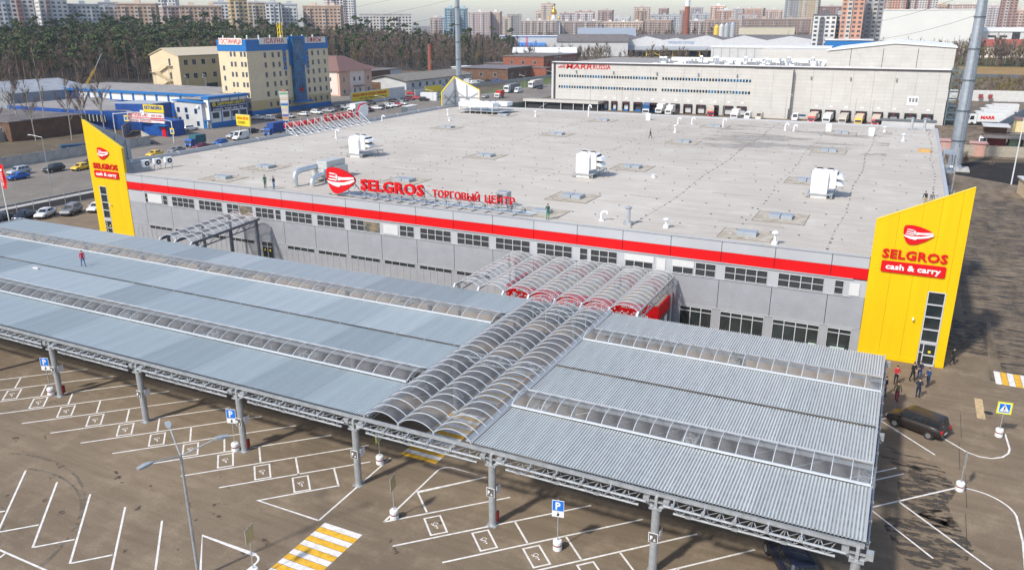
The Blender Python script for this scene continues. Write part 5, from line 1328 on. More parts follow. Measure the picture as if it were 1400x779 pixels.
mb = MB(mat('orange trim', (0.75, 0.2, 0.02), 0.5)); mb.box(-0.5, 0.5, -0.4, 0.4, 9.5, 9.9); mb.build('top', st)
# low buildings behind the car rows
lw = thing('low_garage_block', 'low whitish garage block with grey pitched roof', 'garage', (-225, 350, 0))
mb = MB(M_alb); mb.prism([(-18, 0), (6, 0), (6, 4.2), (-6, 6.2), (-18, 4.2)], 'y', -20, 45); mb.build('wall', lw)
mb = MB(mat('brown grey slate roof', (0.2, 0.18, 0.15), 0.85, var=0.2, scale=0.5)); mb.prism([(-19, 4.0), (-6, 6.5), (7, 4.0), (7, 4.3), (-6, 6.8), (-19, 4.3)], 'y', -21, 46); mb.build('roof', lw)
for k in range(9): wall_windows(lw, 'x', 6.02, [-14+k*6.4], [1.0], 2.0, 1.8, frame=M_winw)
MB(M_brickd).box(-15, -9, -20.2, -20.01, 0, 3.2).build('garage_door', lw)
for i, (x, y, w, d, h, m, rm, lab) in enumerate([(-262, 350, 20, 30, 7, M_brickd, M_roofd, 'dark roofed brick shed behind the pink house'), (-290, 400, 30, 20, 5, M_alb, M_roofd, 'low grey shed in front of the trees'),
        (-234, 428, 24, 16, 6.0, M_alb, M_white, 'small white shed beside the brick chimney'), (-245, 500, 34, 18, 5, M_brick, M_roofd, 'low brick-red roofed shed near the trees')]):
    b = thing('low_shed', lab, 'shed', (x, y, 0)); MB(m).box(-w/2, w/2, -d/2, d/2, 0, h).build('wall', b); MB(rm).box(-w/2-0.4, w/2+0.4, -d/2-0.4, d/2+0.4, h, h+0.4).build('roof', b)
    wall_windows(b, 'y', -d/2-0.0, [-w/2+3+k*4 for k in range(int(w/4)-1)], [h*0.35], 1.2, 1.3, frame=M_winw)
b = thing('workshop_building', 'brown brick workshop with purple-grey roof right of the lattice mast', 'workshop', (-219, 424, 0), R(0))
MB(M_brickd).box(-16, 14, -12, 20, 0, 6.3).build('wall', b); MB(mat('purple grey roof', (0.17, 0.15, 0.16), 0.7)).box(-16.6, 14.6, -12.6, 20.6, 6.31, 6.9).build('roof', b)
wall_windows(b, 'x', 14.02, [-6, 4, 12], [1.6], 1.8, 2.2, frame=M_winw); wall_windows(b, 'y', -12.02, [-10, -3, 6], [2.0], 1.8, 2.0, frame=M_winw)
b = thing('brick_office', 'red brick two-storey office with a row of arched windows', 'office', (-214, 478, 0))
MB(M_brick).box(-20, 8, -14, 42, 0, 11.0).build('wall', b); MB(M_roofd).box(-20.4, 8.4, -14.4, 42.4, 11.01, 11.5).build('roof', b)
wall_windows(b, 'x', 8.02, [-8+5*k for k in range(10)], [7.0], 1.7, 2.4, frame=M_white); wall_windows(b, 'y', -14.02, [-14, -6, 2], [6.5, 2], 1.6, 2.2, frame=M_winw)
MB(M_brick).box(8.01, 12, -6, -2, 0, 7.5).build('porch', b); MB(M_dark).box(12.01, 12.05, -5.3, -2.7, 0, 4).build('porch_opening', b)
letters('КИРПИЧНЫЙ', b, M_white, (8.1, 2, 9.9), 12, 0.7, rot=(PI/2, 0, PI/2), depth=0.04, single=True, name='lettering')
b = thing('gatehouse', 'small red brick gatehouse with an arch beside the road', 'gatehouse', (-201, 447, 0))
MB(M_brick).box(-7, 6, -4, 6, 0, 5.5).build('wall', b); MB(M_dark).box(6.01, 6.05, -1.5, 3, 0, 3.8).build('arch_opening', b); MB(M_roofd).box(-7.3, 6.3, -4.3, 6.3, 5.51, 5.8).build('roof', b)
b = thing('brick_chimney', 'short red brick chimney stack among the sheds', 'chimney', (-292, 470, 0)); MB(M_brick).lathe([(1.7, 0), (1.3, 17.2), (1.5, 17.2), (1.5, 17.8)], 10).build('stack', b)
# concrete fence along the road (panels)
def fence(lab, x0, y0, x1, y1, h, n, m, cat='fence', posts=True, name='fence', z=0):
    f = thing(name, lab, cat, (x0, y0, z), math.atan2(y1-y0, x1-x0)); L = math.hypot(x1-x0, y1-y0); w = L/n
    key = (m.name, round(w, 2), h)
    if key not in _cs:
        p = MB(m); p.box(0.08, w-0.08, -0.05, 0.05, 0.05, h); p.box(0.25, w-0.25, -0.08, -0.051, 0.3, h*0.5); p.box(0.25, w-0.25, -0.08, -0.051, h*0.55, h-0.2)
        q = MB(m); q.box(-0.1, 0.1, -0.1, 0.1, -0.1, h+0.1); _cs[key] = (p.mesh('fence_panel'), q.mesh('fence_post'))
    for i in range(n): inst('fence_panel', _cs[key][0], f, (i*w, 0, 0))
    for i in range(n+1): inst('fence_post', _cs[key][1], f, (i*w, 0, 0))
    return f
fence('pale concrete panel fence along the far side of the road', -176.6, 60, -178.0, 146, 2.4, 22, M_concrete)
fence('grey corrugated fence behind the parked flatbed truck', -217, 100, -222, 160, 2.6, 16, mat('grey corrugated fence', (0.33, 0.34, 0.34), 0.6, 0.2, var=0.15))
fence('short grey gate fence beside the blue hall', -207, 164, -197, 153, 3.2, 4, MATS['grey corrugated fence'])
fence('concrete fence right of the left yellow tower', -178, 146, -187, 151, 2.6, 3, M_concrete)
fence('pale concrete fence behind the workshop lot', -200, 345, -188, 520, 1.8, 26, M_concrete)
# low mesh fence posts in the verge and car-park edge posts
pf = thing('mesh_fence', 'thin wire mesh fence on slim posts along the near side of the road', 'fence', (-139.6, 60, 0))
for k in range(30): MB(M_steel).tube((0, k*4.5, 0), (0, k*4.5, 1.5), 0.04, n=5).build('post', pf)
mb = MB(M_steel)
for z in (0.3, 0.6, 0.9, 1.2, 1.45): mb.bar((0, 0, z), (0, 130, z), 0.012)
mb.build('wire', pf)
for k in range(7):
    b = thing('fence_post', f'slim grey post at the edge of the left car park, number in line beside the {("flagpole","dark car","white saloon","black crossover","parked white car","yellow tower","tower side wall")[k]}', 'post', (-131.9+0.05*k, 77+k*2.9, -0.02)); MB(M_steel).tube((0, 0, 0), (0, 0, 2.0), 0.06, n=8).build('pole', b)
    b['label'] = f'slim grey post edging the left car park, nearest the {("flagpole","dark saloon","white saloon","black crossover","hindmost white saloon","yellow tower edge","tower side wall")[k]}'
# ================================================================== the pale warehouse behind
M_marr = gridwall('pale warehouse cladding', (0.56, 0.54, 0.5), 6.0, 1.15)
M_marrd = mat('dark roof trim', (0.06, 0.05, 0.055), 0.6)
wh = thing('warehouse', 'long pale warehouse with red lettering, two window bands and loading docks', 'warehouse', (-55, 283, 0))
def wp(mb, n, o=None, **kw):
    q = mb.build(n, o or wh, **kw)
    if o is None: q.location = (55, -283, 0)
    return q
WY = 283.0
docks = [(-101.6, -99.3), (-98.2, -95.8), (-93.9, -91.2), (-89.7, -86.3), (-84.6, -80.7), (-80.0, -76.9), (-75.9, -72.6), (-71.3, -68.1), (-66.8, -63.4), (-61.8, -58.9), (-57.4, -53.9), (-52.8, -49.4)]
docksR = [(-28.9, -25.2), (-24.2, -20.9), (-19.5, -16.2), (-14.9, -11.5), (-10.0, -6.7), (-5.3, -2.0), (-0.6, 2.9), (4.2, 7.6)]
# wall in vertical cladding panels
xs = [-120.6+6.1*k for k in range(22)]
for a in xs:
    b = min(a+6.1, 10.5)
    if b-a < 0.5: continue
    yy = WY-2.2 if (-47.5 < a+3 < -35.7) else WY
    wp(MB(M_marr).box(a+0.02, b-0.02, yy, WY+1.0, 3.3, 16.15), 'wall_panel')
wp(MB(M_marr).box(-47.6, -35.6, WY-2.21, WY+0.9, 0, 3.29), 'projecting_bay')
ends = sorted(docks+docksR); xp = -120.6
for a, b in ends+[(10.5, 10.6)]:
    if a-xp > 0.2: wp(MB(M_marr).box(xp, a, WY, WY+1.0, 0, 3.29), 'dock_pier')
    xp = b
for i, (a, b) in enumerate(ends):
    d = wp(MB(M_marrd).box(a+0.02, b-0.02, WY+0.5, WY+0.9, 0, 3.28), 'dock')
    mb = MB(M_black); mb.box(a+0.05, b-0.05, WY-0.5, WY+0.49, 2.55, 3.15); mb.box(a+0.05, a+0.4, WY-0.5, WY+0.49, 0.6, 2.55); mb.box(b-0.4, b-0.05, WY-0.5, WY+0.49, 0.6, 2.55); wp(mb, 'dock_seal')
    if i not in (3, 4, 6, 9): wp(MB(M_alb).box(a+0.6, b-0.6, WY+0.3, WY+0.48, 0.4, 2.3), 'dock_door')
    wp(MB(M_redl).box((a+b)/2-0.15, (a+b)/2+0.15, WY-0.56, WY-0.51, 2.7, 3.0), 'dock_light'); wp(MB(M_white).box((a+b)/2-0.5, (a+b)/2+0.5, WY-0.05, WY-0.001, 4.2, 4.7), 'number_plate')
    wp(MB(M_hblue).box(a+0.5, b-0.5, WY-0.2, WY+0.3, 0, 0.55), 'dock_step') if i < 5 else None
wp(MB(M_marr).box(-120.6, 10.5, WY+1.01, 350, 0, 16.0), 'core')
wp(MB(M_roofg).box(-120.3, 10.2, WY+0.8, 349.5, 16.01, 16.2), 'roof')
wp(MB(M_marrd).box(-122.2, 10.8, WY-0.3, WY+0.4, 16.16, 16.62), 'dark_eaves'); wp(MB(M_marrd).box(-47.7, -35.5, WY-2.5, WY-0.31, 16.16, 16.6), 'dark_eaves')
wp(MB(M_white).box(-122, 10.4, WY+0.41, WY+1.2, 16.2, 16.95), 'parapet')
wp(MB(M_alb).box(-122.2, -121.4, WY-0.2, WY+0.8, 0, 16.9), 'corner_fin'); wp(MB(M_marrd).box(-121.39, -120.62, WY+0.1, WY+0.9, 0, 16.15), 'corner_glazing')
for z in (11.35, 7.4):
    for (a, b, n) in ((-119.5, -81.2, 37), (-79.7, -48.6, 30)):
        wp(MB(M_alb).box(a, b, WY-0.012, WY-0.002, z-0.05, z+0.95), 'window_band')
        w = (b-a)/n
        for k in range(n): wp(MB((M_glass, M_glass_g, M_bglass)[rng.randrange(3)]).box(a+k*w+0.17, a+(k+1)*w-0.17, WY-0.06, WY-0.013, z, z+0.9), 'window')
mb = MB(M_steel)
for x in (-112.5, -98, -81.8, -67, -53.8, -29.9, -17.9, -4.5): wp(MB(M_steel).box(x, x+0.4, WY-0.7, WY, 13.2, 14.0), 'wall_lamp')
wp(MB(M_white).box(-0.4, 2.8, WY-0.1, WY-0.01, 5.7, 8.55), 'white_hatch')
for r_ in range(2):
    for k in range(3): wp(MB(M_glass).box(0.1+k*0.9, 0.7+k*0.9, WY-0.13, WY-0.101, 6.9+r_*0.6, 7.3+r_*0.6), 'hatch_window')
letters('MARR', wh, M_redl, (-116.4+55, -0.12, 14.45), 10.2, 1.6, depth=0.06, bold=0.012, shear=0.15, gap=0.08)
letters('RUSSIA', wh, M_redl, (-105.7+55, -0.12, 14.45), 6.7, 1.6, depth=0.06, bold=0.006, gap=0.1)
mb = MB(M_redl)
for k, (x, h) in enumerate(((-119.6, 0.8), (-119.0, 1.1), (-118.4, 1.5), (-117.8, 1.8), (-117.2, 1.9))): mb.bar((x, WY-0.1, 14.6), (x+0.35, WY-0.1, 14.6+h*0.75), 0.13); mb.bar((x, WY-0.1, 15.2), (x+0.5, WY-0.1, 15.0), 0.12)
wp(mb, 'logo')
wp(MB(M_bglass).box(-34.0, -30.1, WY-0.06, WY-0.01, 0.9, 1.5), 'window')
# taller hall on top
mb = MB(M_marr); mb.prism([(-26.3, 16.0), (11.2, 16.0), (11.2, 22.9), (-6.2, 24.0), (-26.3, 21.6)], 'y', 292, 345); wp(mb, 'tall_hall')
mb = MB(M_white); mb.prism([(-26.5, 21.65), (-6.2, 24.1), (11.5, 22.95), (11.5, 23.4), (-6.2, 24.6), (-26.5, 22.1)], 'y', 291.6, 346); wp(mb, 'tall_hall_roof')
mb = MB(M_marrd)
for x in (-19.2, -9.5, 0.6): mb.box(x, x+0.15, 291.95, 291.999, 16.3, 22.6)
wp(mb, 'panel_joint')
for x in (-20, -13): wp(MB(M_steel_w).box(x, x+1.6, 287, 288, 16.2, 17.1), 'roof_box')
wp(MB(M_marr).box(-54, -26.6, 330, 348, 16.2, 21.0), 'rear_hall')
# roof plant on the warehouse
for k in range(70):
    x = rng.uniform(-88, -28); y = rng.uniform(287, 322); h = rng.uniform(0.8, 2.4)
    c = thing('roof_vent', f'small silver vent among the cluster on the pale warehouse roof', 'vent', (x, y, 16.2), 0, 'silver vents on the pale warehouse roof')
    if k % 3 == 0: MB(M_unit).bbox(-0.9, 0.9, -0.6, 0.6, 0, h*0.8, 0.05).build('box', c)
    elif k % 3 == 1: MB(M_duct).lathe([(0.35, 0), (0.35, h*0.8), (0.55, h*0.82), (0.5, h)], 8).build('pipe', c)
    else: MB(M_duct).path([(0, 0, 0), (0, 0, h), (0.8, 0, h), (0.9, 0, 0.3)], 0.3, 8).build('duct', c)
wp(MB(M_white).box(-88, -28, 325, 326, 16.2, 17.6), 'roof_duct')
# stair lattice on the right end
sl_ = thing('stair_tower', 'dark green lattice stair tower at the right end of the pale warehouse', 'stair tower', (12.3, 284, 0))
mb = MB(mat('green grey steel', (0.14, 0.19, 0.2), 0.5, 0.2))
for x in (-1.3, 1.4):
    for y in (0, 5): mb.bar((x, y, 0), (x, y, 17.2), 0.3)
for k in range(8):
    z = 1.6+k*2.1; mb.box(-1.3, 1.4, 0, 5, z, z+0.12); mb.bar((-1.3, 0, z), (1.4, 0, z+2.0), 0.1); mb.bar((1.4, 0, z), (-1.3, 0, z+2.0), 0.1); mb.bar((-1.3, 0, z+1), (1.4, 0, z+1), 0.08)
mb.build('frame', sl_)
# low entrance canopy building
en = thing('dock_office', 'low glazed dock office with flat overhanging grey roof at the left of the docks', 'office', (-119, 278, 0))
mb = MB(M_roofg); mb.box(-12, 18, -1, 4.9, 3.2, 3.35); mb.build('roof', en); mb = MB(M_marr); mb.box(-12.2, 18.2, -1.2, -1.01, 2.5, 3.5); mb.box(18.01, 18.2, -1.2, 4.8, 2.5, 3.5); mb.build('fascia', en)
MB(M_dark).box(-11, 17, 0, 4.8, 0, 3.19).build('glazing', en)
for x in (-11.5, -4, 3, 8, 12, 17.5): MB(M_alb).box(x, x+0.25, -0.9, -0.6, 0, 2.49).build('column', en)
MB(M_steel).bar((-6, -0.4, 0), (-2, -0.4, 2.5), 0.2).build('brace', en)
fence('dark green mesh fence between the far road and the dock office', -142, 236, -131, 281, 2.2, 16, mat('green mesh fence', (0.1, 0.14, 0.11), 0.6))
# distribution plant building behind at right
b = thing('white_hall', 'long low white hall behind the pale warehouse roof', 'hall', (-63, 425, 0), R(4))
MB(M_alb).box(-30, 26, -8, 20, 0, 19.0).build('wall', b); MB(M_white).box(-30.3, 26.3, -8.3, 20.3, 19.01, 19.7).build('roof', b)
mb = MB(M_roofg)
for k in range(14): mb.box(-29+k*4, -28.8+k*4, -8.06, -8.001, 0, 18.9)
mb.build('panel_joint', b)
# zig-zag roofed hangar
b = thing('sawtooth_hangar', 'very long white hangar with zigzag roofline and open yellow-framed bay', 'hangar', (-191, 835, 0), R(12.9))
prof = [(-105, 14), (-92, 18.5), (-75, 14.8), (-60, 18.6), (-43, 15), (-30, 17), (-22, 15.2), (0, 19.5), (16, 15), (36, 19.5), (58, 15), (80, 19), (100, 16), (106, 17)]
mb = MB(M_alb); mb.prism([(-106, 6)]+prof+[(106, 6)], 'y', 0, 1); mb.build('front_wall', b)
MB(M_marrd).prism([(x, z+0.05) for x, z in prof]+[(106, 20.3), (-105, 18.9)], 'y', 40, 41).build('roof_edge', b) if False else None
mb = MB(M_roofd)
for (x0, z0), (x1, z1) in zip(prof, prof[1:]): mb.add([(x0, 0.5, z0), (x1, 0.5, z1), (x1, 75, 19.5), (x0, 75, 19.5)], [(0, 1, 2, 3)])
mb.build('roof', b)
MB(mat('grey awning', (0.35, 0.37, 0.38), 0.6)).prism([(-26, 5.8), (0.0, 8.5), (0.0, 9.0), (-26, 6.2)], 'x', -98, 106).build('awning', b); MB(M_dark).box(-60, 40, -0.5, -0.1, 0, 6).build('bay_opening', b)
mb = MB(M_yeld)
for k in range(8): mb.bar((-58+k*13, -24, 0), (-58+k*13, -24, 6), 0.7); 
mb.bar((-58, -24, 1), (-45, -24, 5.4), 0.5); mb.bar((-45, -24, 1), (-58, -24, 5.4), 0.5); mb.bar((-58, -24.2, 5.6), (40, -24.2, 5.6), 0.6); mb.build('yellow_frame', b)
letters('ПРОДАЖА СКЛАДА', b, M_hblue, (-38, -0.1, 11.5), 26, 2.0, depth=0.1, single=True, name='lettering')
# other mid-distance buildings: (label, x, y, rot, w, d, h, wall, roof, kind)
M_bluer = mat('sky blue metal roof', (0.03, 0.2, 0.55), 0.5, var=0.1); M_yelw = mat('yellow hall wall', (0.7, 0.5, 0.06), 0.6, var=0.08)
def hall(lab, x, y, rot, w, d, h, wm, rm, ridge=0, cat='hall', win=0, name='industrial_hall', trim=None):
    b = thing(name, lab, cat, (x, y, 0), R(rot))
    if ridge:
        MB(wm).prism([(-d/2, 0), (d/2, 0), (d/2, h), (0, h+ridge), (-d/2, h)], 'x', -w/2, w/2).build('wall', b)
        MB(rm).prism([(-d/2-1, h-0.3), (0, h+ridge+0.1), (d/2+1, h-0.3), (d/2+1, h+0.2), (0, h+ridge+0.7), (-d/2-1, h+0.2)], 'x', -w/2-1, w/2+1).build('roof', b)
    else:
        MB(wm).box(-w/2, w/2, -d/2, d/2, 0, h).build('wall', b); MB(rm).box(-w/2-0.5, w/2+0.5, -d/2-0.5, d/2+0.5, h, h+0.8).build('roof', b)
    if win: wall_windows(b, 'y', -d/2-0.02, [-w/2+4+k*(w-8)/max(1, win-1) for k in range(win)], [h*0.45], 3.2, 1.8, frame=M_winw)
    if trim: MB(trim).box(-w/2, w/2, -d/2-0.1, -d/2-0.01, h-1.2, h-0.1).build('trim', b)
    return b
hall('long white hall with pale roof and big grey gate', -405, 900, 24, 95, 40, 17, M_alb, M_white, 0, win=0, trim=M_hblue)
hall('white office-like hall left of the long white hall', -367, 711, 27, 40, 30, 11, M_alb, M_white, 0, win=9)
hall('yellow hall with bright blue pitched roof', -375, 750, 27, 26, 30, 8.5, M_yelw, M_bluer, 4, win=4)
hall('low building with sky blue roof behind the yellow hall', -420, 880, 25, 55, 40, 6.5, M_alb, M_bluer, 5)
hall('pale low warehouse with grey roof beside bare trees', -263, 594, 24, 48, 30, 9.5, M_alb, M_white, 3, win=6)
hall('dark brown hangar with broad pitched grey roof', -314, 880, 20, 62, 60, 17, M_brickd, mat('pale blue grey roof', (0.33, 0.37, 0.41), 0.5, 0.1), 9)
hall('white hall with black felt roof left of the zigzag hangar', -300, 800, 20, 70, 60, 14, M_alb, M_roofd, 6)
hall('long beige factory building beyond the zigzag hangar', -160, 1000, 9, 62, 20, 27, mat('beige factory wall', (0.55, 0.5, 0.38), 0.7), M_roofg, 0, win=10)
hall('low white building with bright blue walls behind the tall hall', -43, 618, 4, 30, 20, 19.5, M_hblue, M_white, 0)
hall('huge blank white cold store with thin blue-grey line', 8, 998, -0.5, 96, 80, 43.8, mat('blank white wall', (0.64, 0.64, 0.6), 0.6, var=0.03, scale=0.05), M_white, 0, name='cold_store')
b = hall('white complex with slit windows and a glazed diagonal stair', 96, 1000, -4.5, 72, 40, 23, M_alb, M_white, 3, name='white_complex')
mb = MB(M_glass)
for x in (-30, -20, 6, 16): mb.box(x, x+7, -20.1, -20.01, 17, 19)
mb.build('slit_window', b); MB(M_glass).box(-9, -2, -20.1, -20.01, 9.5, 22).build('stair_window', b)
for i, (x, y, c) in enumerate(((62, 900, 'left'), (84, 905, 'middle'), (106, 900, 'right'))):
    b = thing('cottage', f'pale cottage with dark red roof behind the meadow, {c} one', 'house', (x, y, 0), R(-5+i*6)); b.scale = (1.5, 1.5, 1.5)
    MB(M_pinkw).box(-7, 7, -5, 5, 0, 7).build('wall', b); MB(mat('dark red roof', (0.28, 0.07, 0.05), 0.7)).prism([(-6, 6.8), (6, 6.8), (0, 11)], 'x', -7.6, 7.6).build('roof', b); wall_windows(b, 'y', -5.02, [-5, -1.7, 1.7, 5], [1.5, 4.4], 1.3, 1.5, frame=M_white)
# silos
for i, (x, m) in enumerate(((-192, M_yelw), (-187, M_alb), (-182, M_duct), (-176, M_duct))):
    b = thing('silo', f'{("yellow","white","silver","tall silver")[i]} silo beyond the zigzag hangar', 'silo', (x, 880+i, 0)); MB(m).lathe([(2.6, 0), (2.6, 27+i), (1.2, 29+i), (0.3, 30+i)], 12).build('shell', b, smooth=False)
# tall striped chimney and the church
ch = thing('factory_chimney', 'tall brick chimney with white and red bands at the top', 'chimney', (-247, 969, 0))
MB(M_brick).lathe([(3.9, 0), (3.3, 30), (2.6, 72)], 18).build('stack', ch, smooth=False)
for k, (z0, z1, m) in enumerate(((50, 58, M_white), (58.02, 64, M_redl), (64.02, 72.5, M_white))):
    f = lambda z: 3.3-(z-30)*0.7/42+0.05
    MB(m).lathe([(f(z0), z0), (f(z1), z1)], 18).build('band', ch, smooth=False)
cu = thing('church', 'white church with golden onion dome and two small domes', 'church', (-474, 1102, 0), R(23))
M_gold = mat('gilded dome', (0.75, 0.42, 0.06), 0.25, 0.8, var=0.05); MB(M_white).box(-9, 9, -9, 9, 0, 33).build('wall', cu)
MB(M_white).lathe([(3.2, 33), (3.2, 43)], 12).build('drum', cu); MB(M_gold).lathe([(3.2, 43), (4.4, 46), (3.8, 49), (1.6, 51.5), (0.4, 54), (0.2, 57)], 14).build('dome', cu, smooth=True)
for dx in (-7, 7): MB(M_white).lathe([(1.3, 33), (1.3, 37)], 10, (dx, 0)).build('drum', cu); MB(M_gold).lathe([(1.4, 37), (1.9, 38.5), (0.7, 40.5), (0.1, 42)], 10, (dx, 0)).build('dome', cu, smooth=True)

# ------------------------------------------------------------------ skyline of housing blocks
PAL = {'lightgrey': ((0.45, 0.47, 0.5), (0.6, 0.6, 0.6)), 'redwhite': ((0.62, 0.55, 0.5), (0.38, 0.13, 0.1)), 'whitepink': ((0.66, 0.62, 0.58), (0.5, 0.33, 0.28)), 'whitegrey': ((0.6, 0.6, 0.58), (0.42, 0.44, 0.46)),
 'orange': ((0.5, 0.3, 0.17), (0.62, 0.45, 0.32)), 'white': ((0.62, 0.62, 0.6), (0.5, 0.5, 0.5)), 'pinkbrown': ((0.46, 0.32, 0.26), (0.6, 0.52, 0.46)), 'yellow': ((0.62, 0.42, 0.16), (0.66, 0.54, 0.36)), 'ochre': ((0.52, 0.38, 0.2), (0.6, 0.56, 0.5)),
 'pinkwhite': ((0.62, 0.5, 0.46), (0.66, 0.64, 0.62)), 'whitebrown': ((0.62, 0.6, 0.58), (0.36, 0.27, 0.24)), 'cream': ((0.62, 0.58, 0.5), (0.5, 0.46, 0.42)), 'blue': ((0.25, 0.35, 0.5), (0.5, 0.55, 0.6)), 'bluegreen': ((0.13, 0.3, 0.38), (0.3, 0.45, 0.52)),
 'pinkstripe': ((0.55, 0.4, 0.36), (0.64, 0.58, 0.54)), 'peach': ((0.62, 0.4, 0.28), (0.64, 0.56, 0.5)), 'beige': ((0.62, 0.5, 0.38), (0.5, 0.36, 0.27)), 'greybrown': ((0.36, 0.33, 0.3), (0.5, 0.46, 0.42)), 'whitered': ((0.62, 0.6, 0.58), (0.48, 0.22, 0.18)),
 'brownred': ((0.34, 0.2, 0.16), (0.46, 0.36, 0.32)), 'brown9': ((0.36, 0.25, 0.19), (0.58, 0.54, 0.5)), 'orange5': ((0.54, 0.36, 0.23), (0.62, 0.52, 0.42)), 'brown': ((0.34, 0.22, 0.16), (0.45, 0.33, 0.26)), 'redbrown': ((0.36, 0.17, 0.12), (0.5, 0.4, 0.36)),
 'greypink': ((0.45, 0.38, 0.37), (0.56, 0.5, 0.48)), 'orangewhite': ((0.6, 0.3, 0.16), (0.66, 0.64, 0.62)), 'orangebrown': ((0.48, 0.26, 0.16), (0.56, 0.44, 0.36)), 'greytower': ((0.32, 0.32, 0.34), (0.5, 0.46, 0.42)), 'whiteblack': ((0.64, 0.64, 0.62), (0.12, 0.12, 0.14)), 'orangestripe': ((0.58, 0.24, 0.12), (0.52, 0.46, 0.4))}
M_fw = glass('distant window', (0.06, 0.075, 0.09), 0.2, 0.5)
SKYL = [(-590, 377, 9.0, 50, 57.4, 'slab', 'lightgrey'), (-600, 398, 15.6, 52, 56.4, 'tower', 'redwhite'), (-606, 425, 20.5, 54, 55.0, 'tower', 'whitepink'), (-610, 454, 24.4, 48, 53.3, 'slab', 'whitegrey'), (-614, 481, 15.6, 50, 51.9, 'slab', 'whitegrey'), (-584, 486, 31.8, 49, 50.2, 'slab', 'orange'), (-673, 597, 17.7, 63, 48.4, 'tower', 'white'), (-598, 532, 18.1, 48, 48.3, 'slab', 'pinkbrown'), (-566, 537, 35.6, 48, 46.5, 'slab', 'orange'), (-583, 577, 14.2, 52, 45.3, 'slab', 'whitegrey'), (-489, 501, 13.9, 52, 44.3, 'tower', 'yellow'), (-581, 620, 17.8, 53, 43.1, 'tower', 'ochre'), (-523, 579, 12.7, 51, 42.1, 'tower', 'whitegrey'), (-519, 596, 14.3, 50, 41.0, 'tower', 'whitegrey'), (-502, 623, 36.9, 49, 38.9, 'slab', 'orange'), (-649, 825, 20.4, 69, 38.2, 'tower', 'pinkwhite'), (-665, 876, 17.7, 73, 37.2, 'tower', 'whitebrown'), (-513, 739, 58.1, 43, 34.8, 'slab', 'cream'), (-573, 939, 15.4, 41, 31.4, 'slab', 'pinkbrown'), (-589, 987, 10.1, 42, 30.8, 'slab', 'blue'), (-506, 862, 11.4, 51, 30.4, 'tower', 'bluegreen'), (-497, 879, 9.8, 51, 29.5, 'tower', 'bluegreen'), (-546, 1012, 32.4, 49, 28.4, 'slab', 'pinkstripe'), (-531, 1031, 15.3, 49, 27.2, 'tower', 'peach'), (-580, 1163, 16.0, 43, 26.5, 'slab', 'beige'), (-657, 1348, 26.4, 50, 26.0, 'slab', 'greybrown'), (-576, 1276, 11.1, 53, 24.3, 'slab', 'beige'), (-562, 1282, 22.2, 65, 23.7, 'tower', 'beige'), (-565, 1390, 42.1, 51, 22.1, 'slab', 'whitered'), (-523, 1352, 35.5, 53, 21.2, 'slab', 'whitered'), (-439, 1224, 23.8, 53, 19.7, 'slab', 'brownred'), (-492, 1094, 56.0, 38, 24.2, 'slab', 'brown9'), (-443, 1126, 62.5, 37, 21.5, 'slab', 'brown9'), (-387, 1156, 63.3, 36, 18.5, 'slab', 'orange5'), (-543, 1611, 35.3, 47, 18.6, 'slab', 'white'), (-330, 1143, 38.6, 38, 16.1, 'slab', 'brown'), (-446, 1432, 29.7, 61, 17.3, 'tower', 'beige'), (-418, 1336, 16.9, 54, 17.4, 'slab', 'orange'), (-422, 1491, 60.8, 49, 15.8, 'slab', 'whitegrey'), (-437, 1539, 17.7, 61, 15.8, 'tower', 'redbrown'), (-427, 1646, 14.4, 59, 14.5, 'slab', 'redbrown'), (-402, 1652, 22.9, 64, 13.7, 'slab', 'greypink'), (-381, 1605, 34.6, 52, 13.4, 'slab', 'whitegrey'), (-277, 1270, 22.7, 59, 12.3, 'tower', 'orangewhite'), (-262, 1253, 23.3, 52, 11.8, 'slab', 'orangewhite'), (-304, 1571, 19.7, 60, 10.9, 'slab', 'greypink'), (-268, 1527, 36.5, 59, 10.0, 'slab', 'orangebrown'), (-270, 1475, 31.8, 49, 10.4, 'slab', 'whitered'), (-228, 1483, 28.9, 56, 8.7, 'slab', 'peach'), (-279, 1146, 21.8, 37, 13.7, 'slab', 'brown9'), (-239, 1125, 48.6, 38, 12.0, 'slab', 'brown'), (-167, 1117, 88.6, 39, 8.5, 'slab', 'brown'), (-165, 1239, 22.8, 75, 7.6, 'tower', 'greytower'), (-141, 1232, 25.2, 76, 6.5, 'tower', 'ochre'), (-119, 1294, 34.0, 57, 5.3, 'slab', 'redbrown'), (-63, 647, 16.6, 39, 5.6, 'slab', 'whiteblack'), (-53, 658, 7.5, 39, 4.6, 'slab', 'whitegrey'), (-44, 638, 15.5, 53, 3.9, 'tower', 'orangestripe'), (-32, 659, 12.7, 54, 2.8, 'tower', 'greytower'), (-35, 1299, 30.3, 71, 1.5, 'tower', 'orangestripe'), (-2, 1310, 36.3, 68, 0.1, 'tower', 'redwhite'), (24, 1350, 18.8, 59, -1.0, 'slab', 'orange'), (55, 1399, 45.8, 60, -2.3, 'slab', 'peach'), (85, 1297, 20.7, 56, -3.7, 'slab', 'greypink'), (87, 1096, 17.2, 61, -4.6, 'tower', 'redbrown'), (100, 1095, 11.3, 47, -5.2, 'slab', 'orangebrown')]
order = sorted(range(len(SKYL)), key=lambda i: math.atan2(SKYL[i][0], SKYL[i][1]))
rank = {i: k for k, i in enumerate(order)}
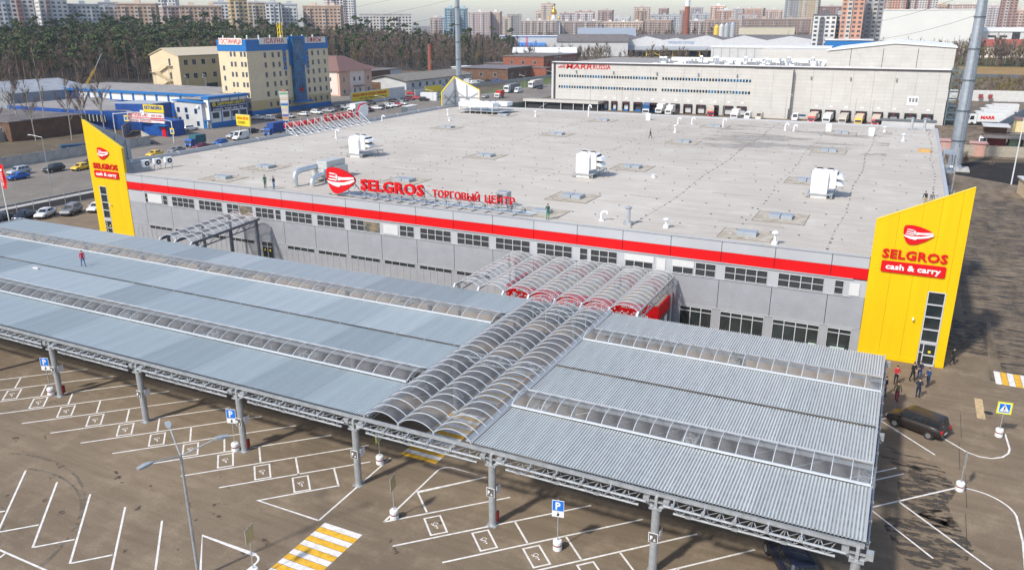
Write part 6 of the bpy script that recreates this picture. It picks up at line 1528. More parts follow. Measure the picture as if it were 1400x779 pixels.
NAMEC = {'lightgrey': 'light grey', 'redwhite': 'red and white', 'whitepink': 'white and pink', 'whitegrey': 'white and grey', 'orange': 'orange brick', 'white': 'plain white', 'pinkbrown': 'pinkish brown', 'yellow': 'yellow', 'ochre': 'ochre', 'pinkwhite': 'pink and white', 'whitebrown': 'white and brown', 'cream': 'long cream panel', 'blue': 'small blue', 'bluegreen': 'blue-green glass', 'pinkstripe': 'pink striped', 'peach': 'peach', 'beige': 'beige', 'greybrown': 'grey-brown', 'whitered': 'white and red', 'brownred': 'brown-red', 'brown9': 'brown and white', 'orange5': 'long low orange', 'brown': 'long brown brick', 'redbrown': 'red-brown', 'greypink': 'grey-pink', 'orangewhite': 'orange and white', 'orangebrown': 'orange-brown', 'greytower': 'grey and brown', 'whiteblack': 'white and black', 'orangestripe': 'orange striped'}
seenc = {}
for c in [SKYL[i][6] for i in order]: seenc[c] = seenc.get(c, 0)+1
cnt = {}; ordn = ['leftmost', 'second from the left', 'third from the left', 'fourth from the left', 'fifth from the left', 'sixth from the left', 'seventh from the left', 'eighth from the left']
for i in order:
    x, y, w, h, rot, kind, col = SKYL[i]
    cnt[col] = cnt.get(col, 0)+1
    typ = 'tower block' if kind == 'tower' else 'slab block'
    lab = f'{NAMEC[col]} {typ} on the skyline' + (f', {ordn[cnt[col]-1]} of its colour' if seenc[col] > 1 else '')
    b = thing('apartment_block', lab, 'apartment block', (x, y, 0), R(rot+rng.uniform(-14, 14)), 'housing blocks along the skyline')
    c1, c2 = [tuple(0.72*v+0.28*(sum(c)/3+0.03) for v in c) for c in PAL[col]]; m1 = mat('block '+col, c1, 0.8, var=0.06, scale=0.1); m2 = mat('block trim '+col, c2, 0.8, var=0.08, scale=0.1)
    d = min(w, 18) if kind == 'slab' else w*0.9
    w *= 0.93; h -= 3
    wm = MB(m1); wm.box(-w/2, w/2, -d/2, d/2, 0, h); wm.build('wall', b)
    rf = MB(m2); rf.box(-w/2-0.4, w/2+0.4, -d/2-0.4, d/2+0.4, h+0.01, h+1.2)
    for k in range(max(1, int(w/16))): xx = -w/2+(k+0.5)*w/max(1, int(w/16)); rf.box(xx-2.2, xx+2.2, -2, 2, h+1.21, h+3.6)
    rf.build('roof', b)
    nf = int(h/3.0); nc = max(3, int(w/3.2)); cw = w/nc; bal = MB(m2); win = MB(M_fw)
    stripe = rng.choice((3, 4, 5)); balc = MB(m2 if col != 'whiteblack' else m2)
    for j in range(nc):
        xx = -w/2+(j+0.5)*cw
        if j % stripe == 1: bal.box(xx-cw*0.42, xx+cw*0.42, -d/2-1.3, -d/2-0.001, 3, h-1.5)
        for f in range(nf-1):
            z = 3.3+f*3.0
            yy = -d/2-1.3 if j % stripe == 1 else -d/2
            win.box(xx-cw*0.27, xx+cw*0.27, yy-0.12, yy-0.005, z+0.3, z+1.8)
    nd = max(2, int(d/4)); dw = d/nd
    for sx in (-1, 1):
        for j in range(nd):
            yy = -d/2+(j+0.5)*dw
            for f in range(nf-1): z = 3.3+f*3.0; win.box(sx*w/2-0.12 if sx < 0 else w/2+0.005, sx*w/2-0.005 if sx < 0 else w/2+0.12, yy-dw*0.22, yy+dw*0.22, z+0.3, z+1.8)
    if bal.v: bal.build('balcony_bay', b, kind='stuff', fixn=False)
    win.build('window', b, kind='stuff', fixn=False)
# ================================================================== trees
M_bark = mat('grey brown bark', (0.1, 0.08, 0.06), 0.9, var=0.3, scale=3); M_pbark = mat('orange pine bark', (0.16, 0.1, 0.065), 0.9, var=0.3, scale=2)
M_birch = mat('white birch bark', (0.33, 0.3, 0.26), 0.8, var=0.35, scale=4)
M_nd = [mat('pine needles dark', (0.04, 0.068, 0.02), 0.9, var=0.4, scale=0.8), mat('pine needles light', (0.09, 0.12, 0.035), 0.9, var=0.4, scale=0.8), mat('spruce needles', (0.02, 0.035, 0.022), 0.9, var=0.4, scale=0.8)]
M_tw = [mat('bare brown twigs', (0.19, 0.13, 0.09), 0.95, var=0.35, scale=0.6), mat('bare grey twigs', (0.22, 0.175, 0.135), 0.95, var=0.3, scale=0.6), mat('budding yellow twigs', (0.2, 0.16, 0.06), 0.95, var=0.3, scale=0.6), mat('reddish birch twigs', (0.15, 0.105, 0.08), 0.95, var=0.3, scale=0.6)]
nr = np.random.RandomState(5)
def leafcloud(centres, radii, n, size, asp=1.0):
    """n small random quads scattered through ellipsoid clumps -> vertices, faces"""
    V = np.zeros((n*4, 3)); k = nr.randint(0, len(centres), n); C = np.array(centres)[k]; Rd = np.array(radii)[k]
    u = nr.normal(size=(n, 3)); u /= np.linalg.norm(u, axis=1)[:, None]; r = nr.uniform(0.35, 1, n)**0.6
    P = C+u*r[:, None]*Rd
    a = nr.normal(size=(n, 3)); a /= np.linalg.norm(a, axis=1)[:, None]
    b = np.cross(a, nr.normal(size=(n, 3))); b /= np.linalg.norm(b, axis=1)[:, None]
    s = (size*nr.uniform(0.6, 1.3, n))[:, None]
    V[0::4] = P-a*s-b*s*asp; V[1::4] = P+a*s-b*s*asp*0.7; V[2::4] = P+a*s*0.8+b*s*asp; V[3::4] = P-a*s*0.7+b*s*asp
    F = [(4*i, 4*i+1, 4*i+2, 4*i+3) for i in range(n)]
    return V, F
def pine_parts(seed):
    """scots pine: tall clean trunk, irregular flat-topped crown"""
    r = random.Random(seed); H = r.uniform(19, 25); t = MB(M_pbark); lean = (r.uniform(-0.8, 0.8), r.uniform(-0.8, 0.8))
    t.tube((0, 0, -0.5), (lean[0]*0.5, lean[1]*0.5, H*0.55), 0.32, 0.22, 7); t.tube((lean[0]*0.5, lean[1]*0.5, H*0.55), (lean[0], lean[1], H*0.95), 0.22, 0.06, 6)
    cs = []; rd = []
    for i in range(r.randint(8, 11)):
        z = H*r.uniform(0.5, 0.98); a = r.uniform(0, 6.28); d = r.uniform(0.4, 2.6)*(1.25-abs(z/H-0.72))
        cs.append((lean[0]*0.8+d*math.cos(a), lean[1]*0.8+d*math.sin(a), z)); q = r.uniform(1.1, 2.0); rd.append((q, q, q*0.6)); t.tube((lean[0]*0.7, lean[1]*0.7, z-1.2), cs[-1], 0.07, 0.03, 4, False)
    c = MB(M_nd[0]); h = len(cs)//2
    V, F = leafcloud(cs[:h], rd[:h], 210, 0.42); c.add(V.tolist(), F); c.mat(M_nd[1]); V, F = leafcloud(cs[h:], rd[h:], 210, 0.42); c.add(V.tolist(), F)
    return t, c
def spruce_parts(seed):
    r = random.Random(seed); H = r.uniform(17, 24); t = MB(M_bark); t.tube((0, 0, -0.5), (0, 0, H*0.97), 0.3, 0.04, 7)
    cs = []; rd = []
    for i in range(13):
        z = H*(0.12+0.068*i); w = (1-z/H)*3.9+0.35
        for k in range(4): a = r.uniform(0, 6.28); cs.append((w*0.55*math.cos(a), w*0.55*math.sin(a), z)); rd.append((w*0.62, w*0.62, 0.75))
    c = MB(M_nd[2]); V, F = leafcloud(cs, rd, 360, 0.42, 0.6); c.add(V.tolist(), F); c.mat(M_nd[0]); V, F = leafcloud(cs, rd, 120, 0.38, 0.6); c.add(V.tolist(), F)
    return t, c
def bare_parts(seed, bark=None, tw=0, H=None, spread=1.0, n=230, tww=0.05):
    """leafless tree: forked trunk, limbs and a haze of fine twigs"""
    r = random.Random(seed); H = H or r.uniform(15, 21); t = MB(bark or M_bark); c = MB(M_tw[tw]); pts = []
    lean = (r.uniform(-0.6, 0.6), r.uniform(-0.6, 0.6))
    top = Vector((lean[0], lean[1], H*0.93)); tk = 0.62 if bark else 1.0; t.tube((0, 0, -0.5), top*0.5, (0.2+H*0.004)*tk, 0.14*tk, 7); t.tube(top*0.5, top, 0.14*tk, 0.03, 5, False)
    for i in range(r.randint(10, 14)):
        z = r.uniform(0.28, 0.85); a = r.uniform(0, 6.28); base = top*z; L = H*r.uniform(0.16, 0.3)*(1.15-z)*1.5*spread
        e = base+Vector((math.cos(a)*L*0.6, math.sin(a)*L*0.6, L*0.9)); t.tube(base, e, 0.07, 0.025, 4, False); pts.append((base, e))
    pts.append((top*0.6, top+Vector((0, 0, H*0.06))))
    vs = []; fs = []
    for i in range(n):
        b, e = pts[r.randrange(len(pts))]; k = r.uniform(0.25, 1.0); p = b.lerp(e, k); d = (e-b).normalized()+Vector((r.uniform(-0.8, 0.8), r.uniform(-0.8, 0.8), r.uniform(-0.2, 0.7))); L = r.uniform(0.8, 2.1)
        q = p+d.normalized()*L; s = Vector((r.uniform(-1, 1), r.uniform(-1, 1), r.uniform(-0.3, 0.3))).normalized()*tww
        o = len(vs); vs += [p-s, p+s, q]; fs.append((o, o+1, o+2))
    c.add(vs, fs)
    return t, c
KIT = {}
def kit(kind, parts): 
    KIT.setdefault(kind, []).append((parts[0].mesh('trunk', fixn=False), parts[1].mesh('crown', fixn=False), parts))
for s in range(5): kit('pine', pine_parts(s))
for s in range(3): kit('spruce', spruce_parts(40+s))
for s in range(4): kit('bare', bare_parts(60+s, tw=0, n=430, tww=0.11))
for s in range(3): kit('grey', bare_parts(80+s, tw=1, n=400, tww=0.1))
for s in range(2): kit('bud', bare_parts(90+s, tw=2, n=430, tww=0.12))
for s in range(4): kit('birch', bare_parts(100+s, M_birch, 3, spread=0.9, n=420, tww=0.05))
def shrub_parts(seed, tw):
    r = random.Random(seed); t = MB(M_bark); c = MB(M_tw[tw]); vs = []; fs = []
    for i in range(6):
        a = r.uniform(0, 6.28); t.tube((0, 0, -0.2), (math.cos(a)*0.9, math.sin(a)*0.9, r.uniform(1.5, 3)), 0.06, 0.02, 4, False)
    for i in range(240):
        a = r.uniform(0, 6.28); d = r.uniform(0, 1.6); z = r.uniform(0.2, 2.6); p = Vector((math.cos(a)*d*(1-z*0.15), math.sin(a)*d*(1-z*0.15), z)); q = p+Vector((r.uniform(-0.6, 0.6), r.uniform(-0.6, 0.6), r.uniform(0.2, 1))); s = Vector((r.uniform(-1, 1), r.uniform(-1, 1), 0)).normalized()*0.07
        o = len(vs); vs += [p-s, p+s, q]; fs.append((o, o+1, o+2))
    c.add(vs, fs); return t, c
for s in range(3): kit('shrub', shrub_parts(s, s))
TL = {'pine': 'dark green pine of the wood behind the blue shop', 'spruce': 'dark conical spruce in the mixed wood', 'bare': 'leafless brown tree of the mixed wood', 'grey': 'leafless greyish tree of the mixed wood', 'bud': 'budding yellowish tree of the mixed wood'}
def tree(kind, x, y, z=0, s=1.0, lab='', group=None, name=None, sz=None):
    tr, cr, _ = KIT[kind][rng.randrange(len(KIT[kind]))]
    nm = name or {'pine': 'pine_tree', 'spruce': 'spruce_tree', 'bare': 'bare_tree', 'grey': 'bare_tree', 'bud': 'budding_tree', 'birch': 'birch_tree', 'shrub': 'bare_shrub'}[kind]
    t = thing(nm, lab, 'shrub' if kind == 'shrub' else 'tree', (x, y, z), rng.uniform(0, 6.28), group); t.scale = (s, s, s*(sz or 1))
    inst('trunk', tr, t); inst('crown', cr, t); return t
# rising forest floor
EDGE = [(-1.15, 505), (-0.93, 490), (-0.80, 505), (-0.72, 540), (-0.62, 565), (-0.55, 568), (-0.50, 600), (-0.455, 650)]   # bearing (rad, + right of +Y), distance of the wood's front
EDGE[0] = (-1.25, 545)
def front(b): 
    for (b0, d0), (b1, d1) in zip(EDGE, EDGE[1:]):
        if b <= b1: return d0+(d1-d0)*max(0, (b-b0))/(b1-b0)
    return EDGE[-1][1]
def fz(b, d):
    t = max(0, min(1, (d-front(b))/230)); return 10.0*t*t*(3-2*t)*max(0.0, min(1, (-0.44-b)/0.14))
nb, nd_ = 40, 14; vs = []; fs = []
for i in range(nb+1):
    b = -1.3+(0.87)*i/nb
    for j in range(nd_+1): d = front(b)-8+330*j/nd_; vs.append((math.sin(b)*d, math.cos(b)*d, fz(b, d)-0.05 if j else -0.3))
for i in range(nb):
    for j in range(nd_): a = i*(nd_+1)+j; fs.append((a, a+nd_+1, a+nd_+2, a+1))
mb = MB(mat('forest floor', (0.06, 0.045, 0.03), 0.95, var=0.3, scale=0.1)); mb.add(vs, fs); mb.build('forest_floor', None, fixn=False, label='brown floor of the wood rising behind the hotel', kind='structure')
cand = []
d_rows = 0
for j in range(34):
    off = j*7.6
    b = -1.27
    while b < -0.45:
        d = front(b)+off+rng.uniform(-3, 3); x, y = math.sin(b)*d, math.cos(b)*d
        pp = 1 if b < -0.8 else max(0.1, 1-(b+0.8)/0.13)
        dec = rng.random()
        if dec < (0.45 if off < 25 else 0.58)*pp: k = 'pine'
        elif dec < (0.45 if off < 25 else 0.58)*pp+0.05+0.07*(1-pp): k = 'spruce'
        else: k = rng.choices(('bare', 'grey', 'bud'), (5, 3, 1.2))[0]
        cand.append((off+rng.uniform(0, 6), k, x+rng.uniform(-1.5, 1.5), y+rng.uniform(-1.5, 1.5), fz(b, d), rng.uniform(0.72, 1.2)*(0.9 if b > -0.62 else 1.0)*(1.12 if k in ('bare', 'grey', 'bud') and b < -0.7 else 1), b))
        b += 7.2/d*rng.uniform(0.75, 1.3)
vis = lambda b: -1.12 < b < -0.45
cand.sort(key=lambda c: c[0]+(0 if vis(c[6]) else 1e5))
near, far = cand[:290], cand[290:]
for o_, k, x, y, z, s, b in near: tree(k, x, y, z, s, TL[k], 'trees of the wood behind the hotel')
# deeper trees: joined into one mass
def join_trees(lst, name, label):
    mats = []; Vs = []; FL = []; FT = []; MI = []; vo = 0
    cache = {}
    for k, x, y, z, s in lst:
        if k not in cache:
            cache[k] = []
            for _, _, (t, c) in KIT[k]:
                m = MB(); m.merge(t); m.merge(c); cache[k].append((np.array(m.v), m.f, m.mi, m.mats))
        v, f, mi, ms = cache[k][rng.randrange(len(cache[k]))]
        for q in ms:
            if q not in mats: mats.append(q)
        a = rng.uniform(0, 6.28); ca, sa = math.cos(a)*s, math.sin(a)*s
        w = np.empty_like(v); w[:, 0] = v[:, 0]*ca-v[:, 1]*sa+x; w[:, 1] = v[:, 0]*sa+v[:, 1]*ca+y; w[:, 2] = v[:, 2]*s+z; Vs.append(w)
        key = id(f)
        if key not in cache: cache[key] = (np.array([i for p in f for i in p]), np.array([len(p) for p in f]), np.array([mats.index(ms[i]) for i in mi]))
        a1, a2, a3 = cache[key]; FL.append(a1+vo); FT.append(a2); MI.append(a3); vo += len(v)
    V = np.concatenate(Vs); L = np.concatenate(FL); T = np.concatenate(FT); M = np.concatenate(MI)
    me = bpy.data.meshes.new(name); me.vertices.add(len(V)); me.vertices.foreach_set('co', V.astype(np.float32).ravel()); me.loops.add(len(L)); me.loops.foreach_set('vertex_index', L.astype(np.int32)); me.polygons.add(len(T))
    st = np.concatenate([[0], np.cumsum(T)[:-1]]); me.polygons.foreach_set('loop_start', st.astype(np.int32)); me.polygons.foreach_set('loop_total', T.astype(np.int32)); me.polygons.foreach_set('material_index', M.astype(np.int32))
    for q in mats: me.materials.append(q)
    me.update(calc_edges=True); o = bpy.data.objects.new(name, me); COL.objects.link(o); tag(o, label, 'trees', kind='stuff'); return o
join_trees([(k, x, y, z, s) for _, k, x, y, z, s, b in far if vis(b) or rng.random() < 0.35], 'woodland', 'deeper trees of the wood seen as one dark mass below the skyline')
# distant belts of bare trees
belt = []
def addbelt(x0, y0, x1, y1, n, wd, kinds=('bare', 'grey', 'bud'), s0=0.5, s1=0.8):
    for i in range(n):
        t = rng.random(); belt.append((rng.choice(kinds), x0+(x1-x0)*t+rng.uniform(-wd, wd), y0+(y1-y0)*t+rng.uniform(-wd, wd), 0, rng.uniform(s0, s1)))
addbelt(-300, 600, -170, 640, 60, 18); addbelt(-290, 700, -330, 1000, 60, 30); addbelt(-210, 690, -90, 720, 50, 12, s0=0.5, s1=0.75)
addbelt(-60, 640, 20, 640, 50, 10, s0=0.9, s1=1.2); addbelt(18, 720, 120, 725, 110, 16, s0=0.9, s1=1.25); addbelt(10, 395, 20, 540, 14, 4, s0=0.5, s1=0.8)
addbelt(-420, 940, -320, 985, 60, 14, s0=1.1, s1=1.4); addbelt(-320, 985, 70, 1035, 260, 16, s0=1.15, s1=1.5); addbelt(-400, 1150, 60, 1150, 200, 50, s0=0.7, s1=1.0); addbelt(-480, 640, -340, 800, 90, 40); addbelt(-290, 520, -240, 660, 50, 12, s0=0.7, s1=0.9)
addbelt(30, 820, 160, 800, 50, 15, s0=0.6, s1=0.9)
join_trees(belt, 'tree_belt', 'thin belts of leafless trees between the far halls and housing blocks')
# scattered shrubs on the field
sh = [('shrub', rng.uniform(14, 80), rng.uniform(392, 500), 0, rng.uniform(0.8, 1.7)) for _ in range(260)]+[('shrub', rng.uniform(12, 19), rng.uniform(205, 240), 0, rng.uniform(0.4, 0.8)) for _ in range(10)]
sh += [('shrub', rng.uniform(20, 150), rng.uniform(700, 760), 0, rng.uniform(1.2, 2.2)) for _ in range(70)]
join_trees(sh, 'scrub', 'low brownish scrub covering the rough field')
# birches in front of the blue hall
bir = [(-244, 128), (-239, 124), (-233, 137), (-229, 130), (-226, 142), (-221, 133), (-218, 145), (-213, 138), (-209, 150), (-205, 143), (-249, 140), (-238, 148), (-203, 152), (-255, 132), (-262, 140), (-217, 157)]
for i, (x, y) in enumerate(sorted(bir, key=lambda p: p[0]/p[1])):
    tree('birch', x, y, 0, rng.uniform(1.0, 1.3), f'bare white-barked birch in front of the blue hall, {["first","second","third","fourth","fifth","sixth","seventh","eighth","ninth","tenth","eleventh","twelfth","thirteenth","fourteenth","fifteenth","sixteenth"][i]} from the left', 'birches in front of the blue hall')
for i, (x, y, k, lab) in enumerate([(-258, 330, 'spruce', 'dark spruce behind the hotel, right of the attic'), (-272, 430, 'spruce', 'tall dark spruce above the pink house roof'), (-262, 470, 'spruce', 'slim dark spruce right of the pink house'),
        (-236, 560, 'bud', 'large yellowish budding tree left of the steel mast'), (-180, 610, 'bare', 'bare tree behind the brick office'), (-265, 410, 'bare', 'bare tree behind the garage block, left one'), (-252, 412, 'grey', 'bare tree behind the garage block, right one'), (-130, 640, 'grey', 'bare tree left of the sawtooth hangar bay'),
        (14, 268, 'bare', 'bare tree behind the galvanised stair at the warehouse end')]):
    tree(k, x, y, 0, 0.85 if k != 'spruce' else 1.0, lab)
# ================================================================== vehicles
M_tyre_ = M_black; M_rim = mat('alloy rim', (0.4, 0.41, 0.42), 0.35, 0.7); M_cglass = glass('car glass', (0.02, 0.025, 0.03), 0.05, 0.3)
M_hl = mat('headlamp lens', (0.7, 0.72, 0.74), 0.15); M_tl = mat('tail lamp', (0.5, 0.01, 0.01), 0.3); M_plate = mat('number plate', (0.7, 0.7, 0.68), 0.5)
def cpaint(n, c): return mat('car paint '+n, c, 0.42, 0.1, var=0.03, coat=0.25)
PAINT = {n: cpaint(n, c) for n, c in {'white': (0.72, 0.72, 0.7), 'silver': (0.42, 0.43, 0.44), 'grey': (0.2, 0.2, 0.21), 'black': (0.018, 0.018, 0.02), 'brown': (0.022, 0.016, 0.015), 'blue': (0.01, 0.1, 0.42), 'navy': (0.008, 0.012, 0.03), 'yellow': (0.8, 0.48, 0.01), 'red': (0.5, 0.02, 0.02), 'maroon': (0.16, 0.015, 0.03), 'green': (0.02, 0.12, 0.06), 'beige': (0.5, 0.45, 0.36)}.items()}
# kind: L, W, stations [(x, ztop, halfwidth)], cabin (x0,x1 belt; roof x0,x1; belt z, roof z), pillars at fractions
CK = {
 'sedan': dict(L=4.6, W=1.8, st=[(-2.3, .78, .72), (-2.2, .96, .82), (-1.5, 1.02, .89), (0.0, .96, .9), (0.9, .93, .9), (1.7, .86, .86), (2.15, .76, .8), (2.3, .6, .68)], cab=(-1.75, 1.1, -1.05, 0.35, .98, 1.46), wh=1.38, wr=.32, pil=(0.0, .48, 1.0)),
 'hatch': dict(L=4.2, W=1.78, st=[(-2.1, .8, .74), (-2.0, 1.0, .84), (-1.2, 1.02, .89), (0.0, .99, .89), (0.8, .96, .88), (1.5, .88, .85), (1.95, .76, .8), (2.1, .6, .66)], cab=(-1.98, 1.05, -1.55, 0.3, 1.0, 1.52), wh=1.28, wr=.33, pil=(0.0, .5, 1.0)),
 'suv': dict(L=4.7, W=1.9, st=[(-2.35, .9, .8), (-2.28, 1.12, .9), (-1.3, 1.16, .95), (0.0, 1.12, .95), (0.9, 1.1, .94), (1.75, 1.02, .91), (2.2, .9, .86), (2.35, .68, .74)], cab=(-2.22, 1.05, -1.85, 0.45, 1.13, 1.76), wh=1.42, wr=.38, pil=(0.0, .36, .68, 1.0)),
 'mpv': dict(L=4.55, W=1.85, st=[(-2.27, .9, .82), (-2.22, 1.1, .9), (-1.3, 1.14, .92), (0.2, 1.1, .92), (1.1, 1.06, .91), (1.7, .98, .88), (2.1, .85, .84), (2.27, .62, .72)], cab=(-2.22, 1.45, -2.02, 0.65, 1.1, 1.8), wh=1.36, wr=.34, pil=(0.0, .35, .68, 1.0)),
 'van': dict(L=5.3, W=2.0, st=[(-2.65, 1.0, .92), (-2.6, 1.25, .98), (-1.0, 1.28, 1.0), (0.8, 1.25, 1.0), (1.6, 1.2, .98), (2.2, 1.02, .95), (2.55, .85, .9), (2.65, .6, .8)], cab=(-2.62, 1.95, -2.6, 1.15, 1.2, 2.45), wh=1.6, wr=.37, pil=(0.74, 1.0)),
}
def car_meshes(kind, paint):
    """returns list of (name, MB, parent index or None)"""
    k = CK[kind]; W2 = k['W']/2; out = []
    b = MB(paint); S = []
    zl = .28 if kind != 'suv' else .34
    for (x, zt, hw) in k['st']:
        zb = zl+(0.12 if abs(x) > k['L']*0.44 else 0)
        S.append([(x, -hw*.9, zb), (x, -hw, zb+.14), (x, -hw*1.0, zt*.62+.06), (x, -hw*.965, zt-.05), (x, -hw*.88, zt), (x, -hw*.45, zt+.03), (x, hw*.45, zt+.03), (x, hw*.88, zt), (x, hw*.965, zt-.05), (x, hw*1.0, zt*.62+.06), (x, hw, zb+.14), (x, hw*.9, zb)])
    n = 12; vs = [p for s in S for p in s]; fs = [tuple(range(n)), tuple(range((len(S)-1)*n, len(S)*n))]
    for i in range(len(S)-1):
        for j in range(n): fs.append((i*n+j, i*n+(j+1) % n, (i+1)*n+(j+1) % n, (i+1)*n+j))
    b.add(vs, fs); out.append(('body', b, None))
    x0, x1, r0, r1, zb, zr = k['cab']; hb = W2*.9; hr = W2*.72 if kind != 'van' else W2*.86
    c = MB(paint)
    ring = lambda a, e, h, z: [(a, -h*.8, z), (a+.1, -h, z), (e-.15, -h, z), (e, -h*.75, z), (e, h*.75, z), (e-.15, h, z), (a+.1, h, z), (a, h*.8, z)]
    rs_ = [ring(x0, x1, hb, zb-.06), ring(r0-(r0-x0)*.12, r1+(x1-r1)*.12, hr*1.04, zr-.08), ring(r0+.08, r1-.08, hr*.93, zr-.015), ring(r0+.3, r1-.3, hr*.6, zr+.01)]
    vs = [p for r_ in rs_ for p in r_]; fs = [tuple(range(24, 32))]
    for i in range(3):
        for j in range(8): fs.append((i*8+j, i*8+(j+1) % 8, (i+1)*8+(j+1) % 8, (i+1)*8+j))
    c.add(vs, fs); out.append(('cabin', c, None))
    # glazing just proud of the cabin faces
    def lerp(a, e, t): return a+(e-a)*t
    e = .012
    def side(sg, f0, f1):
        t0, t1 = .22, .9; P = []
        for f, t in ((f0, t0), (f1, t0), (f1, t1), (f0, t1)):
            xa = lerp(x0+.1, r0-(r0-x0)*.12+.1, t); xb = lerp(x1-.15, r1+(x1-r1)*.12-.15, t); x = lerp(xa+.06, xb-.04, f); y = lerp(hb, hr*1.04, t)+e; P.append((x, sg*y, lerp(zb-.06, zr-.08, t)))
        return MB(M_cglass).add(P, [(0, 1, 2, 3)])
    pl = k['pil']
    for sg in (-1, 1):
        for f0, f1 in zip(pl, pl[1:]): out.append(('side_window', side(sg, f0+(.02 if f0 > 0 else 0), f1-(.02 if f1 < 1 else 0)), None))
    def endg(front):
        P = []; xa, xb = (x1, r1+(x1-r1)*.12) if front else (x0, r0-(r0-x0)*.12); s = e if front else -e; t0, t1 = (.12, .93) if front else (.25, .88)
        for y, t in ((-1, t0), (1, t0), (1, t1), (-1, t1)): P.append((lerp(xa, xb, t)+s, y*lerp(hb*.74, hr*.76, t), lerp(zb-.06, zr-.08, t)+(.006)))
        return MB(M_cglass).add(P, [(0, 1, 2, 3)])
    out.append(('windscreen', endg(True), None))
    if kind != 'van': out.append(('rear_window', endg(False), None))
    wr = k['wr']
    for sx in (-1, 1):
        for sy in (-1, 1):
            t = MB(M_black); x = sx*k['wh']; t.tube((x, sy*(W2*.72), wr), (x, sy*(W2+.0), wr), wr, n=14); out.append(('wheel', t, None)); i = len(out)-1
            r_ = MB(M_rim); r_.tube((x, sy*(W2-.02), wr), (x, sy*(W2+.015), wr), wr*.62, n=10); out.append(('rim', r_, i))
            a = MB(M_black); a.tube((x, sy*(W2*.8), wr+.02), (x, sy*(W2-.035), wr+.02), wr*1.2, n=14); out.append(('wheel_arch', a, None))
    xf, zf, hf = k['st'][-2]; xr, zr_, hr_ = k['st'][1]
    for sy in (-1, 1):
        h = MB(M_hl); h.bbox(xf-.12, xf+.1, min(sy*hf*.55, sy*hf*.95), max(sy*hf*.55, sy*hf*.95), zf-.2, zf-.05, .02); out.append(('headlight', h, None))
        t = MB(M_tl); t.bbox(xr-.1, xr+.06, min(sy*hr_*.68, sy*hr_*.97), max(sy*hr_*.68, sy*hr_*.97), zr_-.32, zr_-.06, .02); out.append(('tail_light', t, None))
    q = MB(M_plate); q.box(-k['L']/2-.012, -k['L']/2+.01, -.26, .26, .5, .62); out.append(('number_plate', q, None))
    g = MB(M_black); g.box(k['L']/2-.05, k['L']/2+.012, -.5, .5, .34, .55); out.append(('grille', g, None))
    m = MB(paint)
    for sy in (-1, 1): m.bbox(x1-.55, x1-.35, min(sy*(W2), sy*(W2+.18)), max(sy*W2, sy*(W2+.18)), zb, zb+.14, .02)
    out.append(('mirror', m, None))
    return out
_cm = {}
def car(kind, paint, x, y, heading, lab, cat='car', group=None, z=0, detail=True, s=1.0, name=None):
    """heading in degrees: direction of the nose, 0 = +x"""
    key = (kind, paint, detail)
    nm = name or {'van': 'delivery_van', 'mpv': 'minivan'}.get(kind, 'parked_car')
    if key not in _cm:
        parts = car_meshes(kind, PAINT[paint])
        if detail: _cm[key] = [(n, m.mesh(n, smooth=n in ('body',)), p) for n, m, p in parts]
        else:
            m = MB()
            for n, q, p in parts:
                if n in ('rim', 'wheel_arch', 'mirror', 'number_plate'): continue
                m.merge(q)
            _cm[key] = m.mesh('car_shell')
    if detail:
        t = thing(nm, lab, cat, (x, y, z), R(heading), group); objs = []
        for n, me, p in _cm[key]: objs.append(inst(n, me, t if p is None else objs[p]))
        if s != 1: t.scale = (s, s, s)
        return t
    o = inst(nm, _cm[key], None, (x, y, z), (0, 0, R(heading))); tag(o, lab, cat, group)
    if s != 1: o.scale = (s, s, s)
    return o
def truck(x, y, heading, lab, cabc, boxc, L=6.0, H=2.5, big=False, z=0, cat='truck', name='box_truck', group=None):
    """cab over truck with cargo box (or semi-trailer); nose along +x local"""
    t = thing(name, lab, cat, (x, y, z), R(heading), group)
    w = 1.15 if not big else 1.28; ch = 2.1 if not big else 3.3; cl = 1.7 if not big else 2.2
    cx0 = L/2
    m = MB(PAINT[cabc] if isinstance(cabc, str) else cabc); m.prism([(cx0, .55), (cx0+cl, .55), (cx0+cl+.05, ch*.5), (cx0+cl-.3, ch), (cx0+.15, ch+.05), (cx0, ch)], 'y', -w*.95, w*.95); m.build('cab', t)
    MB(M_cglass).add([(cx0+cl+.052, -w*.85, ch*.52), (cx0+cl+.052, w*.85, ch*.52), (cx0+cl-.27, w*.8, ch*.95), (cx0+cl-.27, -w*.8, ch*.95)], [(0, 1, 2, 3)]).build('windscreen', t)
    for sy in (-1, 1): MB(M_cglass).add([(cx0+cl*.35, sy*(w*.95+.012), ch*.52), (cx0+cl*.95, sy*(w*.95+.012), ch*.52), (cx0+cl*.78, sy*(w*.95+.012), ch*.88), (cx0+cl*.35, sy*(w*.95+.012), ch*.88)], [(0, 1, 2, 3)]).build('side_window', t)
    bz0 = .95 if not big else 1.15
    m = MB(boxc if not isinstance(boxc, str) else PAINT[boxc]); m.bbox(-L/2, cx0-.12, -w, w, bz0, bz0+H, .04); m.build('cargo_box', t)
    m = MB(M_steel_d); m.box(-L/2+.1, cx0+cl-.2, -w*.6, w*.6, .5, bz0-.01); m.build('chassis', t)
    wr = .42 if not big else .5; xs_ = [cx0+cl*.55, -L/2+1.3]+([-L/2+2.5, cx0-1.2, -L/2+3.7] if big else [])
    for xx in xs_:
        for sy in (-1, 1): MB(M_black).tube((xx, sy*w*.72, wr), (xx, sy*w*.97, wr), wr, n=12).build('wheel', t)
    m = MB(M_hl)
    for sy in (-1, 1): MB(M_hl).box(cx0+cl, cx0+cl+.07, min(sy*w*.55, sy*w*.85), max(sy*w*.55, sy*w*.85), .75, .95).build('headlight', t)
    return t
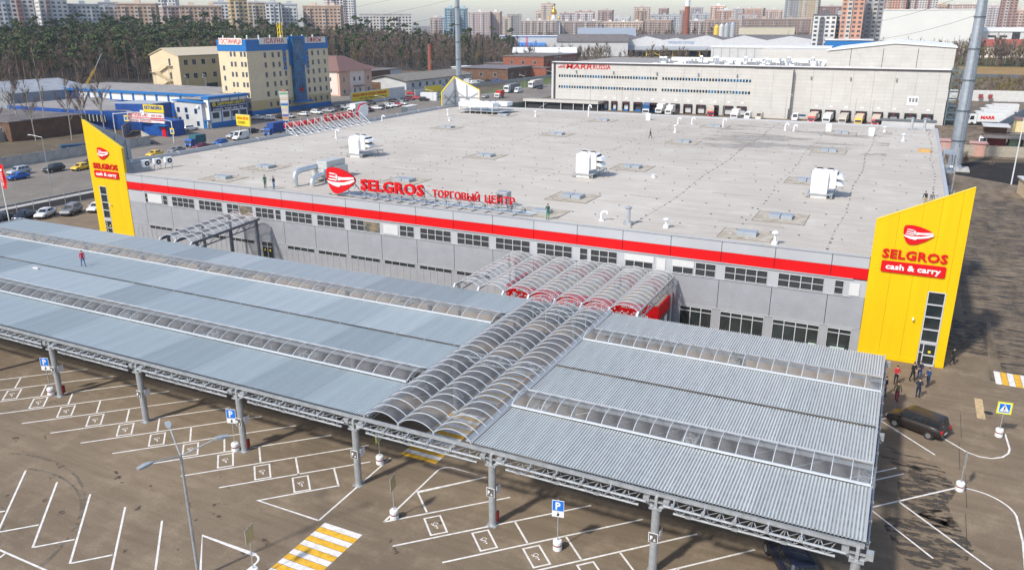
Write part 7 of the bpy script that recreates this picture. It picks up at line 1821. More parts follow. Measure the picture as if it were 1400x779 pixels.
# foreground
car('mpv', 'brown', 4.0, 63.25, 155, 'dark brown minivan parked beside the right end of the canopy', 'minivan', s=0.96)
car('suv', 'navy', -2.5, 41.6, 118, 'dark blue car nosing out from under the canopy, cut by the bottom edge', 'car')
car('sedan', 'black', -40.6, 19.6, 40, 'black car roof cut by the bottom left edge', 'car')
# left car park
for kind, pc, x, y, h, lab in (('sedan', 'white', -121.6, 87.2, -62, 'white saloon parked hindmost in the row beside the left tower'), ('suv', 'grey', -123.2, 83.6, -62, 'dark grey crossover between two white saloons in the left row'), ('sedan', 'white', -125.2, 80.4, -62, 'white saloon in the left row next to the dark saloon'),
                             ('sedan', 'navy', -126.8, 77.8, -62, 'dark saloon half hidden by the canopy roof, left row'), ('sedan', 'black', -128.2, 75.0, -62, 'black car almost hidden by the canopy roof beside the flagpole')):
    car(kind, pc, x, y, h, lab, group='cars parked in the left row')
# on the road
for kind, pc, x, y, h, lab in (('suv', 'black', -163.4, 108.6, -82, 'black off-roader on the road, left of the yellow taxi'), ('hatch', 'yellow', -160.2, 112.6, -82, 'yellow taxi on the road beside the black off-roader'), ('sedan', 'navy', -164.8, 119, -88, 'dark saloon on the far lane behind the yellow taxi'), ('hatch', 'blue', -161.5, 121.5, -86, 'blue car tail peeking out by the left tower'),
        ('suv', 'silver', -167.0, 103.2, -86, 'silver estate behind the blue saloon at the left edge'), ('sedan', 'blue', -161.8, 99.6, -86, 'blue saloon on the road beside the red flag'), ('sedan', 'yellow', -161.2, 133.0, -80, 'yellow taxi right of the left tower'), ('sedan', 'grey', -161.2, 139.6, -86, 'dark grey saloon behind the second yellow taxi'),
        ('sedan', 'maroon', -160.9, 147.2, -86, 'maroon saloon in front of the blue box truck'), ('hatch', 'blue', -161.6, 154.4, -86, 'bright blue hatchback on the road between maroon saloon and white van'), ('suv', 'silver', -167.8, 165.5, -88, 'silver car partly behind the white van'),
        ('sedan', 'black', -171.0, 175.5, -95, 'black saloon on the far lane below the yellow billboard'), ('sedan', 'grey', -169.8, 181, -95, 'grey saloon tucked behind the black one by the billboard'), ('suv', 'white', -191.6, 172, 80, 'white off-roader parked at the foot of the white tyre shop'), ('sedan', 'silver', -163.9, 186.5, -88, 'silver saloon behind the long blue truck')):
    car(kind, pc, x, y, h, lab)
car('van', 'white', -163.6, 163.8, -87, 'white panel van on the road', 'van')
truck(-165.2, 150.2, -86, 'blue-cab truck with teal box behind the maroon saloon', 'blue', mat('teal tarpaulin', (0.03, 0.12, 0.14), 0.7), 3.8, 2.0)
truck(-162.6, 177.5, -86, 'long blue box truck on the road', 'blue', mat('blue tarpaulin', (0.015, 0.06, 0.25), 0.7), 7.0, 2.5)
f = truck(-186.5, 131.5, 65, 'blue flatbed truck parked behind the concrete fence', 'blue', mat('dark blue flatbed', (0.02, 0.07, 0.14), 0.7), 8.0, 0.7)
# hotel lot
rowA = [(-194.2, 203.0, 'white', 'sedan'), (-189.9, 203.2, 'white', 'suv'), (-188.9, 208.4, 'black', 'sedan'), (-188.2, 211.6, 'silver', 'sedan'), (-187.8, 218.2, 'white', 'hatch'), (-187.2, 224.6, 'white', 'suv'), (-187.8, 231.6, 'silver', 'sedan'), (-188.6, 235.0, 'grey', 'sedan'), (-189.2, 239.0, 'black', 'suv'), (-190.2, 243.6, 'silver', 'sedan'), (-190.8, 247.2, 'white', 'sedan'), (-191.2, 251.4, 'black', 'hatch'), (-191.4, 255.2, 'black', 'sedan'), (-191.6, 259.0, 'grey', 'sedan'), (-191.8, 263.0, 'black', 'suv'), (-200.8, 200.6, 'white', 'sedan'), (-206.2, 198.2, 'grey', 'sedan')]
ORD = ['first', 'second', 'third', 'fourth', 'fifth', 'sixth', 'seventh', 'eighth', 'ninth', 'tenth', 'eleventh', 'twelfth', 'thirteenth', 'fourteenth', 'fifteenth', 'sixteenth', 'seventeenth', 'eighteenth', 'nineteenth', 'twentieth']
rowA.sort(key=lambda r: r[1])
for i, (x, y, c, k) in enumerate(rowA): car(k, c, x, y, rng.uniform(-8, 8)+(180 if i % 3 == 0 else 0), f'{c} car parked along the hotel front, {ORD[i]} from the left', group='cars parked along the hotel front')
rowB = [(-176.6, 241.0, 'maroon', 'hatch'), (-177.6, 247.6, 'white', 'sedan'), (-177.2, 251.0, 'black', 'sedan'), (-177.6, 254.6, 'white', 'suv'), (-177.4, 258.2, 'white', 'hatch'), (-178.4, 262.0, 'red', 'sedan'), (-178.6, 266.0, 'silver', 'sedan'), (-186.4, 272, 'black', 'suv'), (-187.0, 276, 'grey', 'sedan'), (-187.3, 280, 'black', 'sedan'), (-187.8, 285.5, 'maroon', 'suv'), (-188.2, 291, 'red', 'sedan')]
for i, (x, y, c, k) in enumerate(rowB): car(k, c, x, y, rng.uniform(-8, 8), f'{c} car in the second hotel row nearer the road, {ORD[i]} from the left', group='cars in the second row by the hotel')
rowC = [(-202.4, 309, 'red', 'sedan'), (-204, 314, 'black', 'sedan'), (-203.2, 321, 'silver', 'suv'), (-208.4, 333, 'black', 'sedan'), (-209, 338, 'grey', 'sedan'), (-211.4, 352, 'blue', 'hatch'), (-181, 300, 'green', 'suv'), (-180.2, 284.5, 'black', 'suv')]
for i, (x, y, c, k) in enumerate(rowC): car(k, c, x, y, rng.uniform(0, 90), f'{c} car in the yard by the grey garage block, {ORD[i]} from the left', group='cars in the yard by the garage block', detail=False)
rowD = [(-226.2, 405, 'white', 'van'), (-221, 400, 'white', 'suv'), (-217.6, 397.5, 'white', 'van'), (-224.8, 416, 'silver', 'sedan'), (-222.4, 420.5, 'black', 'sedan'), (-218.6, 424, 'blue', 'sedan'), (-209.6, 428, 'white', 'sedan')]
rowD = [(x+12, y-22, c, k) for x, y, c, k in rowD]
for i, (x, y, c, k) in enumerate(rowD): car(k, c, x, y, rng.uniform(20, 60), f'{c} vehicle parked beside the brown brick workshop, {ORD[i]} from the left', group='vehicles by the brick workshop', detail=False)
for x, y, c, k, h, lab in ((-164, 308, 'silver', 'sedan', -86, 'silver saloon alone on the far road, left of the red truck'), (-163.0, 363, 'navy', 'sedan', -88, 'dark saloon right of the beige semi-trailer'), (-163.4, 339, 'white', 'van', -88, 'white van in front of the grey semi-trailer'), (-207, 462, 'blue', 'sedan', 40, 'blue car by the brick gatehouse'), (-213, 452, 'grey', 'sedan', 40, 'grey car by the brick office')):
    car(k, c, x, y, h, lab, detail=False)
truck(-158.4, 311, -86, 'white and red box truck on the far road', 'white', 'red', 4.2, 2.3)
truck(-176.0, 234.2, -86, 'long white lorry behind the back-to-front roof letters', 'white', 'white', 8.0, 2.7)
truck(-167.5, 342, -88, 'white-cab semi-trailer with grey box on the far road', 'white', mat('grey trailer side', (0.2, 0.21, 0.22), 0.6), 11, 2.7, True)
truck(-168.8, 372, -88, 'beige semi-trailer with white cab on the far road', 'white', mat('beige trailer side', (0.55, 0.49, 0.4), 0.6), 12, 2.7, True)
c = thing('cargo_container', 'beige box container standing by the store side wall', 'container', (-158.6, 240.6, 0), R(-86)); MB(M_sign_w).bbox(-3.6, 3.6, -1.3, 1.3, 0, 2.9, .05).build('box', c); MB(M_steel_d).box(3.61, 3.66, -1.25, 1.25, 0.05, 2.8).build('door', c)
c = thing('cargo_container', 'white box container near the yellow banner', 'container', (-180, 288, 0), R(20)); MB(M_white).bbox(-3.4, 3.4, -1.3, 1.3, 0, 3.2, .05).build('box', c); MB(M_steel_d).box(-0.05, 0, -1.3, 1.3, 3.21, 3.25).build('ridge', c)
# docked trucks at the warehouse
for (a, b), cabc, boxc, lab, L, oy, ang in ((docks[4], 'white', mat('blue trailer side', (0.02, 0.1, 0.25), 0.5), 'blue-sided trailer with white roof backed into a dock of the pale warehouse', 10, 0, -75), (docks[5], 'white', 'white', 'short white truck at the dock right of the blue trailer', 4.5, 0, -90), (docks[6], 'white', 'white', 'small white truck standing off the seventh dock', 3.6, -3.5, -90),
        (docks[9], 'red', mat('cream trailer side', (0.55, 0.5, 0.42), 0.6), 'cream trailer with red cab backed into the dock right of the middle', 8, 0, -75), (docks[11], 'white', 'white', 'white van-like truck parked right of the red-cabbed trailer', 3.8, -7, -90)):
    truck((a+b)/2-(0.5 if ang == -75 else 0), WY-L/2-0.6+oy, ang, lab, cabc, boxc, L, 2.4, False, name='docked_truck')
for (a, b), cabc, bc, lab in ((docksR[0], 'red', (0.6, 0.5, 0.4), 'red-cabbed truck with cream box at the first dock right of the bay'), (docksR[1], 'white', (0.65, 0.65, 0.62), 'white truck at the second dock right of the bay'), (docksR[2], 'beige', (0.5, 0.46, 0.4), 'beige truck with a dark refrigeration unit at the third dock'), (docksR[3], 'yellow', (0.62, 0.48, 0.32), 'yellow-cabbed truck with cream box at the fourth dock'), (docksR[4], 'red', (0.58, 0.52, 0.42), 'red-cabbed truck with cream box at the fifth dock')):
    truck((a+b)/2, WY-6.2, -90, lab, cabc, mat('dock box '+lab[:12], bc, 0.6), 9, 1.9, False, name='docked_truck')
car('van', 'white', -32.5, 276.5, -90, 'white van by the small window left of the right-hand docks', 'van', detail=False)
car('van', 'white', -47.3, 274.5, -90, 'white van in front of the projecting bay, left one', 'van', detail=False); car('van', 'beige', -43.6, 274.5, -90, 'beige van in front of the projecting bay, right one', 'van', detail=False)
# ramp with roof right side docks
rp = thing('loading_ramp_roof', 'dark roofed ramp in front of the three rightmost docks', 'ramp', (2.5, 274, 0)); MB(M_steel_d).prism([(-11, 2.0), (6, 2.0), (6, 2.3), (-11, 2.2)], 'y', -4, 2).build('roof', rp); MB(M_alb).box(-9, 5.5, -3.9, -3.6, 0, 1.95).build('wall', rp)
# white trucks in the right yard
for i, (x, y) in enumerate(((23.6, 290), (25.8, 302), (28.0, 314), (30.4, 327))):
    t = truck(x, y, 190, f'white refrigerated lorry with red lettering in the right yard, {ORD[i]} from the front', 'white', 'white', 8, 2.6, True, name='parked_lorry', group='white lorries in the right yard')
    letters('MARR', t, M_redl, (3.0, 1.3, 2.0), 4.0, 0.9, rot=(PI/2, 0, PI), depth=0.03, bold=0.05, single=True, name='lettering')
car('van', 'white', 18.6, 237.5, -95, 'white van in front of the red garage door', 'van', detail=True)
# crane lorry by the wood
cr = thing('mobile_crane', 'yellow telescopic crane boom raised among the birches', 'crane', (-285, 212, 0)); 
cr.location = (-300, 216, 0)
MB(mat('ochre crane paint', (0.45, 0.28, 0.03), 0.6)).bar((0, 0, 3), (4.1, 5.6, 13.5), 0.85).build('boom', cr); MB(M_steel).bar((4.1, 5.6, 13.5), (5.9, 8.1, 19), 0.3).build('boom_tip', cr); MB(MATS['ochre crane paint']).bbox(-3, 3, -1.3, 1.3, 0.6, 3.4, 0.1).build('carrier', cr)
cr = thing('tower_crane', 'yellow lattice crane top rising behind the hotel', 'crane', (-262, 262, 0)); mb = MB(M_yeld)
for x in (-0.7, 0.7):
    for y in (-0.7, 0.7): mb.bar((x, y, 0), (x, y, 31), 0.22)
for k in range(15): mb.bar((-0.7, -0.7, k*2), (0.7, -0.7, k*2+2), 0.16); mb.bar((0.7, -0.7, k*2), (0.7, 0.7, k*2+2), 0.16)
mb.build('mast', cr); cr.location = (-252.0, 282, 0)
# ================================================================== lamps, signs, poles, flag
def street_lamp(x, y, h, lab, arm=(1.6, 0), heads=1, base=False):
    t = thing('street_lamp', lab, 'street lamp', (x, y, 0))
    m = MB(M_steel); m.tube((0, 0, 0), (0, 0, h), 0.09, 0.05, 8); m.build('pole', t)
    a = MB(M_steel); a.tube((0, 0, h-0.05), (arm[0], arm[1], h+0.35), 0.04, n=6); a.build('arm', t)
    d = Vector((arm[0], arm[1], 0)).normalized(); p = Vector((arm[0], arm[1], h+0.37))
    q = MB(M_steel_w); q.bar(p-d*0.1, p+d*0.65, 0.28, 0.12); q.build('lamp_head', t)
    return t
# three-armed lamp in the foreground
t = thing('street_lamp', 'tall three-armed galvanised lamp post in the foreground car park', 'street lamp', (-32.7, 25.9, 0))
m = MB(M_steel); m.tube((0, 0, 0), (0, 0, 8.0), 0.1, 0.065, 12); m.tube((0, 0, 7.55), (0, 0, 7.75), 0.09, n=12); m.build('pole', t)
for (dx, dy, dz) in ((-2.6, 1.5, 0.6), (1.25, 2.05, 0.35), (-0.45, -2.0, 0.2)):
    L = math.hypot(dx, dy); d = Vector((dx/L, dy/L, 0)); m = MB(M_steel); m.pipe([(0, 0, 7.9), d*0.35*L+Vector((0, 0, 8.0+dz*0.3)), d*L*0.75+Vector((0, 0, 8.0+dz))], 0.04, 8, 4)
    arm = m.build('arm', t, smooth=True); h = MB(mat('grey lamp housing', (0.35, 0.38, 0.4), 0.4, 0.2)); c = d*L*0.75+Vector((0, 0, 8.0+dz)); s = Vector((-d.y, d.x, 0))
    v = []; 
    for k, (u, w, z0, z1) in enumerate(((-0.05, 0.05, 0, 0.06), (0.12, 0.12, -0.03, 0.1), (0.4, 0.16, -0.05, 0.1), (0.8, 0.13, -0.03, 0.04))):
        for sg, zz in ((-1, z0), (1, z0), (1, z1), (-1, z1)): v.append(c+d*u+s*w*sg+Vector((0, 0, zz)))
    f = [(0, 1, 2, 3), (15, 14, 13, 12)]+[(4*i+j, 4*i+(j+1) % 4, 4*i+4+(j+1) % 4, 4*i+4+j) for i in range(3) for j in range(4)]
    h.add(v, f); h.build('lamp_head', t)
for x, y, h, lab, arm in ((-148.5, 97.5, 9.6, 'street lamp on the road verge left of the left tower', (-2.2, -0.6)), (-143.0, 146.6, 9.0, 'street lamp in front of the blue box truck', (-2.4, -1.0)), (-144, 205, 9, 'street lamp beyond the left parapet near the totem sign', (-2.4, -0.8)),
        (-143.5, 232, 9, 'street lamp behind the red back-to-front letters', (-2.2, 0)), (-290, 262, 8, 'street lamp beside the ochre annex, left one', (-1, 0)), (-285, 268, 8.5, 'street lamp beside the ochre annex, middle one', (-1, 0)), (-279, 262, 8, 'street lamp beside the ochre annex, right one', (-1, 0)),
        (-98.6, 262, 12, 'thin lamp mast standing before the left docks', (-1, 0)), (-87.2, 262, 9.5, 'thin lamp mast at the gap between two docks, second from left', (1, 0)), (-52.8, 262, 9, 'thin lamp mast before the middle docks', (1, 0)), (-33.9, 262, 9, 'thin lamp mast left of the right-hand docks', (1, 0)),
        (-14.0, 262, 9, 'thin lamp mast before the yellow truck', (0.5, 0)), (-9.2, 262, 8.4, 'thin lamp mast before the red-cabbed truck at right', (0.5, 0)), (-150, 318, 9, 'street lamp beside the red truck on the far road', (-2, 0)), (-152, 352, 9, 'street lamp by the beige semi-trailer', (-2, 0))):
    street_lamp(x, y, h, lab, arm)
t = thing('lamp_mast', 'tall plain lamp mast at the right edge by the soil bed', 'lamp mast', (20.4, 181.6, 0)); MB(M_steel_w).tube((0, 0, 0), (0, 0, 13.2), 0.14, 0.07, 8).build('pole', t); MB(M_steel_w).bar((0, 0, 13.1), (1.2, 0, 13.5), 0.16).build('arm', t)
# traffic sign arm over the road by the left tower
t = thing('overhead_sign', 'bent white sign gantry with yellow-rimmed crossing sign right of the left tower', 'road sign', (-172.0, 148.5, 0))
MB(M_steel_w).pipe([(0, 0, 0), (0, 0, 5.2), (-0.6, -0.3, 6.3), (-3.5, -4.2, 6.9), (-6.5, -8.0, 7.2)], 0.12, 8, 4).build('pole', t, smooth=True)
for (x, y, z) in ((-6.6, -8.2, 6.7), (0.1, -0.2, 2.9)):
    o = MB(M_yeld).box(x-0.7, x+0.7, y-0.06, y, z, z+1.5).build('board', t); MB(M_blue_s).box(x-0.42, x+0.42, y-0.1, y-0.061, z+0.3, z+1.2).build('blue_field', o)
t = thing('overhead_sign', 'white sign gantry in front of the blue hall above the left tower', 'road sign', (-196, 150, 0)); MB(M_steel_w).pipe([(0, 0, 0), (0, 0, 6.2), (0.8, 0.5, 6.9), (5.5, 5.2, 7.1)], 0.11, 8, 4).build('pole', t, smooth=True); MB(M_white).box(4.7, 6.2, 5.0, 5.1, 6.2, 7.6).build('board', t)
# signs on white barrels
BAR = MB(M_white); BAR.lathe([(0.25, 0.0), (0.28, 0.04), (0.28, 0.62), (0.24, 0.67), (0.05, 0.68)], 16); BARM = BAR.mesh('barrel_base')
BN = MB(mat('dark red band', (0.22, 0.01, 0.015), 0.6)); BN.lathe([(0.284, 0.34), (0.284, 0.42)], 16); BNM = BN.mesh('red_band')
def barrel_sign(x, y, lab, rot, h=3.0, kind='P', cat='road sign'):
    t = thing('barrel_sign', lab, cat, (x, y, 0), R(rot)); b = inst('barrel_base', BARM, t); inst('red_band', BNM, b)
    MB(M_steel).tube((0, 0, 0.5), (0, 0, h), 0.035, n=8).build('pole', t)
    if kind == 'P':
        o = MB(M_white).bbox(-0.36, 0.36, -0.06, -0.035, h-0.78, h-0.06, 0.004).build('panel', t); MB(M_blue_s).box(-0.33, 0.33, -0.068, -0.061, h-0.75, h-0.09).build('blue_field', o)
        letters('P', o, M_white, (-0.15, -0.072, h-0.66), 0.3, 0.46, depth=0.006, bold=0.03, single=True, name='symbol')
        o2 = MB(M_white).box(-0.36, 0.36, -0.06, -0.035, h-1.18, h-0.82).build('lower_panel', t); q = MB(M_black); q.tube((0, -0.061, h-1.05), (0, -0.066, h-1.05), 0.08, n=10); q.box(-0.03, 0.03, -0.066, -0.061, h-0.98, h-0.86); q.box(0.0, 0.12, -0.067, -0.0615, h-0.98, h-0.95); q.build('wheelchair', o2)
        MB(M_steel).box(-0.34, 0.34, -0.033, -0.02, h-1.16, h-0.08).build('back', t)
    elif kind == 'X':
        o = MB(mat('fluorescent yellow rim', (0.68, 0.72, 0.0), 0.5)).box(-0.5, 0.5, -0.06, -0.035, h-0.95, h+0.02).build('panel', t); MB(M_white).box(-0.4, 0.4, -0.066, -0.061, h-0.86, h-0.08).build('white_rim', o); MB(M_blue_s).box(-0.36, 0.36, -0.071, -0.067, h-0.82, h-0.12).build('blue_field', o)
        q = MB(M_white); q.prism([(-0.33, h-0.74), (0.33, h-0.74), (0, h-0.16)], 'y', -0.076, -0.072); q.build('triangle', o)
        q = MB(M_black); q.bar((0, -0.079, h-0.35), (0.0, -0.079, h-0.52), 0.07, 0.004, (0, 1, 0)); q.bar((0, -0.079, h-0.5), (-0.08, -0.079, h-0.7), 0.04, 0.004, (0, 1, 0)); q.bar((0, -0.079, h-0.5), (0.08, -0.079, h-0.7), 0.04, 0.004, (0, 1, 0)); q.bar((-0.08, -0.079, h-0.48), (0.08, -0.079, h-0.4), 0.03, 0.004, (0, 1, 0)); q.tube((0, -0.076, h-0.29), (0, -0.08, h-0.29), 0.035, n=8); q.build('walking_figure', o)
    elif kind == 'B':
        MB(M_steel).box(-0.42, 0.42, -0.03, 0.0, h-0.95, h).build('panel', t); MB(mat('sign back edge', (0.5, 0.4, 0.2), 0.6)).box(-0.42, 0.42, -0.036, -0.0301, h-0.97, h-0.02).build('front', t); MB(M_steel).box(-0.03, 0.03, 0.001, 0.03, h-0.95, h).build('bracket', t)
    return t
barrel_sign(-62.4, 37.6, 'blue P parking sign on a white barrel under the left canopy column', 25, 3.5)
barrel_sign(-41.3, 37.5, 'blue P parking sign on a white barrel by the third canopy column', 20, 3.5)
barrel_sign(-15.3, 37.3, 'blue P parking sign on a white barrel standing clear between two right columns', 12, 3.5)
barrel_sign(-30.6, 40.7, 'yellow-rimmed crossing sign on a barrel under the canopy beside the crossing', 98, 2.8, 'X')
barrel_sign(9.7, 64.8, 'yellow-rimmed crossing sign on a barrel at the far right', 8, 2.9, 'X')
barrel_sign(-25.9, 35.6, 'sign seen from behind on a white barrel between the painted arrows', 102, 3.1, 'B')
barrel_sign(6.7, 55.1, 'edge-on sign post on a white barrel amid the right-hand curve markings', 89, 2.9, 'B')
barrel_sign(-29.85, 27.3, 'tilted tan sign seen from behind at the bottom left near the lamp post', 104, 3.4, 'B')
# flag
t = thing('banner_flag', 'red vertical banner on a white flagpole at the left edge', 'flag', (-126.8, 75.3, 0)); MB(M_white).tube((0, 0, 0), (0, 0, 9.4), 0.1, 0.05, 10).build('pole', t)
m = MB(M_redl); V = []; n = 10
for i in range(n+1):
    z = 9.2-3.7*i/n
    for j in range(4): V.append((0.1+0.4*j, 0.12*math.sin(i*0.8+j), z+(0.25*(3-j)/3 if i == 0 else 0)))
for i in range(n):
    for j in range(3): a = i*4+j; m.f.append((a, a+1, a+5, a+4)); m.mi.append(0)
m.v = V; m.build('banner', t, fixn=False); letters('SELGROS', t, M_white, (0.95, -0.22, 6.0), 2.1, 0.5, rot=(PI/2, -PI/2, 0), depth=0.01, single=True, name='lettering')
q = MB(M_white); q.prism([(0.45, 8.35), (0.9, 8.75), (1.15, 8.6), (0.9, 8.3)], 'y', -0.24, -0.2); q.build('emblem', t)
# slim grey pole in front of tower and rod by the right tower
# steel pylons and wires
def pylon(x, y, h, lab, r0, r1):
    t = thing('steel_mast', lab, 'mast', (x, y, 0)); m = MB(mat('pale galvanised mast', (0.36, 0.4, 0.44), 0.45, 0.4, var=0.12, scale=1.2))
    n = 8; k = int(h/6)
    for i in range(k): 
        ra = r0+(r1-r0)*i/k; rb = r0+(r1-r0)*(i+1)/k; MB(MATS['pale galvanised mast']).tube((0, 0, h*i/k+0.02), (0, 0, h*(i+1)/k-0.02), ra, rb, 12).build('shaft_section', t)
    m = MB(M_steel_d)
    for i in range(1, k): rr = r0+(r1-r0)*i/k; m.tube((0, 0, h*i/k-0.12), (0, 0, h*i/k+0.12), rr+0.16, n=12)
    m.build('flange', t)
    m = MB(M_steel_d)
    for i in range(int(h/0.9)): z = 2+i*0.9; rr = r0+(r1-r0)*z/h if z < h else r1; m.bar((0.15, -rr-0.16, z), (0.5, -rr-0.16, z), 0.04) if z < h else None
    m.bar((0.32, -r0-0.1, 2), (0.32, -r1-0.16, h), 0.05); m.build('ladder', t)
    MB(M_concrete).bbox(-3, 3, -3, 3, -0.1, 0.35, 0.08).build('footing', t)
    m = MB(M_steel)
    m.tube((0, 0, 0.35), (0, 0, 1.0), r0+0.35, r0+0.1, 12); m.build('base_collar', t)
    return t
pylon(10.8, 196, 44, 'huge tapering steel mast at the right, rising out of frame beside the stair tower', 1.35, 0.85)
pylon(-150.6, 262, 48, 'slim tapering steel mast behind the far left roof tower', 1.1, 0.75)
def wire(a, b, sag, lab):
    P = [Vector(a).lerp(Vector(b), i/16)-Vector((0, 0, sag*4*(i/16)*(1-i/16))) for i in range(17)]; m = MB(M_steel_d)
    for p, q in zip(P, P[1:]): m.tube(p, q, 0.035, n=4, caps=False)
    tag(m.build('power_line', None, fixn=False), lab, 'cable')
for i, (dz, lab) in enumerate(((44, 'uppermost'), (39, 'middle'), (34, 'lowest'))):
    wire((-150.6, 262, dz), (-420, 330, dz-6), 9, f'{lab} power cable running left from the slim mast'); wire((10.8, 196, dz-2), (-60, 420, dz), 8, f'{lab} power cable running back from the huge right mast')
for i, (x, y, h, lab) in enumerate(((-269, 318, 19, 'weathered concrete pole in front of the dark wood left of the annex'),)):
    MB(M_concrete).bar((x, y, 0), (x-1.5, y, h*0.85), 0.9)
t = thing('concrete_pole', 'leaning grey pole in front of the dark wood', 'pole', (-346, 300, 0)); MB(M_concrete).bar((0, 0, 0), (-1.2, -0.8, 16), 0.9).build('pole', t)
for x, y, h, lab in ((-297, 816, 21, 'thin lattice post at the left of the zigzag hangar'), (-260, 833, 22, 'dark post before the zigzag hangar, left of three'), (-246, 836, 22, 'dark post before the zigzag hangar, middle of three'), (-231, 838, 22, 'dark post before the zigzag hangar, right of three'), (-300, 640, 20, 'red and white antenna mast behind the brick office')):
    t = thing('lattice_post', lab, 'mast', (x, y, 0)); m = MB(M_steel_d if 'red' not in lab else M_redl); 
    for dx in (-0.7, 0.7): m.bar((dx, 0, 0), (dx, 0, h), 0.35)
    for k in range(int(h/2)): m.bar((-0.7, 0, k*2), (0.7, 0, k*2+2), 0.2)
    m.build('lattice', t)
# right-hand yard: garages, cabins, walls
def cabin(lab, x, y, rot, w, d, h, m, rm, door=None, win=True):
    t = thing('cabin', lab, 'cabin', (x, y, 0), R(rot)); MB(m).box(-w/2, w/2, -d/2, d/2, 0, h).build('wall', t); MB(rm).box(-w/2-0.3, w/2+0.3, -d/2-0.3, d/2+0.3, h, h+0.25).build('roof', t)
    if door: MB(door).box(-0.6-w*0.15, 0.4-w*0.15, -d/2-0.06, -d/2-0.01, 0, min(2.2, h-0.4)).build('door', t)
    if win: wall_windows(t, 'y', -d/2-0.01, [w*0.25], [h*0.45], 1.0, 0.9, frame=M_winw)
    return t
M_grn = mat('pale green plaster', (0.36, 0.5, 0.33), 0.7); M_ylp = mat('pale yellow plaster', (0.66, 0.54, 0.28), 0.7); M_pnk = mat('salmon cabin', (0.5, 0.28, 0.22), 0.7); M_mar = mat('dull red garage', (0.26, 0.05, 0.05), 0.7)
cabin('pale green cabin under a grey awning in the right yard', 28.3, 240.5, 0, 7.5, 4, 3.2, M_grn, M_roofd, M_brickd)
t = cabin('yellow upper cabin with brown roof standing above the green one', 29.8, 246, 0, 8, 6, 6.5, M_ylp, M_broof, None)
t = thing('garage', 'dull red garage with open grey roof left of the green cabin', 'garage', (21.2, 241, 0)); MB(M_mar).box(-2.6, 2.6, -2.5, 2.5, 0, 3.2).build('wall', t); MB(M_alb).box(-3, 3.0, -3, 4, 5.0, 5.3).build('upper_roof', t); MB(M_brickd).box(-2.6, 2.6, 0, 3, 3.21, 4.99).build('upper_wall', t); MB(M_roofd).box(-2.9, 2.9, -2.9, 2.9, 3.2, 3.205).build('roof', t)
cabin('small salmon coloured cabin behind the mast foot', 16.4, 220, 0, 3.2, 2.6, 3.0, M_pnk, mat('pink roof', (0.5, 0.3, 0.27), 0.7), None, False)
cabin('salmon shed just left of the mast', 10.8, 225, 0, 4.5, 3, 2.6, M_pnk, MATS['pink roof'], None, False)
cabin('cream site cabin cut by the right edge', 22.6, 170.0, 8, 3.4, 6, 2.9, mat('cream cabin', (0.62, 0.48, 0.32), 0.6), M_alb, None, False)
t = thing('grey_awning', 'long dark awning roof along the green cabin', 'awning', (26.5, 236.8, 0)); MB(M_roofd).prism([(-2.5, 2.6), (1.5, 2.9), (1.5, 3.05), (-2.5, 2.75)], 'x', -8, 9).build('roof', t)
for x in (-7.5, 0, 8.5): MB(M_steel_d).bar((x, -2.2, 0), (x, -2.2, 2.6), 0.12).build('leg', t)
fence('pale panel fence behind the dark soil bed', 13.5, 218.5, 40, 222, 2.6, 12, mat('beige fence panel', (0.36, 0.32, 0.25), 0.8, var=0.15))
fence('long white wall at the back of the truck yard', 13.5, 380, 60, 386, 4.4, 8, mat('white wall panel', (0.6, 0.6, 0.57), 0.7), 'wall', name='yard_wall')
fence('blue-grey mesh fence running beside the parked lorries', 22, 262, 42, 352, 2.6, 24, mat('blue grey fence', (0.24, 0.28, 0.32), 0.6))
for i, x in enumerate((26.2, 29.6)): t = thing('poster_board', f'dark red poster board on the white yard wall, {("left","right")[i]} one', 'poster', (x, 380.6, 1.2)); MB(M_mar).box(-0.8, 0.8, -0.15, 0, 0, 1.7).build('board', t)
fence('low wire fence in the field beyond the yard wall', 24, 555, 140, 560, 2.0, 20, M_steel_d)

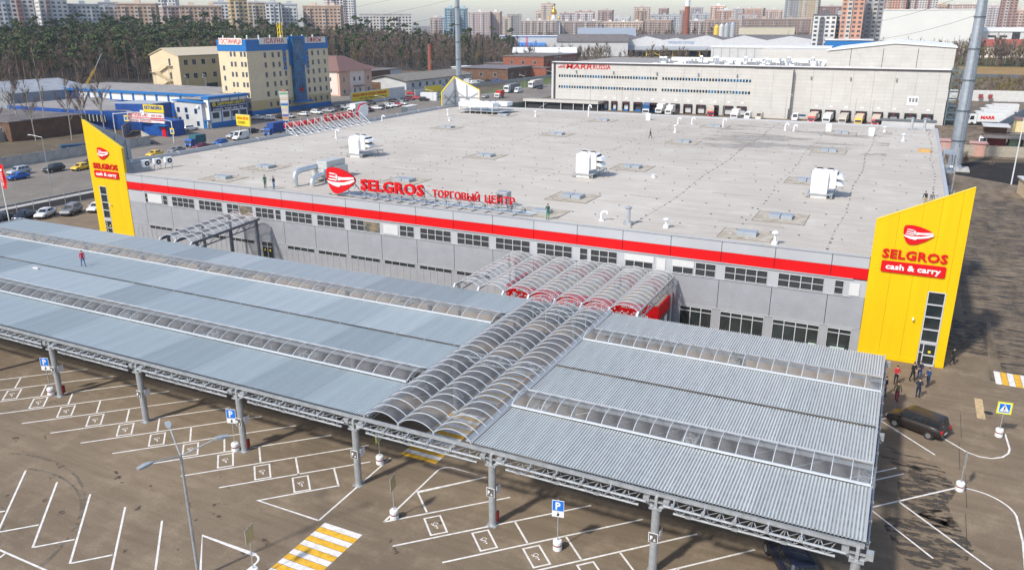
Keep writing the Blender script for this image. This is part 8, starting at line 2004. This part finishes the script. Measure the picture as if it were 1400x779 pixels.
# ================================================================== people
M_skin = mat('skin', (0.5, 0.3, 0.22), 0.6, var=0.05); M_hair = mat('dark hair', (0.03, 0.022, 0.018), 0.8); M_shoe = mat('dark shoes', (0.02, 0.02, 0.02), 0.6)
def cloth(n, c): return mat('cloth '+n, c, 0.85, var=0.15, scale=6)
def person(x, y, z, rot, lab, top, legs, walk=0.0, arms='down', crouch=0.0, H=1.74, hat=None, coat=False, bag=None):
    t = thing('person', lab, 'person', (x, y, z), R(rot)); s = H/1.74
    hip = 0.92-0.42*crouch; lean = 0.35*crouch
    J = {}; bones = []
    V = []; E = []; Rd = []; part = []
    def jn(p, r, pid): V.append(tuple(c*s for c in p)); Rd.append(r*s); part.append(pid); return len(V)-1
    # facing -y (local)
    pel = jn((0, 0, hip), 0.135, 'leg'); ab = jn((0, -lean*0.3, hip+0.16), 0.125, 'top'); ch = jn((0, -lean*0.8, hip+0.38), 0.15, 'top'); nb_ = jn((0, -lean, hip+0.52), 0.1, 'top'); nk = jn((0, -lean-0.01, hip+0.6), 0.052, 'skin'); hd = jn((0, -lean-0.03, hip+0.7), 0.085, 'skin'); tp_ = jn((0, -lean-0.03, hip+0.78), 0.075, 'skin')
    E += [(pel, ab), (ab, ch), (ch, nb_), (nb_, nk), (nk, hd), (hd, tp_)]
    for sd in (-1, 1):
        st = walk*sd; kx = 0.1*sd
        hj = jn((kx, 0, hip-0.07), 0.1, 'leg'); kn = jn((kx*1.05, -st*0.22-0.4*crouch, 0.49-0.05*crouch), 0.065, 'leg'); an = jn((kx*1.1, -st*0.38+(0.08 if st < 0 else 0), 0.09), 0.045, 'leg'); to = jn((kx*1.25, -st*0.38-0.17, 0.045), 0.042, 'shoe')
        E += [(pel, hj), (hj, kn), (kn, an), (an, to)]
        shx = 0.18*sd; sz = hip+0.5
        sh = jn((shx, -lean, sz), 0.062, 'top')
        if arms == 'down': el = (shx*1.35, -lean+0.03+st*0.1, sz-0.28); wr = (shx*1.4, -lean-0.05+st*0.25, sz-0.52)
        elif arms == 'front': el = (shx*1.3, -lean-0.04, sz-0.27); wr = (shx*0.45, -lean-0.27, sz-0.3)
        else: el = (shx*1.5, -lean+0.02, sz-0.25); wr = (shx*0.9, -lean-0.1, sz-0.45)
        e_ = jn(el, 0.047, 'top'); w_ = jn(wr, 0.034, 'top'); dv = (Vector(wr)-Vector(el)).normalized(); pm = jn(Vector(wr)+dv*0.07, 0.032, 'skin')
        E += [(nb_, sh), (sh, e_), (e_, w_), (w_, pm)]
        side_ = Vector((1, 0, 0)); side_ = (side_-dv*side_.dot(dv)).normalized()
        for f in range(4):
            a = jn(Vector(wr)+dv*(0.13+0.008*(f in (1, 2)))+side_*(f-1.5)*0.018, 0.009, 'skin'); b = jn(Vector(wr)+dv*(0.165+0.012*(f in (1, 2)))+side_*(f-1.5)*0.018+Vector((0, -0.014, 0)), 0.008, 'skin'); E += [(pm, a), (a, b)]
        a = jn(Vector(wr)+dv*0.08-side_*0.035*sd+Vector((0, -0.02, 0)), 0.01, 'skin'); E.append((pm, a))
    me = bpy.data.meshes.new('body'); me.from_pydata(V, E, []); o = bpy.data.objects.new('body', me); COL.objects.link(o)
    md = o.modifiers.new('skin', 'SKIN'); 
    for i, r_ in enumerate(Rd): me.skin_vertices[0].data[i].radius = (r_, r_*(0.72 if i in (0, 1, 2, 3) else 1.0)); me.skin_vertices[0].data[i].use_root = (i == 0)
    for i in (0, 1, 2, 3): me.skin_vertices[0].data[i].radius = (Rd[i], Rd[i]*0.72)
    sb = o.modifiers.new('sub', 'SUBSURF'); sb.levels = 1; sb.render_levels = 1
    dg = bpy.context.evaluated_depsgraph_get(); dg.update(); nm = bpy.data.meshes.new_from_object(o.evaluated_get(dg)); bpy.data.objects.remove(o)
    nm.materials.clear()
    for m in (top, legs, M_skin, M_shoe): nm.materials.append(m)
    segs = [(np.array(V[a]), np.array(V[b]), part[b]) for a, b in E]
    for p in nm.polygons:
        c = np.array(p.center); best = 9; bp_ = 'top'
        for a, b, pid in segs:
            ab_ = b-a; tt = max(0, min(1, np.dot(c-a, ab_)/max(1e-9, np.dot(ab_, ab_)))); dd = np.linalg.norm(c-a-ab_*tt)
            if dd < best: best = dd; bp_ = pid
        if coat and bp_ == 'leg' and c[2] > 0.55*s: bp_ = 'top'
        if bp_ == 'leg' and c[2] < 0.07*s: bp_ = 'shoe'
        p.material_index = {'top': 0, 'leg': 1, 'skin': 2, 'shoe': 3}[bp_]; p.use_smooth = True
    b = inst('body', nm, t)
    hc = Vector(V[hd])+Vector((0, 0.012, 0.03))*s; m = MB(hat or M_hair); vs = []; nr_, ns = 5, 10
    for i in range(nr_+1):
        ph_ = PI/2*(1-i/nr_)-0.12
        for j in range(ns): a = 2*PI*j/ns; q = 1.0 if math.sin(a) > -0.3 else 0.9; vs.append(hc+Vector((math.cos(a)*math.cos(ph_)*0.094*q, math.sin(a)*math.cos(ph_)*0.105*q+0.005, math.sin(ph_)*0.1+0.012))*s)
    m.add(vs, [(i*ns+j, i*ns+(j+1) % ns, (i+1)*ns+(j+1) % ns, (i+1)*ns+j) for i in range(nr_) for j in range(ns)]+[tuple(range(ns))]); m.build('hair' if not hat else 'hat', t, smooth=True)
    f = MB(M_hair)
    for sx in (-1, 1): f.box(hc.x+sx*0.03*s-0.008, hc.x+sx*0.03*s+0.008, hc.y-0.102*s, hc.y-0.085*s, hc.z-0.03*s, hc.z-0.02*s)
    f.build('eyes', t); f = MB(M_skin); fx, fy, fz_ = hc.x, hc.y-0.09*s, hc.z-0.05*s
    f.add([(fx-0.012, fy, fz_-0.02), (fx+0.012, fy, fz_-0.02), (fx, fy-0.022, fz_-0.016), (fx, fy, fz_+0.03)], [(0, 1, 2), (0, 2, 3), (1, 3, 2)]); f.build('nose', t)
    if bag: q = MB(bag); q.bbox(-0.17*s, 0.17*s, 0.1, 0.24, (hip+0.08)*s, (hip+0.5)*s, 0.03); q.build('backpack', t)
    return t
cb_, cnavy, cblue, cred, cgrn, cgr, cbr, cpk, cjean, ckh, cdr = (cloth(n, c) for n, c in (('black', (0.015, 0.015, 0.018)), ('navy', (0.012, 0.02, 0.05)), ('blue', (0.02, 0.06, 0.16)), ('red', (0.5, 0.02, 0.03)), ('dark green', (0.01, 0.09, 0.05)), ('grey', (0.1, 0.1, 0.1)), ('olive', (0.13, 0.12, 0.06)), ('crimson', (0.5, 0.01, 0.06)), ('jeans', (0.08, 0.14, 0.26)), ('khaki', (0.35, 0.27, 0.12)), ('wine', (0.22, 0.01, 0.04))))
person(1.55, 68.5, 0, 60, 'person in black coat at the roof corner, leftmost of the group', cb_, cgr, arms='mid', H=1.85)
person(2.35, 71.5, 0, 20, 'person in red and black jacket facing the group', cred, cb_, arms='front', H=1.8)
person(2.5, 67.9, 0, 160, 'person in olive jacket and wine red trousers seen from behind', cbr, cdr, walk=0.3, H=1.85)
person(3.65, 72.8, 0, 40, 'person in black jacket holding papers near the tower door', cb_, cb_, arms='front', walk=0.3, H=1.85)
person(4.2, 73.5, 0, -20, 'person in dark jacket closest to the tower door', cnavy, cblue, arms='front', H=1.8)
person(4.85, 72.2, 0, -50, 'person in bright navy jacket at the right of the group', cblue, cnavy, arms='front', walk=0.2, H=1.8)
person(4.1, 69.4, 0, 175, 'person in dark navy suit standing with back to the camera', cnavy, cnavy, arms='front', H=1.85)
person(6.95, 78.4, 0, 100, 'woman in long black coat walking beside the tower corner', cb_, cb_, walk=0.5, coat=True, H=1.7)
person(-74.8, 78.3, RZ, 10, 'worker in dark green jacket on the left roof edge', cgrn, cgrn, H=1.8)
person(-73.4, 78.4, RZ, -10, 'person in dark jacket and jeans beside the green worker on the roof edge', cnavy, cjean, H=1.72)
person(-34.1, 78.4, RZ, 5, 'worker in green overalls standing on the roof edge near the hatch', cgrn, mat('cloth bright green', (0.02, 0.2, 0.1), 0.85), arms='front', H=1.8)
person(-43.0, 147.0, RZ, -70, 'lone person in dark clothes walking far across the roof', cnavy, cnavy, walk=0.8, H=1.75)
person(3.5, 106.0, RZ, 200, 'person in black jacket crouching near the right roof edge', cb_, ckh, crouch=0.8)
person(4.1, 105.5, RZ, 170, 'person in grey jacket beside the crouching one on the right roof edge', cgr, ckh, crouch=0.7, hat=cb_)
person(-77.1, 52.6, 5.4, 70, 'person in crimson jacket and jeans walking on the canopy roof', cpk, cjean, walk=0.7, H=1.8)
person(-95.8, 47.8, 0, 0, 'person under the canopy', cb_, cb_) if False else None
q = MB(mat('crumpled white rag', (0.6, 0.55, 0.55), 0.9)); q.bbox(-0.35, 0.35, -0.12, 0.14, 0, 0.16, 0.05); q.bbox(-0.65, -0.2, -0.05, 0.2, 0, 0.1, 0.04)
o = q.build('rag', None); o.location = (-81.0, 49.9, 5.37); tag(o, 'small crumpled white and red rag lying on the canopy roof', 'rag')
# ================================================================== air
hz = bpy.data.materials.new('spring haze'); hz.use_nodes = True
n = hz.node_tree.nodes; l = hz.node_tree.links
n.remove(n['Principled BSDF'])
pv = n.new('ShaderNodeVolumePrincipled'); pv.inputs['Color'].default_value = (0.86, 0.9, 1.0, 1); pv.inputs['Density'].default_value = 0.00012; pv.inputs['Anisotropy'].default_value = 0.2
l.new(pv.outputs[0], n['Material Output'].inputs['Volume'])
mb = MB(hz); mb.box(-3500, 3500, -150, 4500, -1.2, 118)
o = mb.build('haze', None, label='thin pale haze over the whole scene', kind='stuff')
